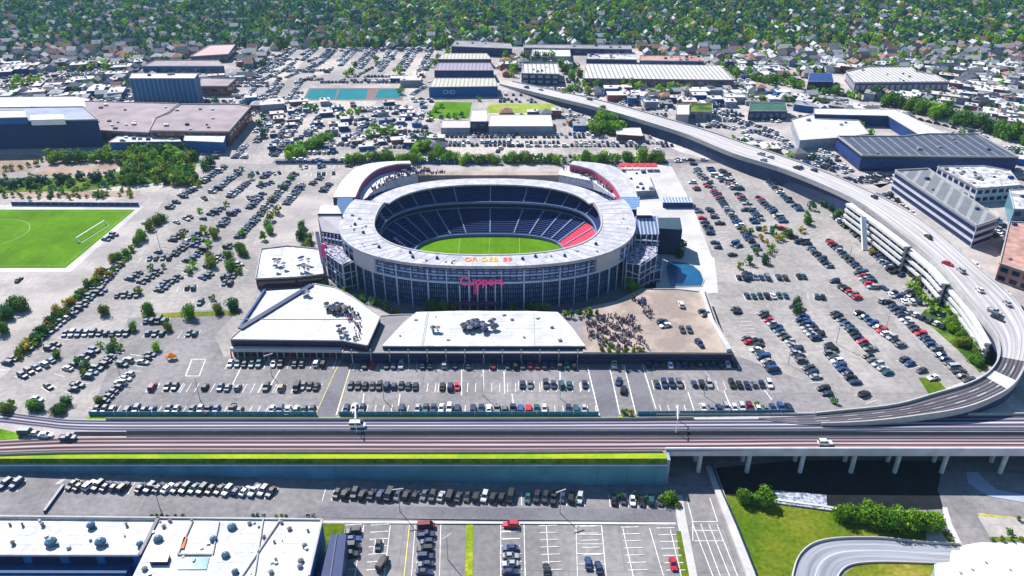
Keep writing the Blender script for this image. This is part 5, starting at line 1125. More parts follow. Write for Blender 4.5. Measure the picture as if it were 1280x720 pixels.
for o in list(bpy.data.objects):
    if o.parent is None and o.type == 'EMPTY' and o.get('category') in ('warehouse', 'hall', 'mall', 'arena', 'tower', 'store', 'office', 'building', 'depot', 'school', 'shed', 'annex', 'garage', 'stadium', 'plant room'):
        xs, ys = [], []
        for ch in o.children:
            if ch.type == 'MESH':
                for v in ch.bound_box: xs.append(v[0] + ch.location[0] + o.location[0]); ys.append(v[1] + ch.location[1] + o.location[1])
        if xs: FP.append((min(xs) - 1.5, max(xs) + 1.5, min(ys) - 1.5, max(ys) + 1.5))
VCC = np.array([((a[0] + b[0]) / 2, (a[1] + b[1]) / 2) for a, b in zip(ra, rb)])[40:]
VW = np.array([math.dist(a[:2], b[:2]) / 2 for a, b in zip(ra, rb)])[40:]
CARS = [c for c in CARS if c['row'] < 20000 or not (any(a < c['x'] < b and e < c['y'] < f for a, b, e, f in FP) or np.min(np.hypot(VCC[:, 0] - c['x'], VCC[:, 1] - c['y']) - VW) < 3.5)]
for i in range(16):
    k = random.randrange(52, len(ra) - 4); f = random.choice((.2, .45, .6, .8)); q = [ra[k][j] * (1 - f) + rb[k][j] * f for j in range(3)]
    CARS.append(dict(x=q[0], y=q[1], z=q[2] + .15, rot=math.atan2(ra[k + 1][1] - ra[k][1], ra[k + 1][0] - ra[k][0]), kind=random.choice(KW), color=random.choice(LT), row=20003, zone='', end='', idx=0, n=0))
CRT = [[G(*p) for p in q] for q in ([(376, 127), (385, 109), (508, 109), (505, 127)], [(605, 143), (697, 143), (693, 128), (611, 128)], [(533, 149), (587, 149), (591, 126), (544, 126)])]
CARS = [c for c in CARS if c['row'] < 20000 or not any(inpoly(c['x'], c['y'], q) for q in CRT)]
# remove overlaps
grid = {}; keep = []
for c in CARS:
    k = (int(c['x'] // 3), int(c['y'] // 3)); bad = False
    for dx in (-1, 0, 1):
        for dy in (-1, 0, 1):
            for o in grid.get((k[0] + dx, k[1] + dy), []):
                if math.hypot(o['x'] - c['x'], o['y'] - c['y']) < 2.2: bad = True
    if not bad: grid.setdefault(k, []).append(c); keep.append(c)
CARS = keep
for c in CARS:
    c['p'] = proj(c['x'], c['y'], c['z'])
CARS.sort(key=lambda c: -c['p'][2])
inframe = [c for c in CARS if -5 < c['p'][0] < 1285 and c['p'][1] < 730]
singles = [c for c in inframe if c['row'] < 20000][:300]
# keep the singular vehicles on roads individual too
extra = [c for c in inframe if 10000 <= c['row'] < 20000 and c not in singles]
singles = singles[:300 - len(extra)] + extra
sid = set(id(c) for c in singles)
rows_ = {}
for c in singles: rows_.setdefault(c['row'], []).append(c)
used = {}
def lab(c):
    z = c['zone']
    if c['row'] >= 10000 or c['n'] == 1: s = f"{c['color']} {c['kind']} {z}"
    else: s = f"{c['color']} {c['kind']} {z}, {ordinal(c['idx'])} from {c['end']}"
    return s
def put(me, name, parent, loc, rz=0, sc_=(1, 1, 1)):
    o = bpy.data.objects.new(name, me); COL.objects.link(o); o.parent = parent; o.location = loc; o.rotation_euler = (0, 0, rz); o.scale = sc_; return o
protos = {}
def copy_tree(src):
    r = src.copy(); COL.objects.link(r)
    for ch in src.children:
        c = ch.copy(); COL.objects.link(c); c.parent = r
    return r
for ci, c in enumerate(singles):
    key = (c['kind'], c['color'], ci < 130)
    if key not in protos:
        T = thing('parked_car', '-', 'car'); d = KINDS_[c['kind']]
        put(body_mesh(c['kind'], c['color']), 'body', T, (0, 0, 0)); put(GM[c['kind']], 'windows', T, (0, 0, 0))
        for wx in d['wx']:
            for s in (-1, 1): put(WHEEL, 'wheel', T, (wx, s * .80, d['wr']), 0, (d['wr'], d['wr'], d['wr']))
        if ci < 130:
            fx = d['secs'][-2][0] + .16; rx = d['secs'][0][0]; fz = d['secs'][-2][2] + .3
            for s in (-1, 1): put(HEADM, 'headlight', T, (fx, s * .6, fz)); put(TAILM, 'tail_light', T, (rx, s * .6, fz + .1))
        protos[key] = T; o = T
        T['fresh'] = 1
    else: o = copy_tree(protos[key])
    if 'fresh' in o: del o['fresh']
    o.location = (c['x'], c['y'], c['z']); o.rotation_euler = (0, 0, c['rot'])
    o.name = {'van': 'parked_van', 'pickup': 'pickup_truck'}.get(c['kind'], 'parked_car') if c['row'] < 10000 else 'moving_car'
    l = lab(c); tag(o, l, 'car' if c['kind'] not in ('van', 'pickup') else {'van': 'van', 'pickup': 'pickup truck'}[c['kind']], 'cars parked in the lots' if c['row'] < 10000 else 'vehicles on the highway and viaduct')
# stuff cars
def simple_template(k):
    d = KINDS_[k]; s = d['secs']; V = []; Fc = []; M_ = []
    mb = MB(); R = []
    for x, w, z0, z1 in (s[0], s[1], s[-2], s[-1]): R.append([(x, -w, z0), (x, -w * .95, z1), (x, w * .95, z1), (x, w, z0)])
    for a, b in zip(R[:-1], R[1:]):
        for i in range(3): mb.face([a[i], a[i + 1], b[i + 1], b[i]], 0)
    mb.face(R[0][::-1], 0); mb.face(R[-1], 0)
    x0, x1, t0, t1, zb, zt, wb, wt = d['gh']; house(mb, x0, x1, t0, t1, zb - .12, zt, wb, wt, 1, False); mb.face([(t0, -wt, zt + .02), (t1, -wt, zt + .02), (t1, wt, zt + .02), (t0, wt, zt + .02)], 0)
    for wx in d['wx']:
        for sd in (-1, 1): mb.box(wx, sd * .88, 0, .6, .12, .6, mi=2)
    return np.array(mb.v), mb.f, mb.m
TPL = {k: simple_template(k) for k in KINDS_}
CN = list(PAINTS); SM = [PAINTS[c] for c in CN] + [GLASS, TYRE]
def merge_cars(lst, name):
    V, Fc, M_ = [], [], []; off = 0
    for c in lst:
        v, f, m_ = TPL[c['kind']]; cs, sn = math.cos(c['rot']), math.sin(c['rot'])
        w = np.column_stack([v[:, 0] * cs - v[:, 1] * sn + c['x'], v[:, 0] * sn + v[:, 1] * cs + c['y'], v[:, 2] + c['z']]); V.append(w)
        Fc += [tuple(i + off for i in q) for q in f]; ci = CN.index(c['color']); M_ += [ci if q == 0 else len(CN) if q == 1 else len(CN) + 1 for q in m_]; off += len(v)
    me = bpy.data.meshes.new(name); me.from_pydata(np.vstack(V).tolist(), [], Fc)
    for s in SM: me.materials.append(s)
    me.polygons.foreach_set('material_index', M_); me.update(); o = bpy.data.objects.new(name, me); COL.objects.link(o); return o
rest = [c for c in CARS if id(c) not in sid]
o = merge_cars(rest, 'distant_parked_cars'); tag(o, 'hundreds of small parked cars filling the lots around and behind the stadium', 'cars', kind='stuff')
struct('parking_bay_markings', BAYS, LINE)
# other painted lines in the lots
mb = MB()
for a, b in (((604, 462), (604, 494)), ((630, 464), (631, 492)), ((577, 460), (577, 494)), ((734.6, 459), (749, 519)), ((762, 459), (775, 518)), ((780, 456), (795, 518)), ((802, 453), (820, 511)), ((438, 460), (420, 519)), ((350, 462), (338, 482)), ((300, 462), (290, 482)), ((240, 449), (232, 470)), ((257, 449), (249, 470)), ((240, 449), (257, 449)), ((232, 470), (249, 470)), ((700, 460), (700, 478)), ((500, 492), (498, 507)), ((455, 492), (453, 507)), ((640, 492), (642, 507)), ((860, 490), (866, 508)), ((905, 488), (913, 508)), ((950, 480), (965, 500))): line_px(a, b, .35, .11, mb)
for a, b in (((720, 657), (722, 722)), ((752, 657), (758, 722)), ((720, 657), (752, 657)), ((720, 668), (753, 668)), ((721, 680), (754, 680)), ((721, 692), (755, 692)), ((721, 705), (757, 705)), ((455, 656), (443, 722)), ((488, 656), (480, 722)), ((519, 656), (513, 740)), ((551, 656), (549, 740)), ((626, 656), (626, 740)), ((655, 656), (657, 740)), ((683, 657), (688, 740)), ((778, 658), (792, 722)), ((812, 660), (830, 722)), ((838, 662), (852, 722)),
             ((866, 655), (892, 722)), ((876, 655), (906, 735)), ((886, 655), (918, 735)), ((896, 655), (928, 735)), ((864, 652), (896, 652)), ((868, 676), (905, 676)), ((866, 663), (900, 663)), ((858, 622), (866, 652)), ((887, 622), (897, 652)), ((866, 650), (866, 676)), ((395, 652), (842, 655))): line_px(a, b, .22, .1, mb, south=True)
struct('painted_road_markings', mb, LINE)
mb = MB(); line_px((425.5, 450), (393, 521), .22, .12, mb); line_px((440, 452), (421, 519), .22, .12, mb); line_px((512, 656), (503, 740), .3, .1, mb, True)
struct('painted_yellow_road_markings', mb, YEL)
# teal fence along the front row and low walls
def fence(label, a, b, h, m_, z=0):
    A, B_ = G(*a, z), G(*b, z); T = thing('fence', label, 'fence', A); n = min(40, max(3, int(math.dist(A, B_) / 4)))
    MB().bar((A[0], A[1], z + h * .5), (B_[0], B_[1], z + h * .5), .12, h * .9).build('panel', m_, T)
    for i in range(n + 1):
        f = i / n; MB().bar((A[0] + (B_[0] - A[0]) * f, A[1] + (B_[1] - A[1]) * f, z), (A[0] + (B_[0] - A[0]) * f, A[1] + (B_[1] - A[1]) * f, z + h + .15), .18).build('post', STEEL, T)
TF = mat('teal_fence_panel', (.03, .16, .24), .6, .15, .5)
fence('teal fence panels behind the parked row nearest the tree lot', (112, 519.3), (396, 519.3), 1.7, TF)
fence('teal fence panels behind the parked row below the pavilion', (424, 519.3), (748, 519.3), 1.7, TF)
fence('teal fence panels behind the parked row below the tan terrace', (797, 519), (992, 516.8), 1.7, TF)
fence('dark low wall fence closing the stadium lots along the cross street', (345, 205), (620, 205), 2.0, NAVY)
fence('dark slanting fence across the lower lot near the picture edge', (0, 0), (1, 1), 1.2, NAVY) if 0 else None
fence('navy fence beyond the green sports field', (15, 257), (174, 258), 2.2, NAVY)
# ------------------------------------------------------------------ trees
def leafmat(name, c, var=.45):
    m = mat(name, c, .75, var, .55, fine=.25, rnd=.22, spec=.25)
    nt = m.node_tree; b = nt.nodes['Principled BSDF']; lk = b.inputs['Base Color'].links[0].from_socket
    tr = nt.nodes.new('ShaderNodeBsdfTranslucent'); nt.links.new(lk, tr.inputs[0]); mx = nt.nodes.new('ShaderNodeMixShader'); mx.inputs[0].default_value = .38
    nt.links.new(b.outputs[0], mx.inputs[1]); nt.links.new(tr.outputs[0], mx.inputs[2]); nt.links.new(mx.outputs[0], nt.nodes['Material Output'].inputs[0])
    return m
LEAF = {'bright': leafmat('foliage_bright', (.15, .30, .010)), 'green': leafmat('foliage_green', (.075, .20, .014)), 'dark': leafmat('foliage_dark', (.03, .11, .03)), 'olive': leafmat('foliage_olive', (.14, .19, .012)), 'gold': leafmat('foliage_gold', (.30, .22, .015)), 'blue': leafmat('foliage_bluish', (.018, .095, .075))}
def crown_arrays(nq, size, seed, lobes=9, flat=.8):
    r = np.random.default_rng(seed)
    C = r.normal(size=(lobes, 3)); C /= np.linalg.norm(C, axis=1)[:, None]; C *= r.uniform(.25, .62, (lobes, 1)); C[:, 2] *= flat; C[0] = 0
    R = r.uniform(.30, .48, lobes); R[0] = .55
    P = []; N = []
    w = R ** 2; w /= w.sum()
    li = r.choice(lobes, nq, p=w); D = r.normal(size=(nq, 3)); D /= np.linalg.norm(D, axis=1)[:, None]
    rad = R[li] * r.uniform(.72, 1.08, nq)
    P = C[li] + D * rad[:, None]; N = D + r.normal(scale=.45, size=(nq, 3)); N /= np.linalg.norm(N, axis=1)[:, None]
    # drop points buried deep in other lobes
    up = np.array((0, 0, 1.)); T = np.cross(N, up + r.normal(scale=.3, size=(nq, 3))); T /= np.linalg.norm(T, axis=1)[:, None]; B = np.cross(N, T)
    s = size * r.uniform(.6, 1.35, (nq, 1)); a = r.uniform(0, 6.28, (nq, 1)); T, B = T * np.cos(a) + B * np.sin(a), B * np.cos(a) - T * np.sin(a)
    k = r.uniform(-.25, .25, (nq, 1)) * s
    V = np.stack([P - T * s, P - B * s * .8 + N * k, P + T * s, P + B * s * .8 - N * k], 1).reshape(-1, 3)
    V[:, 2] = V[:, 2] * .95
    return V
def crown_mesh(nq, size, seed, m_, name='crown'):
    V = crown_arrays(nq, size, seed); V[:, 2] += .62 - 0
    F_ = np.arange(len(V)).reshape(-1, 4)
    # solid dim heart so that crowns are not see-through
    mb = MB(); r = random.Random(seed)
    for k in range(4):
        mb.cyl(r.uniform(-.2, .2), r.uniform(-.2, .2), .25, .3, .55, 7, .22)
    off = len(V); vv = V.tolist() + mb.v; ff = F_.tolist() + [tuple(i + off for i in f) for f in mb.f]
    me = bpy.data.meshes.new(name); me.from_pydata(vv, [], ff); me.materials.append(m_); me.update(); return me
CRN = {(t, i, d): crown_mesh({0: 260, 1: 900}[d], {0: .115, 1: .068}[d], 10 + i, LEAF[t]) for t in LEAF for i in range(4) for d in (0, 1)}
def trunk_mesh():
    mb = MB(); mb.cyl(0, 0, 0, .06, .38, 7, .04)
    for k in range(4):
        a = k * 1.6 + .3; mb.bar((0, 0, .25), (.25 * math.cos(a), .25 * math.sin(a), .55), .03)
    return mesh_of(mb, 'trunk', [TRUNK])
TRK = trunk_mesh()
TREES = []
def tree(px, py, h, kind_='green', zone='', south=False, z=0, det=0, wide=1.0):
    """py is where the trunk meets the ground; h in metres"""
    p = GS(px, py) if south else G(px, py, z)
    TREES.append(dict(x=p[0], y=p[1], z=p[2] - .05, h=h, k=kind_, zone=zone, det=det, w=wide, p=proj(*p)))
def trees(pts, h, kinds, zone, **k):
    for x, y in pts: tree(x + random.uniform(-1, 1), y, h * random.uniform(.85, 1.15), random.choice(kinds), zone, **k)
def tline(a, b, n, h, kinds, zone, jx=3, jy=2, **k):
    for i in range(n):
        f = (i + .5) / n; tree(a[0] + (b[0] - a[0]) * f + random.uniform(-jx, jx), a[1] + (b[1] - a[1]) * f + random.uniform(-jy, jy), h * random.uniform(.75, 1.2), random.choice(kinds), zone, **k)
BR = ['bright', 'bright', 'green']
# lawn by the loop road
tree(931, 628, 5.6, 'bright', 'beside the concrete flood wall under the bridge', True, det=1, wide=1.05); tree(943, 630, 5.0, 'green', 'between the two bright trees on the lawn edge', True, det=1); tree(955, 632, 6.6, 'bright', 'at the crushed stone deck on the lawn edge', True, det=1, wide=1.1)
for i, (x, y) in enumerate(((1052, 648), (1066, 650), (1080, 653), (1094, 655), (1106, 657), (1119, 658), (1132, 660), (1145, 661), (1158, 662), (1168, 660))):
    tree(x, y, 7.4 if 1 < i < 9 else 6, random.choice(BR), 'in the dense row on the lawn', True, det=1, wide=1.05)
for x, y, h, k in ((827, 628, 2.5, 'bright'), (834, 627, 4, 'bright'), (842, 628, 3.2, 'green'), (846, 634, 2, 'olive'), (775, 624, 2.6, 'dark'), (795, 623, 2.8, 'dark'), (720, 629, 1.6, 'olive'), (808, 627, 2, 'dark')):
    tree(x, y, h, k, 'at the retaining wall end', True, det=1, wide=1.2)
for x, y, h, k in ((1186, 676, 1.8, 'olive'), (1262, 668, 2.4, 'green'), (1240, 676, 1.6, 'green'), (1252, 676, 1.7, 'olive'), (1264, 676, 1.6, 'green'), (1276, 676, 1.8, 'olive'), (1190, 680, 1.5, 'bright'), (1272, 650, 1.8, 'olive')):
    tree(x, y, h, k, 'on the dry south verge', True, det=1, wide=1.3)
# left lot
for x, y, h, k in ((131, 393, 5.5, 'olive'), (187, 392, 6.2, 'green'), (237, 396, 6.8, 'green'), (273, 391, 5.2, 'olive'), (292, 387, 6.4, 'dark')):
    tree(x, y, h, k, 'on the green island strip', det=1)
trees([(265, 333), (285, 324), (262, 326), (290, 338), (305, 320), (255, 293), (270, 297), (303, 316), (330, 300), (335, 285), (340, 276), (347, 268), (338, 292)], 5.4, ['green', 'olive'], 'among the parked rows beside the stadium', det=1)
trees([(187, 288), (196, 281), (203, 277), (178, 300), (170, 306), (176, 297), (150, 326), (158, 320), (142, 328)], 5.5, ['green', 'olive'], 'between the avenue and the car rows', det=1)
tline((28, 440), (128, 345), 18, 4.2, ['olive', 'dark', 'gold', 'green'], 'in the slanting row by the avenue', det=1)
tree(126, 346, 4.5, 'gold', 'with gold leaves at the top of the slanting tree row', det=1)
trees([(12, 514), (16, 508), (5, 512), (42, 511), (50, 513), (72, 515), (80, 511), (85, 505), (76, 517), (104, 470), (106, 462), (98, 456), (140, 440), (144, 432)], 3.6, ['dark', 'olive', 'green'], 'at the highway bend', det=1, wide=1.3)
trees([(8, 392), (18, 386), (25, 382), (3, 400), (12, 398), (30, 388), (6, 416)], 6.0, ['green', 'dark', 'green'], 'in the clump at the avenue edge', det=1)
# around the stadium
trees([(567, 388), (555, 389), (546, 389), (537, 388)], 5.0, ['bright', 'green'], 'at the facade beside the stadium entrance', det=1)
trees([(643, 388), (662, 389), (672, 389), (682, 390)], 4.6, ['bright', 'green'], 'at the facade beyond the entrance sign', det=1)
tree(791, 366, 6.8, 'bright', 'lone bright tree at the foot of the ramp tower', det=1)
trees([(708, 396), (715, 397), (722, 396), (735, 394)], 3.2, ['olive', 'dark'], 'on the podium edge by the tan terrace', det=1, z=4.6, wide=1.5)
tline((413, 364), (500, 392), 15, 3.0, ['green', 'olive', 'dark', 'bright'], 'behind the exhibition hall', det=1, wide=1.3)
tline((380, 285), (385, 320), 7, 5.5, ['green', 'dark', 'olive'], 'between the west hall and the ramp tower', det=1, jx=5)
trees([(395, 352), (385, 354), (404, 356)], 3.0, ['bright'], 'in the corner behind the skylight', det=1, wide=1.6)
trees([(820, 290), (846, 318), (852, 310), (850, 322)], 4.5, ['dark'], 'by the service block near the pool', det=1)
# belts behind the stadium
tline((432, 203), (530, 202), 16, 7.0, BR, 'behind the plum canopy wing', det=1); tline((515, 195), (535, 186), 5, 8.0, BR, 'at the corner behind the plum wing', det=1)
tline((540, 203), (704, 204), 24, 6.6, ['bright', 'green', 'green', 'olive'], 'directly behind the stadium', det=1); tree(548, 198, 9, 'bright', 'tallest of the belt directly behind the stadium', det=1)
tline((714, 203), (826, 203), 18, 6.6, BR, 'behind the red canopy wing', det=1); tree(803, 202, 10.5, 'bright', 'tall crown at the end of the belt behind the canopy wing', det=1)
for i in range(26):
    f = random.random(); tree(358 + 66 * f + random.uniform(-4, 4), 199 - 26 * f + random.uniform(-5, 3), 6.5, random.choice(BR), 'in the bright clump by the cross street', det=0)
trees([(745, 168), (752, 165), (760, 167), (770, 168), (757, 158), (752, 152), (765, 158), (748, 158), (776, 166)], 9.5, BR, 'in the tall clump touching the viaduct', det=0)
trees([(475, 168), (462, 172), (480, 172), (470, 165), (488, 166), (495, 170)], 6, BR, 'in the small grove beyond the teal courts')
trees([(68, 204), (78, 202), (88, 203), (98, 202), (108, 201), (118, 202), (128, 201), (138, 202), (148, 202), (134, 194), (65, 199)], 7.4, ['bright', 'bright', 'green'], 'in the hedge row before the navy arena')
trees([(160, 212), (168, 204), (176, 208), (184, 203), (180, 196), (192, 200), (203, 192), (209, 188), (210, 200), (196, 214), (204, 218), (216, 214), (226, 212), (236, 218), (244, 226), (230, 228), (222, 224), (208, 229), (200, 222), (186, 218), (172, 222), (166, 230), (257, 212), (263, 208), (232, 204), (240, 200)], 7.2, ['bright', 'green', 'olive', 'dark'], 'in the garden before the mall')
tline((0, 234), (150, 222), 14, 5.2, ['dark', 'blue', 'dark'], 'in the hedge beyond the field', wide=1.4)
tline((20, 249), (165, 243), 12, 2.6, ['olive', 'dark'], 'in the low hedge along the field fence', wide=1.5)
tline((0, 214), (60, 203), 6, 3.6, ['dark'], 'along the bare brown earth')
# right green slope below the viaduct
for x, y in [(1128 + random.uniform(0, 20) + i * 4.6, 352 + i * 5.4 + random.uniform(-4, 4)) for i in range(8)]: tree(x, y, 4, random.choice(BR), 'on the narrow planted slope below the garage')
for i in range(34):
    for _ in range(50):
        x, y = random.uniform(1160, 1246), random.uniform(372, 462)
        if inpoly(x, y, [(1166, 384), (1190, 380), (1225, 402), (1245, 425), (1247, 448), (1226, 462), (1200, 438)]): break
    tree(x, y, 4.6, random.choice(['bright', 'bright', 'green', 'olive']), 'in the thicket inside the ramp curve', det=1, wide=1.2)
trees([(1022, 250), (1030, 258), (1038, 264), (1046, 272), (1056, 284), (1014, 262), (1008, 274), (1010, 280), (966, 293), (975, 300), (985, 296), (955, 330), (935, 330), (996, 392), (993, 384), (925, 336), (850, 400), (1145, 348), (1150, 356)], 4.6, ['olive', 'green', 'dark'], 'in the big slanting-row lot', det=1)
trees([(1041, 503), (1045, 505), (782, 519), (787, 520), (945, 509)], 2.6, ['olive', 'green'], 'at the end of the teal fences', det=1, wide=1.4)
trees([(1155, 295), (1163, 302), (1172, 306), (1120, 262)], 4.5, ['olive', 'gold', 'green'], 'between the viaduct and the office block')
# railway belt and far clumps
tline((905, 92), (1000, 112), 18, 7, ['bright', 'green'], 'where the railway meets the depot'); tline((1010, 115), (1075, 125), 9, 6.5, BR + ['dark'], 'along the railway bend')
tline((1090, 124), (1290, 182), 34, 10.5, ['bright', 'green', 'green', 'dark'], 'in the tall belt beyond the railway', jy=4)
trees([(1045, 178), (1036, 176), (1072, 158), (1080, 156), (1078, 164), (1086, 172)], 6, BR, 'by the white L-shaped roof')
trees([(1010, 130), (1020, 128), (1030, 131), (1050, 133), (1015, 124), (980, 130)], 6, ['olive', 'green'], 'behind the white hall roof')
trees([(822, 118), (815, 122), (828, 122), (780, 108), (788, 110), (796, 112), (805, 112), (838, 112), (846, 113), (860, 116), (712, 118), (720, 114), (730, 112), (738, 118), (706, 122), (745, 110)], 7.5, ['bright', 'green', 'olive'], 'before the long ribbed depot')
trees([(636, 84), (642, 90), (648, 80), (655, 76), (662, 78), (630, 76), (700, 84), (706, 92), (714, 100), (718, 88), (724, 96), (670, 76), (680, 76), (690, 76), (640, 96)], 8, ['bright', 'green', 'olive', 'dark'], 'around the school roof')
trees([(570, 148), (560, 150), (545, 140), (552, 134), (578, 146), (571, 120), (598, 126), (538, 146)], 4.5, BR, 'on the lawn before the blue warehouse')
trees([(550, 62), (556, 60), (560, 68), (547, 76), (544, 84)], 7, ['green', 'olive'], 'along the road beside the stacked warehouses')
trees([(30, 108), (40, 104), (48, 106), (22, 106), (100, 90), (112, 88), (122, 86), (130, 84), (135, 88), (160, 78), (170, 74), (196, 62), (206, 60), (216, 58), (226, 62), (18, 118)], 7, ['bright', 'green', 'olive'], 'beyond the white podium hall')
trees([(330, 82), (300, 60), (470, 78), (445, 84), (440, 92), (432, 96), (500, 92), (428, 150), (438, 146), (448, 142), (330, 150), (322, 160), (500, 118), (520, 180), (530, 176), (330, 172), (386, 138), (395, 140)], 6, ['green', 'dark', 'bright'], 'around the teal courts')
for x in (190, 196, 202, 210, 219, 228, 316, 322, 330, 345, 352, 358, 385, 392): tree(x, 646.4, 1.3, random.choice(['dark', 'blue', 'olive']), 'along the factory kerb', True, det=0, wide=1.5)
trees([(930, 290), (938, 294), (950, 300), (958, 306), (964, 312), (944, 318), (962, 318), (956, 290), (970, 302), (1000, 290), (1088, 318), (1010, 246)], 3.4, ['olive', 'green', 'gold'], 'on the planted divider of the big lot', det=0, wide=1.3)
for r in ((120, 508), (192, 441), (146, 441), (122, 437), (68, 450), (163, 416), (208, 416), (249, 290), (216, 321), (201, 338), (238, 337), (336, 255), (298, 298), (360, 227), (298, 216), (310, 227), (246, 268), (279, 260), (322, 236), (245, 236), (262, 378), (170, 370), (296, 345), (256, 311), (225, 300), (240, 305), (232, 345), (185, 340), (350, 240), (372, 214)):
    tree(r[0] + 4, r[1] - 3, random.uniform(2.4, 4.2), random.choice(['olive', 'green', 'bright']), 'at a row end of the tree-dotted lot', det=1)
NEAR_T = len(TREES)
# ------------------------------------------------------------------ suburb
OCC = []
for o in list(bpy.data.objects):
    if o.parent is None and o.get('category') in ('warehouse', 'hall', 'mall', 'arena', 'tower', 'store', 'office', 'building', 'depot', 'school', 'shed', 'annex', 'garage', 'stadium'):
        xs, ys = [], []
        for ch in o.children:
            if ch.type == 'MESH':
                for v in ch.bound_box: xs.append(v[0] + ch.location[0] + o.location[0]); ys.append(v[1] + ch.location[1] + o.location[1])
        if xs: OCC.append((min(xs) - 6, max(xs) + 6, min(ys) - 9, max(ys) + 7))
def blocked(x, y, r=0): return any(a - r < x < b + r and c - r < y < d + r for a, b, c, d in OCC)
NOGO = [[(x, y) for x, y in poly] for poly in (
    [(312, 90), (345, 62), (545, 60), (535, 92), (375, 128), (300, 128)], [(262, 205), (300, 140), (420, 134), (425, 200)], [(545, 200), (860, 200), (820, 160), (560, 160)],
    [(868, 166), (1000, 192), (1110, 240), (1300, 410), (1300, 330), (1120, 226), (1040, 178), (995, 152), (860, 140)], [(620, 98), (650, 98), (760, 122), (870, 150), (870, 172), (760, 142), (640, 112)],
    [(895, 96), (975, 102), (1170, 140), (1310, 190), (1310, 210), (1150, 155), (1040, 130), (900, 104)], [(374, 130), (384, 104), (514, 104), (508, 130)], [(600, 145), (700, 145), (696, 126), (604, 124)], [(-50, 130), (160, 92), (100, 88), (-50, 100)],
    [(-50, 260), (170, 260), (260, 200), (320, 120), (-50, 190)], [(330, 200), (345, 134), (430, 130), (535, 130), (530, 182), (430, 200)], [(530, 150), (610, 150), (610, 110), (530, 110)], [(395, 60), (420, 60), (390, 100), (365, 100)], [(546, 60), (562, 60), (535, 125), (513, 125)])]
VC = np.array([((a[0] + b[0]) / 2, (a[1] + b[1]) / 2) for a, b in zip(ra, rb)])
def nogo(px, py):
    if any(inpoly(px, py, q) for q in NOGO): return True
    p = G(px, py); return np.min(np.hypot(VC[:, 0] - p[0], VC[:, 1] - p[1])) < 24
SUB = []      # houses
MIDI = [i for i, q in enumerate(NOGO) if q[0] == (330, 200)][0]
def zone_of(px, py):
    if py > 62 or (px > 900 and py > 45):
        if px > 1050: return 'across the railway beyond the dark ribbed warehouse'
        if px > 850: return 'between the long ribbed depot and the railway'
        if px < 330: return 'around the blue ribbed tower'
        if px < 540: return 'around the teal courts'
        return 'around the stacked warehouses'
    for lim, s in ((160, 'beyond the navy arena'), (320, 'beyond the blue ribbed tower'), (520, 'beyond the teal courts'), (660, 'beyond the navy depot'), (850, 'beyond the school roof'), (1050, 'beyond the long ribbed depot')):
        if px < lim: return 'in the suburb ' + s
    return 'in the suburb beyond the notched depot'
grid2 = {}
def free(x, y, d):
    k = (int(x // d), int(y // d))
    for i in (-1, 0, 1):
        for j in (-1, 0, 1):
            for (a, b) in grid2.get((k[0] + i, k[1] + j), ()):
                if math.hypot(a - x, b - y) < d: return False
    grid2.setdefault(k, []).append((x, y)); return True
def density(px, py):
    """share of houses against trees by place"""
    if py < 22: return .09
    if py < 45: return .14 if px < 1000 else .2
    if py < 62: return .2 if px > 420 else .28
    if px < 420: return .45
    if px < 900: return .33
    return .28
FT = []
R_ = random.Random(5)
for i in range(60000):
    px, py = R_.uniform(-40, 1320), R_.uniform(-6, 200) ** 1.0
    x, y, _ = G(px, py)
    # uniform in the world: accept by area
    if R_.random() > min(1, ((CAMZ / math.tan(PITCH + math.atan((py - 360) / F))) / 1000) ** 3 * 1.0): continue
    if nogo(px, py) or blocked(x, y, 3): continue
    if py > 62 and 330 < px < 545: continue
    if py > 100 and R_.random() < .55: continue
    dn = density(px, py)
    if R_.random() < dn:
        if free(x, y, 7.6): SUB.append((x, y, px, py))
    elif free(x, y, 5.4 if py < 62 else 6.0): FT.append((x, y, px, py))
# beyond the frame so that the ground never ends bare
for i in range(5200):
    y = R_.uniform(1010, 2300); x = R_.uniform(-1500, 1500)
    if free(x, y, 10): FT.append((x, y, 0, -10))
for i in range(500):
    y = R_.uniform(330, 1000); s = R_.choice((-1, 1)); x = s * (y * .70 + R_.uniform(10, 160))
    if not blocked(x, y, 5) and free(x, y, 9): (FT if R_.random() < .6 else SUB).append((x, y, -99, -99))
SUB.sort(key=lambda s: s[1])
HW = {'cream': mat('house_wall_cream', (.42, .38, .33), .85, .1, .5), 'white': mat('house_wall_white', (.6, .6, .6), .8, .08, .5), 'brick': mat('house_wall_brick', (.26, .13, .10), .85, .15, .6), 'blue-grey': mat('house_wall_blue_grey', (.20, .25, .33), .8, .1, .5), 'beige': mat('house_wall_beige', (.36, .30, .25), .8, .1, .5)}
HR = {'grey': mat('shingle_grey', (.16, .16, .18), .9, .2, .6), 'pale': mat('shingle_pale', (.33, .33, .36), .8, .12, .6), 'brown': mat('shingle_brown', (.15, .10, .085), .9, .2, .6), 'slate': mat('shingle_slate', (.055, .07, .11), .8, .2, .6), 'reddish': mat('shingle_reddish', (.26, .14, .12), .9, .2, .6)}
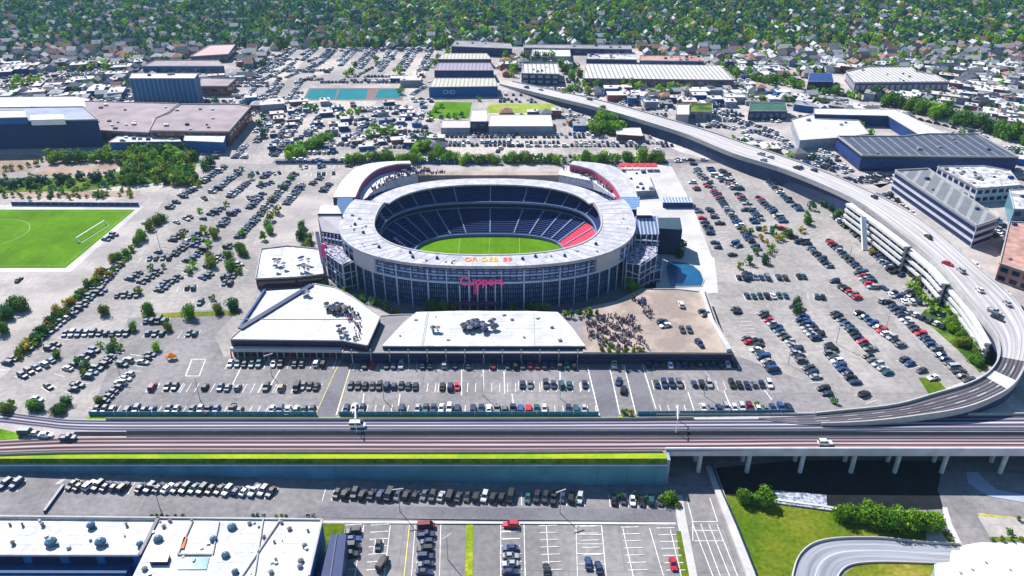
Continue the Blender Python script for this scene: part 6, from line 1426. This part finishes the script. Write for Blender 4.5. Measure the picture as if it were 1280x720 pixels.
def house_meshes(kind_, w, r):
    a, b, h = {0: (11, 8, 4.5), 1: (9, 7.5, 6), 2: (13, 9, 4), 3: (10, 10, 5)}[kind_]
    wb = MB(); wb.prism([(-a / 2, -b / 2), (a / 2, -b / 2), (a / 2, b / 2), (-a / 2, b / 2)], 0, h)
    if kind_ != 3:
        for s in (-1, 1): wb.face([(s * a / 2, -b / 2, h), (s * a / 2, b / 2, h), (s * a / 2, 0, h + 2.4)][::s])
    if kind_ == 2: wb.box(a / 2 - 2, -b / 2 - 1.5, 0, 4, 3, 3)
    wd = MB()
    for k in range(3):
        wd.box(-a / 3 + k * a / 3, -b / 2 - .02, 1.1, 1.5, .1, 1.3); wd.box(-a / 3 + k * a / 3, b / 2 + .02, 1.1, 1.5, .1, 1.3)
    rb = MB(); o = .6
    if kind_ == 3:
        t = .25; E = [(-a / 2 - o, -b / 2 - o, h), (a / 2 + o, -b / 2 - o, h), (a / 2 + o, b / 2 + o, h), (-a / 2 - o, b / 2 + o, h)]; top = (0, 0, h + 2.8)
        for i in range(4): rb.face([E[i], E[(i + 1) % 4], top])
        rb.face(E[::-1])
    else:
        e, d = a / 2 + o, b / 2 + o; zl = h - .35; zt = h + 2.6
        rb.face([(-e, -d, zl), (e, -d, zl), (e, 0, zt), (-e, 0, zt)]); rb.face([(e, d, zl), (-e, d, zl), (-e, 0, zt), (e, 0, zt)])
        rb.face([(-e, -d, zl - .15), (-e, 0, zt - .15), (e, 0, zt - .15), (e, -d, zl - .15)]); rb.face([(-e, d, zl - .15), (e, d, zl - .15), (e, 0, zt - .15), (-e, 0, zt - .15)])
        for q in ((-e, -d, zl), (-e, d, zl)): rb.face([q, (q[0], q[1], zl - .15), (-q[0], q[1], zl - .15), (-q[0], q[1], zl)])
    ch = MB().box(a * .2, b * .18, h + .4, .8, .8, 2.6)
    return mesh_of(wb, 'wall', [HW[w]]), mesh_of(rb, 'roof', [HR[r]]), mesh_of(wd, 'window', [GLASS]), mesh_of(ch, 'chimney', [HW['brick']])
HM = {}
vis = [s for s in SUB if 0 <= s[2] <= 1280 and s[3] >= 0]
ind = vis[:240]; iset = set(ind)
zc = {}
for (x, y, px, py) in ind:
    k, w, r = R_.randint(0, 3), R_.choice(list(HW)), R_.choice(['grey', 'pale', 'pale', 'slate', 'slate', 'reddish', 'grey'])
    if (k, w, r) not in HM: HM[k, w, r] = house_meshes(k, w, r)
    ms = HM[k, w, r]; T = thing('house', '-', 'house', (x, y, 0), 'houses of the suburb'); T.rotation_euler = (0, 0, R_.choice((0, math.pi / 2)) + R_.gauss(.1, .08)); T.scale = [R_.uniform(.68, .88)] * 3
    put(ms[0], 'wall', T, (0, 0, 0)); rr = put(ms[1], 'roof', T, (0, 0, 0))
    if k != 3: c = bpy.data.objects.new('chimney', ms[3]); COL.objects.link(c); c.parent = rr
    z = zone_of(px, py); zc[z] = zc.get(z, 0) + 1
    T['label'] = f"{w} house with {r} roof, {ordinal(zc[z])} nearest {z}"
V, Fc, MI = [], [], []; off = 0
WN, RN = list(HW), list(HR); HMATS = [HW[w] for w in WN] + [HR[r] for r in RN]
def add_me(mb_v, mb_f, mi, x, y, a):
    global off
    v = np.array(mb_v); c, s = math.cos(a), math.sin(a)
    V.append(np.column_stack([v[:, 0] * c - v[:, 1] * s + x, v[:, 0] * s + v[:, 1] * c + y, v[:, 2]])); Fc.extend([tuple(i + off for i in f) for f in mb_f]); MI.extend([mi] * len(mb_f)); off += len(v)
def simple_house(a, b, h):
    w = MB(); w.prism([(-a / 2, -b / 2), (a / 2, -b / 2), (a / 2, b / 2), (-a / 2, b / 2)], 0, h)
    for s in (-1, 1): w.face([(s * a / 2, -b / 2, h), (s * a / 2, b / 2, h), (s * a / 2, 0, h + 2.2)][::s])
    r = MB(); e, d = a / 2 + .5, b / 2 + .5; r.face([(-e, -d, h - .3), (e, -d, h - .3), (e, 0, h + 2.5), (-e, 0, h + 2.5)]); r.face([(e, d, h - .3), (-e, d, h - .3), (-e, 0, h + 2.5), (e, 0, h + 2.5)])
    return w, r
SH = [simple_house(*q) for q in ((9, 6.4, 3.6), (7.5, 6, 4.8), (11, 7, 3.4))]
for s in SUB:
    if s in iset: continue
    w, r = R_.choice(SH); a = R_.choice((0, math.pi / 2)) + R_.gauss(.1, .08)
    add_me(w.v, w.f, R_.randrange(len(WN)), s[0], s[1], a); add_me(r.v, r.f, len(WN) + R_.choice((0, 1, 1, 3, 3, 0, 1, 2, 4)), s[0], s[1], a)
if V:
    me = bpy.data.meshes.new('distant_houses'); me.from_pydata(np.vstack(V).tolist(), [], Fc)
    for m_ in HMATS: me.materials.append(m_)
    me.polygons.foreach_set('material_index', MI); me.update(); o = bpy.data.objects.new('distant_houses', me); COL.objects.link(o); tag(o, 'countless far houses among the trees towards the horizon', 'houses', kind='stuff')
# individual trees: the 290 largest in view, then the far wood as stuff
vis = [t for t in TREES if -10 < t['p'][0] < 1290]
vis.sort(key=lambda t: -t['p'][2] * t['h']); IT = vis[:292]; its = set(id(t) for t in IT)
order = sorted(IT, key=lambda t: t['p'][0]); cnt = {}; tot = {}
for t in order: tot[t['zone']] = tot.get(t['zone'], 0) + 1
CN_ = {'bright': 'bright green', 'green': 'mid green', 'dark': 'dark green', 'olive': 'olive green', 'gold': 'golden', 'blue': 'bluish dark'}
def put_tree(t, i):
    s = t['h']; w = s * .62 * t['w']
    small = s < 3.0
    T = thing('shrub' if small else 'tree', '-', 'shrub' if small else 'tree', (t['x'], t['y'], t['z']))
    a = random.uniform(0, 6.28); e = random.uniform(.92, 1.1)
    put(CRN[t['k'], random.randrange(4), t['det']], 'crown', T, (0, 0, -.05 * s if not small else -.22 * s), a, (w * e, w / e, s * .82)); put(TRK, 'trunk' if not small else 'stem', T, (0, 0, 0), a, (w * 1.1, w * 1.1, s))
    return T
for t in order:
    z = t['zone']; cnt[z] = cnt.get(z, 0) + 1; T = put_tree(t, cnt[z]); nm = T['category']
    if tot[z] == 1: T['label'] = f"{CN_[t['k']]} {nm} {z}"
    else: T['label'] = f"{CN_[t['k']]} {nm} {z}, {ordinal(cnt[z])} from the avenue"
    T['group'] = 'trees ' + z if tot[z] > 1 else 'single trees'
FAR = [(t['x'], t['y'], t['h'], t['k'], t['z']) for t in TREES if id(t) not in its]
for i in range(70):
    f = R_.random(); p = G(20 + 150 * f + R_.uniform(-5, 7), 448 - 135 * f + R_.uniform(-3, 3)); FAR.append((p[0], p[1], R_.uniform(1.8, 3.6), R_.choice(['olive', 'green', 'dark', 'gold', 'dark'])))
for i in range(160):
    x, y = R_.uniform(150, 246), R_.uniform(184, 232); p = G(x, y); FAR.append((p[0], p[1], R_.uniform(2.5, 6), R_.choice(['bright', 'green', 'olive', 'dark'])))
for i in range(90):
    x, y = R_.uniform(0, 170), R_.uniform(222, 250); p = G(x, y); FAR.append((p[0], p[1], R_.uniform(1.5, 3.5), R_.choice(['blue', 'green', 'olive', 'dark'])))
for x, y, px, py in FT:
    pl = ['green', 'dark', 'bright'] if px > 420 and 0 <= py < 62 else ['blue', 'blue', 'dark', 'green']
    if px > 850: pl = ['green', 'bright', 'bright', 'dark', 'blue']
    if px > 420 and py < 60: pl = ['green', 'bright', 'dark', 'blue', 'blue', 'olive']
    FAR.append((x, y, R_.uniform(6, 10) if py < 62 else R_.uniform(3.5, 6.5), R_.choice(pl)))
LK = list(LEAF); TP = [crown_arrays(46, .24, 90 + i, 7) for i in range(8)]
V = []; MI = []
for q_ in FAR:
    x, y, h, k = q_[:4]; z_ = q_[4] if len(q_) > 4 else 0
    v = TP[R_.randrange(8)]; a = R_.uniform(0, 6.28); c, s = math.cos(a), math.sin(a); w = h * R_.uniform(.55, .75)
    V.append(np.column_stack([(v[:, 0] * c - v[:, 1] * s) * w + x, (v[:, 0] * s + v[:, 1] * c) * w + y, (v[:, 2] + .6) * h * .8 + z_])); MI += [LK.index(k)] * 46
V = np.vstack(V); n = len(V) // 4
me = bpy.data.meshes.new('distant_woodland'); me.vertices.add(len(V)); me.vertices.foreach_set('co', V.ravel()); me.loops.add(len(V)); me.loops.foreach_set('vertex_index', np.arange(len(V), dtype=np.int32))
me.polygons.add(n); me.polygons.foreach_set('loop_start', np.arange(0, len(V), 4, dtype=np.int32)); me.polygons.foreach_set('material_index', np.array(MI, dtype=np.int32))
for k in LK: me.materials.append(LEAF[k])
me.update(calc_edges=True); o = bpy.data.objects.new('distant_woodland', me); COL.objects.link(o); tag(o, 'dense green tree cover of the far suburbs up to the top of the view', 'trees', kind='stuff')
# ------------------------------------------------------------------ small flat-roofed buildings of the city
SM_ = []; k = 0
RM = [('white', WHITE), ('grey', GREYR), ('pale', mat('pale_roof', (.42, .42, .44), .8, .1)), ('pinkish', mat('pinkish_roof_pale', (.5, .44, .44), .9, .1)), ('white', WHITE), ('tan', mat('tan_roof', (.45, .40, .38), .9, .08))]
WMM = [('navy', NAVY), ('grey', WALLC), ('blue', BLUEC), ('brown', BROWNW)]
zc = {}
cands = []
for i in range(6000):
    px, py = R_.uniform(5, 1275), R_.uniform(56, 232)
    x, y, _ = G(px, py); w, d, h = R_.uniform(6, 17), R_.uniform(5, 11), R_.uniform(2.5, 5)
    if py > 190 and px < 1100: continue
    if inpoly(px, py, NOGO[MIDI]): w *= .55; d *= .6; h *= .7
    elif nogo(px, py): continue
    if blocked(x, y, max(w, d) / 2) or (inpoly(px, py, NOGO[MIDI]) and R_.random() < .35) or not free(x, y, 9.5): continue
    cands.append((x, y, w, d, h, px, py))
cands.sort(key=lambda c: c[1])
for (x, y, w, d, h, px, py) in cands[:250]:
    rn, rm = R_.choice(RM); wn, wm = R_.choice(WMM); z = zone_of(px, max(py, 63)); a = R_.choice((0, 0, math.pi / 2)) + (.25 if px < 500 else -.5 if px > 1000 else 0)
    T = thing('small_building', '-', 'building', (x, y, 0), 'small flat-roofed buildings of the city'); T.rotation_euler = (0, 0, a)
    def loc(mb, nm, m_):
        me = mesh_of(mb, nm, [m_]); return put(me, nm, T, (0, 0, 0))
    loc(MB().prism([(-w / 2, -d / 2), (w / 2, -d / 2), (w / 2, d / 2), (-w / 2, d / 2)], 0, h), 'wall', wm)
    r_ = MB().prism([(-w / 2 - .2, -d / 2 - .2), (w / 2 + .2, -d / 2 - .2), (w / 2 + .2, d / 2 + .2), (-w / 2 - .2, d / 2 + .2)], h, h + .35, bottom=True)
    ro = loc(r_, 'roof', rm); 
    for q in range(R_.randint(1, 3)): um = MB(); um.box(R_.uniform(-w / 3, w / 3), R_.uniform(-d / 3, d / 3), h + .35, R_.uniform(1, 2.2), R_.uniform(.8, 1.6), R_.uniform(.6, 1.2)); loc(um, 'rooftop_unit', GREYR)
    zc[z] = zc.get(z, 0) + 1
    T['label'] = f"{rn}-roofed {wn} building, {ordinal(zc[z])} nearest {z}"
# ------------------------------------------------------------------ people
def person_template(seed):
    r = random.Random(seed); mb = MB()
    for s in (-1, 1):
        mb.cyl(s * .1, 0, 0, .085, .85, 5, .11, mi=1); mb.bar((s * .26, 0, 1.4), (s * .32, r.uniform(-.15, .2), .85), .11, mi=0)
    mb.cyl(0, 0, .82, .17, .6, 6, .24, mi=0); mb.cyl(0, 0, 1.42, .08, .08, 5, mi=2); mb.cyl(0, 0, 1.5, .10, .12, 6, .12, mi=2); mb.cyl(0, 0, 1.62, .12, .12, 6, .06, mi=3)
    return np.array(mb.v), mb.f, mb.m
PT = [person_template(i) for i in range(4)]
CL = [mat('cloth_' + n, c, .9, 0) for n, c in (('navy', (.02, .03, .10)), ('black', (.02, .02, .025)), ('white', (.6, .6, .6)), ('red', (.45, .04, .08)), ('violet', (.12, .07, .2)), ('grey', (.2, .2, .24)))]
SKN = mat('skin', (.35, .2, .14), .6, 0); HAIR = mat('hair_dark', (.03, .02, .015), .7, 0)
def crowd(name, poly, z, n, label, w=(4, 3, 3, 1, 3, 3), lump=True):
    P = [G(x, y, z) for x, y in poly]; xs, ys = [p[0] for p in P], [p[1] for p in P]; V, F_, M_ = [], [], []; off = 0; k = 0; t = 0
    while k < n and t < n * 30:
        t += 1; x, y = random.uniform(min(xs), max(xs)), random.uniform(min(ys), max(ys))
        if not inpoly(x, y, P) or (lump and math.sin(x * .75 + 1) * math.sin(y * .8 + x * .2) + random.gauss(0, .25) < -.05): continue
        v, f, m_ = random.choice(PT); a = random.uniform(0, 6.28); c, s = math.cos(a), math.sin(a); h = random.uniform(.92, 1.08)
        V.append(np.column_stack([v[:, 0] * c - v[:, 1] * s + x, v[:, 0] * s + v[:, 1] * c + y, v[:, 2] * h + z])); F_ += [tuple(i + off for i in q) for q in f]
        sh = random.choices(range(6), w)[0]; lg = random.choice((0, 1, 5)); M_ += [{0: sh, 1: lg, 2: 6, 3: 7}[q] for q in m_]; off += len(v); k += 1
    me = bpy.data.meshes.new(name); me.from_pydata(np.vstack(V).tolist(), [], F_)
    for m_ in CL + [SKN, HAIR]: me.materials.append(m_)
    me.polygons.foreach_set('material_index', M_); me.update(); o = bpy.data.objects.new(name, me); COL.objects.link(o); tag(o, label, 'crowd', kind='stuff'); return o
crowd('crowd', [(731, 396), (735, 424), (752, 436), (770, 440), (812, 440), (805, 428), (800, 410), (794, 398), (775, 394), (755, 396)], 5.1, 400, 'dense crowd gathered on the tan terrace next to the white pavilion roof')
crowd('crowd', [(596, 388), (636, 388), (632, 381), (600, 381)], .1, 120, 'crowd at the stadium entrance beneath the pink sign', (3, 3, 3, 3, 3, 2))
crowd('crowd', [(498, 214), (515, 209), (560, 217), (500, 222), (466, 240), (462, 236)], 11, 260, 'spectators on the terrace under the plum canopy wing')
crowd('crowd', [(775, 244), (758, 228), (740, 217), (725, 211), (703, 212), (745, 228), (768, 246)], 11, 260, 'spectators on the terrace under the red canopy wing')
crowd('crowd', [(788, 375), (812, 400), (820, 398), (808, 380), (795, 370)], 5.1, 50, 'loose knots of people at the back of the tan terrace')
crowd('crowd', [(438, 385), (452, 398), (450, 425), (442, 428), (444, 405), (405, 390), (408, 383)], 7.25, 90, 'people wandering over the white exhibition hall roof terrace')
for x, y in ((738, 393), (746, 392), (735, 397), (752, 438), (762, 440), (772, 441), (782, 440), (792, 440), (800, 439), (764, 434), (758, 428)):
    p = G(x, y, 5.1); T = thing('shrub', f"dark planted shrub in the crowd on the tan terrace, {ordinal(int(x) - 730)} pace from the pavilion", 'shrub', p, 'planters on the tan terrace')
    put(CRN['dark' if x % 2 else 'olive', random.randrange(4), 1], 'crown', T, (0, 0, -.3), random.random() * 6, (1.5, 1.3, 1.9)); put(TRK, 'stem', T, (0, 0, 0), 0, (1, 1, 1.5))
# parasols on the white pavilion roof
PCL = {'navy': mat('parasol_navy', (.03, .05, .12), .8, .1), 'charcoal': mat('parasol_charcoal', (.05, .05, .06), .8, .1), 'grey': mat('parasol_grey', (.18, .18, .22), .8, .1)}
def parasol_meshes(c):
    mb = MB(); n = 8
    for k in range(n):
        a0, a1 = 2 * math.pi * k / n, 2 * math.pi * (k + 1) / n; mb.face([(1.15 * math.cos(a0), 1.15 * math.sin(a0), 2.05), (1.15 * math.cos(a1), 1.15 * math.sin(a1), 2.05), (0, 0, 2.6)]); mb.face([(1.15 * math.cos(a1), 1.15 * math.sin(a1), 2.0), (1.15 * math.cos(a0), 1.15 * math.sin(a0), 2.0), (0, 0, 2.5)])
        mb.face([(1.15 * math.cos(a0), 1.15 * math.sin(a0), 2.0), (1.15 * math.cos(a1), 1.15 * math.sin(a1), 2.0), (1.15 * math.cos(a1), 1.15 * math.sin(a1), 2.05), (1.15 * math.cos(a0), 1.15 * math.sin(a0), 2.05)])
    pl = MB().cyl(0, 0, 0, .05, 2.5, 6); pl.cyl(0, 0, 0, .35, .12, 8); tb = MB().cyl(0, 0, .7, .55, .06, 10)
    return mesh_of(mb, 'canopy', [PCL[c]]), mesh_of(pl, 'pole', [STEEL]), mesh_of(tb, 'table_top', [NAVY])
PM = {c: parasol_meshes(c) for c in PCL}
pc = 0
for cx, cy, rx, ry, n, z, where in ((591, 411, 15, 6, 20, 6.2, 'in the parasol ring on the pavilion roof'), (608, 409, 14, 5, 16, 6.2, 'beside the pavilion parasol ring'), (543, 415, 5, 1, 3, 6.2, 'in the small trio on the pavilion roof'), (425, 388, 18, 4, 16, 7.3, 'on the white exhibition hall roof'), (428, 417, 5, 4, 4, 7.3, 'near the front corner of the hall roof'), (385, 370, 6, 2, 3, 7.3, 'behind the diagonal skylight'), (365, 330, 22, 10, 13, 5.6, 'on the west hall roof')):
    for i in range(n):
        p = G(cx + random.uniform(-rx, rx), cy + random.uniform(-ry, ry), z); c = random.choice(list(PCL))
        T = thing('parasol', f"{c} round parasol {where}, {ordinal(i + 1)} of them", 'parasol', p, 'round parasols on the roofs'); T.rotation_euler = (0, 0, random.random())
        for me_, nm in zip(PM[c], ('canopy', 'pole', 'table_top')): put(me_, nm, T, (0, 0, 0))
# low slanting wall in the lower lot, and clipped shrubs along the factory kerb
A, B = GS(80, 608), GS(56, 641)
lw = thing('low_wall', 'low dark slanting wall crossing the lower lot near the factory', 'wall', A); MB().bar((A[0], A[1], A[2] + .35), (B[0], B[1], B[2] + .35), .6, .9).build('wall_body', NAVY, lw); MB().bar((A[0], A[1], A[2] + .85), (B[0], B[1], B[2] + .85), .8, .14).build('coping', PARAP, lw)
# lamp posts: tall lot lights
def lampset():
    mb = MB().cyl(0, 0, 0, .14, 9, 6, .09); hd = MB().box(.8, 0, 8.9, 1.6, .3, .18); hd.box(-.8, 0, 8.9, 1.6, .3, .18)
    return mesh_of(mb, 'pole', [STEEL]), mesh_of(hd, 'lamp_head', [PARAP])
LM = lampset()
for i, (x, y, s, w) in enumerate([(150, 470, 0, 'in the tree lot by the long slanting row'), (250, 500, 0, 'near the teal fence below the hall'), (340, 470, 0, 'in the lot below the exhibition hall'), (480, 500, 0, 'by the tight middle row'), (604, 495, 0, 'in the lot below the pavilion'), (700, 498, 0, 'near the dotted lane'), (880, 495, 0, 'below the tan terrace'), (985, 455, 0, 'beside the second slanting row'), (1045, 430, 0, 'beside the third slanting row'), (1105, 420, 0, 'between the last slanting rows'),
                               (200, 636, 1, 'by the road along the retaining wall near the factory'), (500, 640, 1, 'by the road below the middle of the wall'), (700, 642, 1, 'by the road near the bridge end of the wall'), (560, 700, 1, 'beside the maroon van column'), (240, 330, 0, 'in the middle of the tree-dotted lot'), (200, 310, 0, 'at the avenue side of the tree-dotted lot'), (930, 300, 0, 'in the big lot near the pool'), (1060, 330, 0, 'in the big lot near the garage')]):
    p = GS(x, y) if s else G(x, y)
    T = thing('lamp_post', f"slim grey double-headed lamp post {w}", 'lamp post', p, 'lot lamp posts', .3 * i)
    put(LM[0], 'pole', T, (0, 0, 0)); put(LM[1], 'lamp_head', T, (0, 0, 0))
# highway gantry signs (thin white verticals in the photograph)
for i, (x, w) in enumerate(((446, 'near the white van'), (845, 'where the bank meets the bridge'))):
    T = thing('sign_gantry', f"thin white sign gantry over the northern carriageway {w}", 'gantry', G(x, 531)); A, B = G(x, 523.5), G(x, 541)
    for q in (A, B): MB().bar((q[0], q[1], 0), (q[0], q[1], 5.5), .2).build('post', WHITEP, T)
    MB().bar((A[0], A[1], 5.5), (B[0], B[1], 5.5), .25).build('beam', WHITEP, T); MB().box(A[0] - .1, (A[1] + B[1]) / 2, 4.9, .12, 1.6, .8).build('sign_back', STEEL, T)
# orange play cover seen in the tree lot
p = G(215, 449); T = thing('tent', 'small orange tent pitched on the open asphalt of the tree lot', 'tent', p)
mb = MB(); 
for k in range(6):
    a0, a1 = math.pi * k / 3, math.pi * (k + 1) / 3; q = lambda a, r, z: (p[0] + r * math.cos(a), p[1] + r * math.sin(a) * .7, z)
    mb.face([q(a0, 2, 1.7), q(a1, 2, 1.7), (p[0], p[1], 2.9)]); mb.face([q(a0, 2, 1.3), q(a1, 2, 1.3), q(a1, 2, 1.7), q(a0, 2, 1.7)])
mb.build('tent_roof', mat('orange_canvas', (.7, .2, .02), .7, .15), T)
for k in range(6):
    a0 = math.pi * k / 3; MB().bar((p[0] + 2 * math.cos(a0), p[1] + 1.4 * math.sin(a0), 0), (p[0] + 2 * math.cos(a0), p[1] + 1.4 * math.sin(a0), 1.4), .1).build('pole', STEEL, T)
# ------------------------------------------------------------------ light, sky, camera
EL, AZ = math.radians(46), math.atan2(-.60, .80)      # sun stands behind the stadium, to the left
w = bpy.data.worlds.new('World'); sc.world = w; w.use_nodes = True; nt = w.node_tree
sky = nt.nodes.new('ShaderNodeTexSky'); sky.sky_type = 'NISHITA'; sky.sun_disc = False; sky.sun_elevation = EL; sky.sun_rotation = AZ; sky.air_density = 1.3; sky.dust_density = .1; sky.ozone_density = 2.5
hs = nt.nodes.new('ShaderNodeHueSaturation'); hs.inputs['Saturation'].default_value = 1.2; nt.links.new(sky.outputs[0], hs.inputs['Color']); nt.links.new(hs.outputs[0], nt.nodes['Background'].inputs[0]); nt.nodes['Background'].inputs[1].default_value = .072
L = bpy.data.lights.new('sun', 'SUN'); L.energy = 4.8; L.angle = math.radians(.53); L.color = (1, .955, .89)
so = bpy.data.objects.new('sun', L); COL.objects.link(so); so.location = (0, 300, 400)
from mathutils import Vector
sd = Vector((math.sin(AZ) * math.cos(EL), math.cos(AZ) * math.cos(EL), math.sin(EL)))
so.rotation_euler = sd.to_track_quat('Z', 'Y').to_euler()
HAZE = True
if HAZE:
    hz = MB().box(0, 900, -11, 6400, 3400, 190); o = hz.build('haze', []); o['kind'] = 'stuff'; o['label'] = 'thin pale blue air over the whole city'
    hm = bpy.data.materials.new('haze_air'); hm.use_nodes = True; n2 = hm.node_tree; n2.nodes.remove(n2.nodes['Principled BSDF'])
    v = n2.nodes.new('ShaderNodeVolumePrincipled'); v.inputs['Color'].default_value = (.42, .68, 1, 1); v.inputs['Density'].default_value = .00006; v.inputs['Anisotropy'].default_value = .2
    n2.links.new(v.outputs[0], n2.nodes['Material Output'].inputs['Volume']); o.data.materials.append(hm)
cam = bpy.data.cameras.new('camera'); cam.sensor_width = 36; cam.lens = 36 * F / 1280; cam.clip_end = 30000; cam.clip_start = 1
co = bpy.data.objects.new('camera', cam); COL.objects.link(co); co.location = (0, 0, CAMZ); co.rotation_euler = (math.pi / 2 - PITCH, 0, 0); sc.camera = co
sc.view_settings.view_transform = 'Standard'; sc.view_settings.look = 'None'; sc.view_settings.exposure = .96; sc.view_settings.gamma = 1
sc.render.engine = 'CYCLES'; sc.cycles.max_bounces = 5; sc.cycles.diffuse_bounces = 2; sc.cycles.glossy_bounces = 2; sc.cycles.transmission_bounces = 2; sc.cycles.volume_bounces = 0; sc.cycles.use_denoising = True
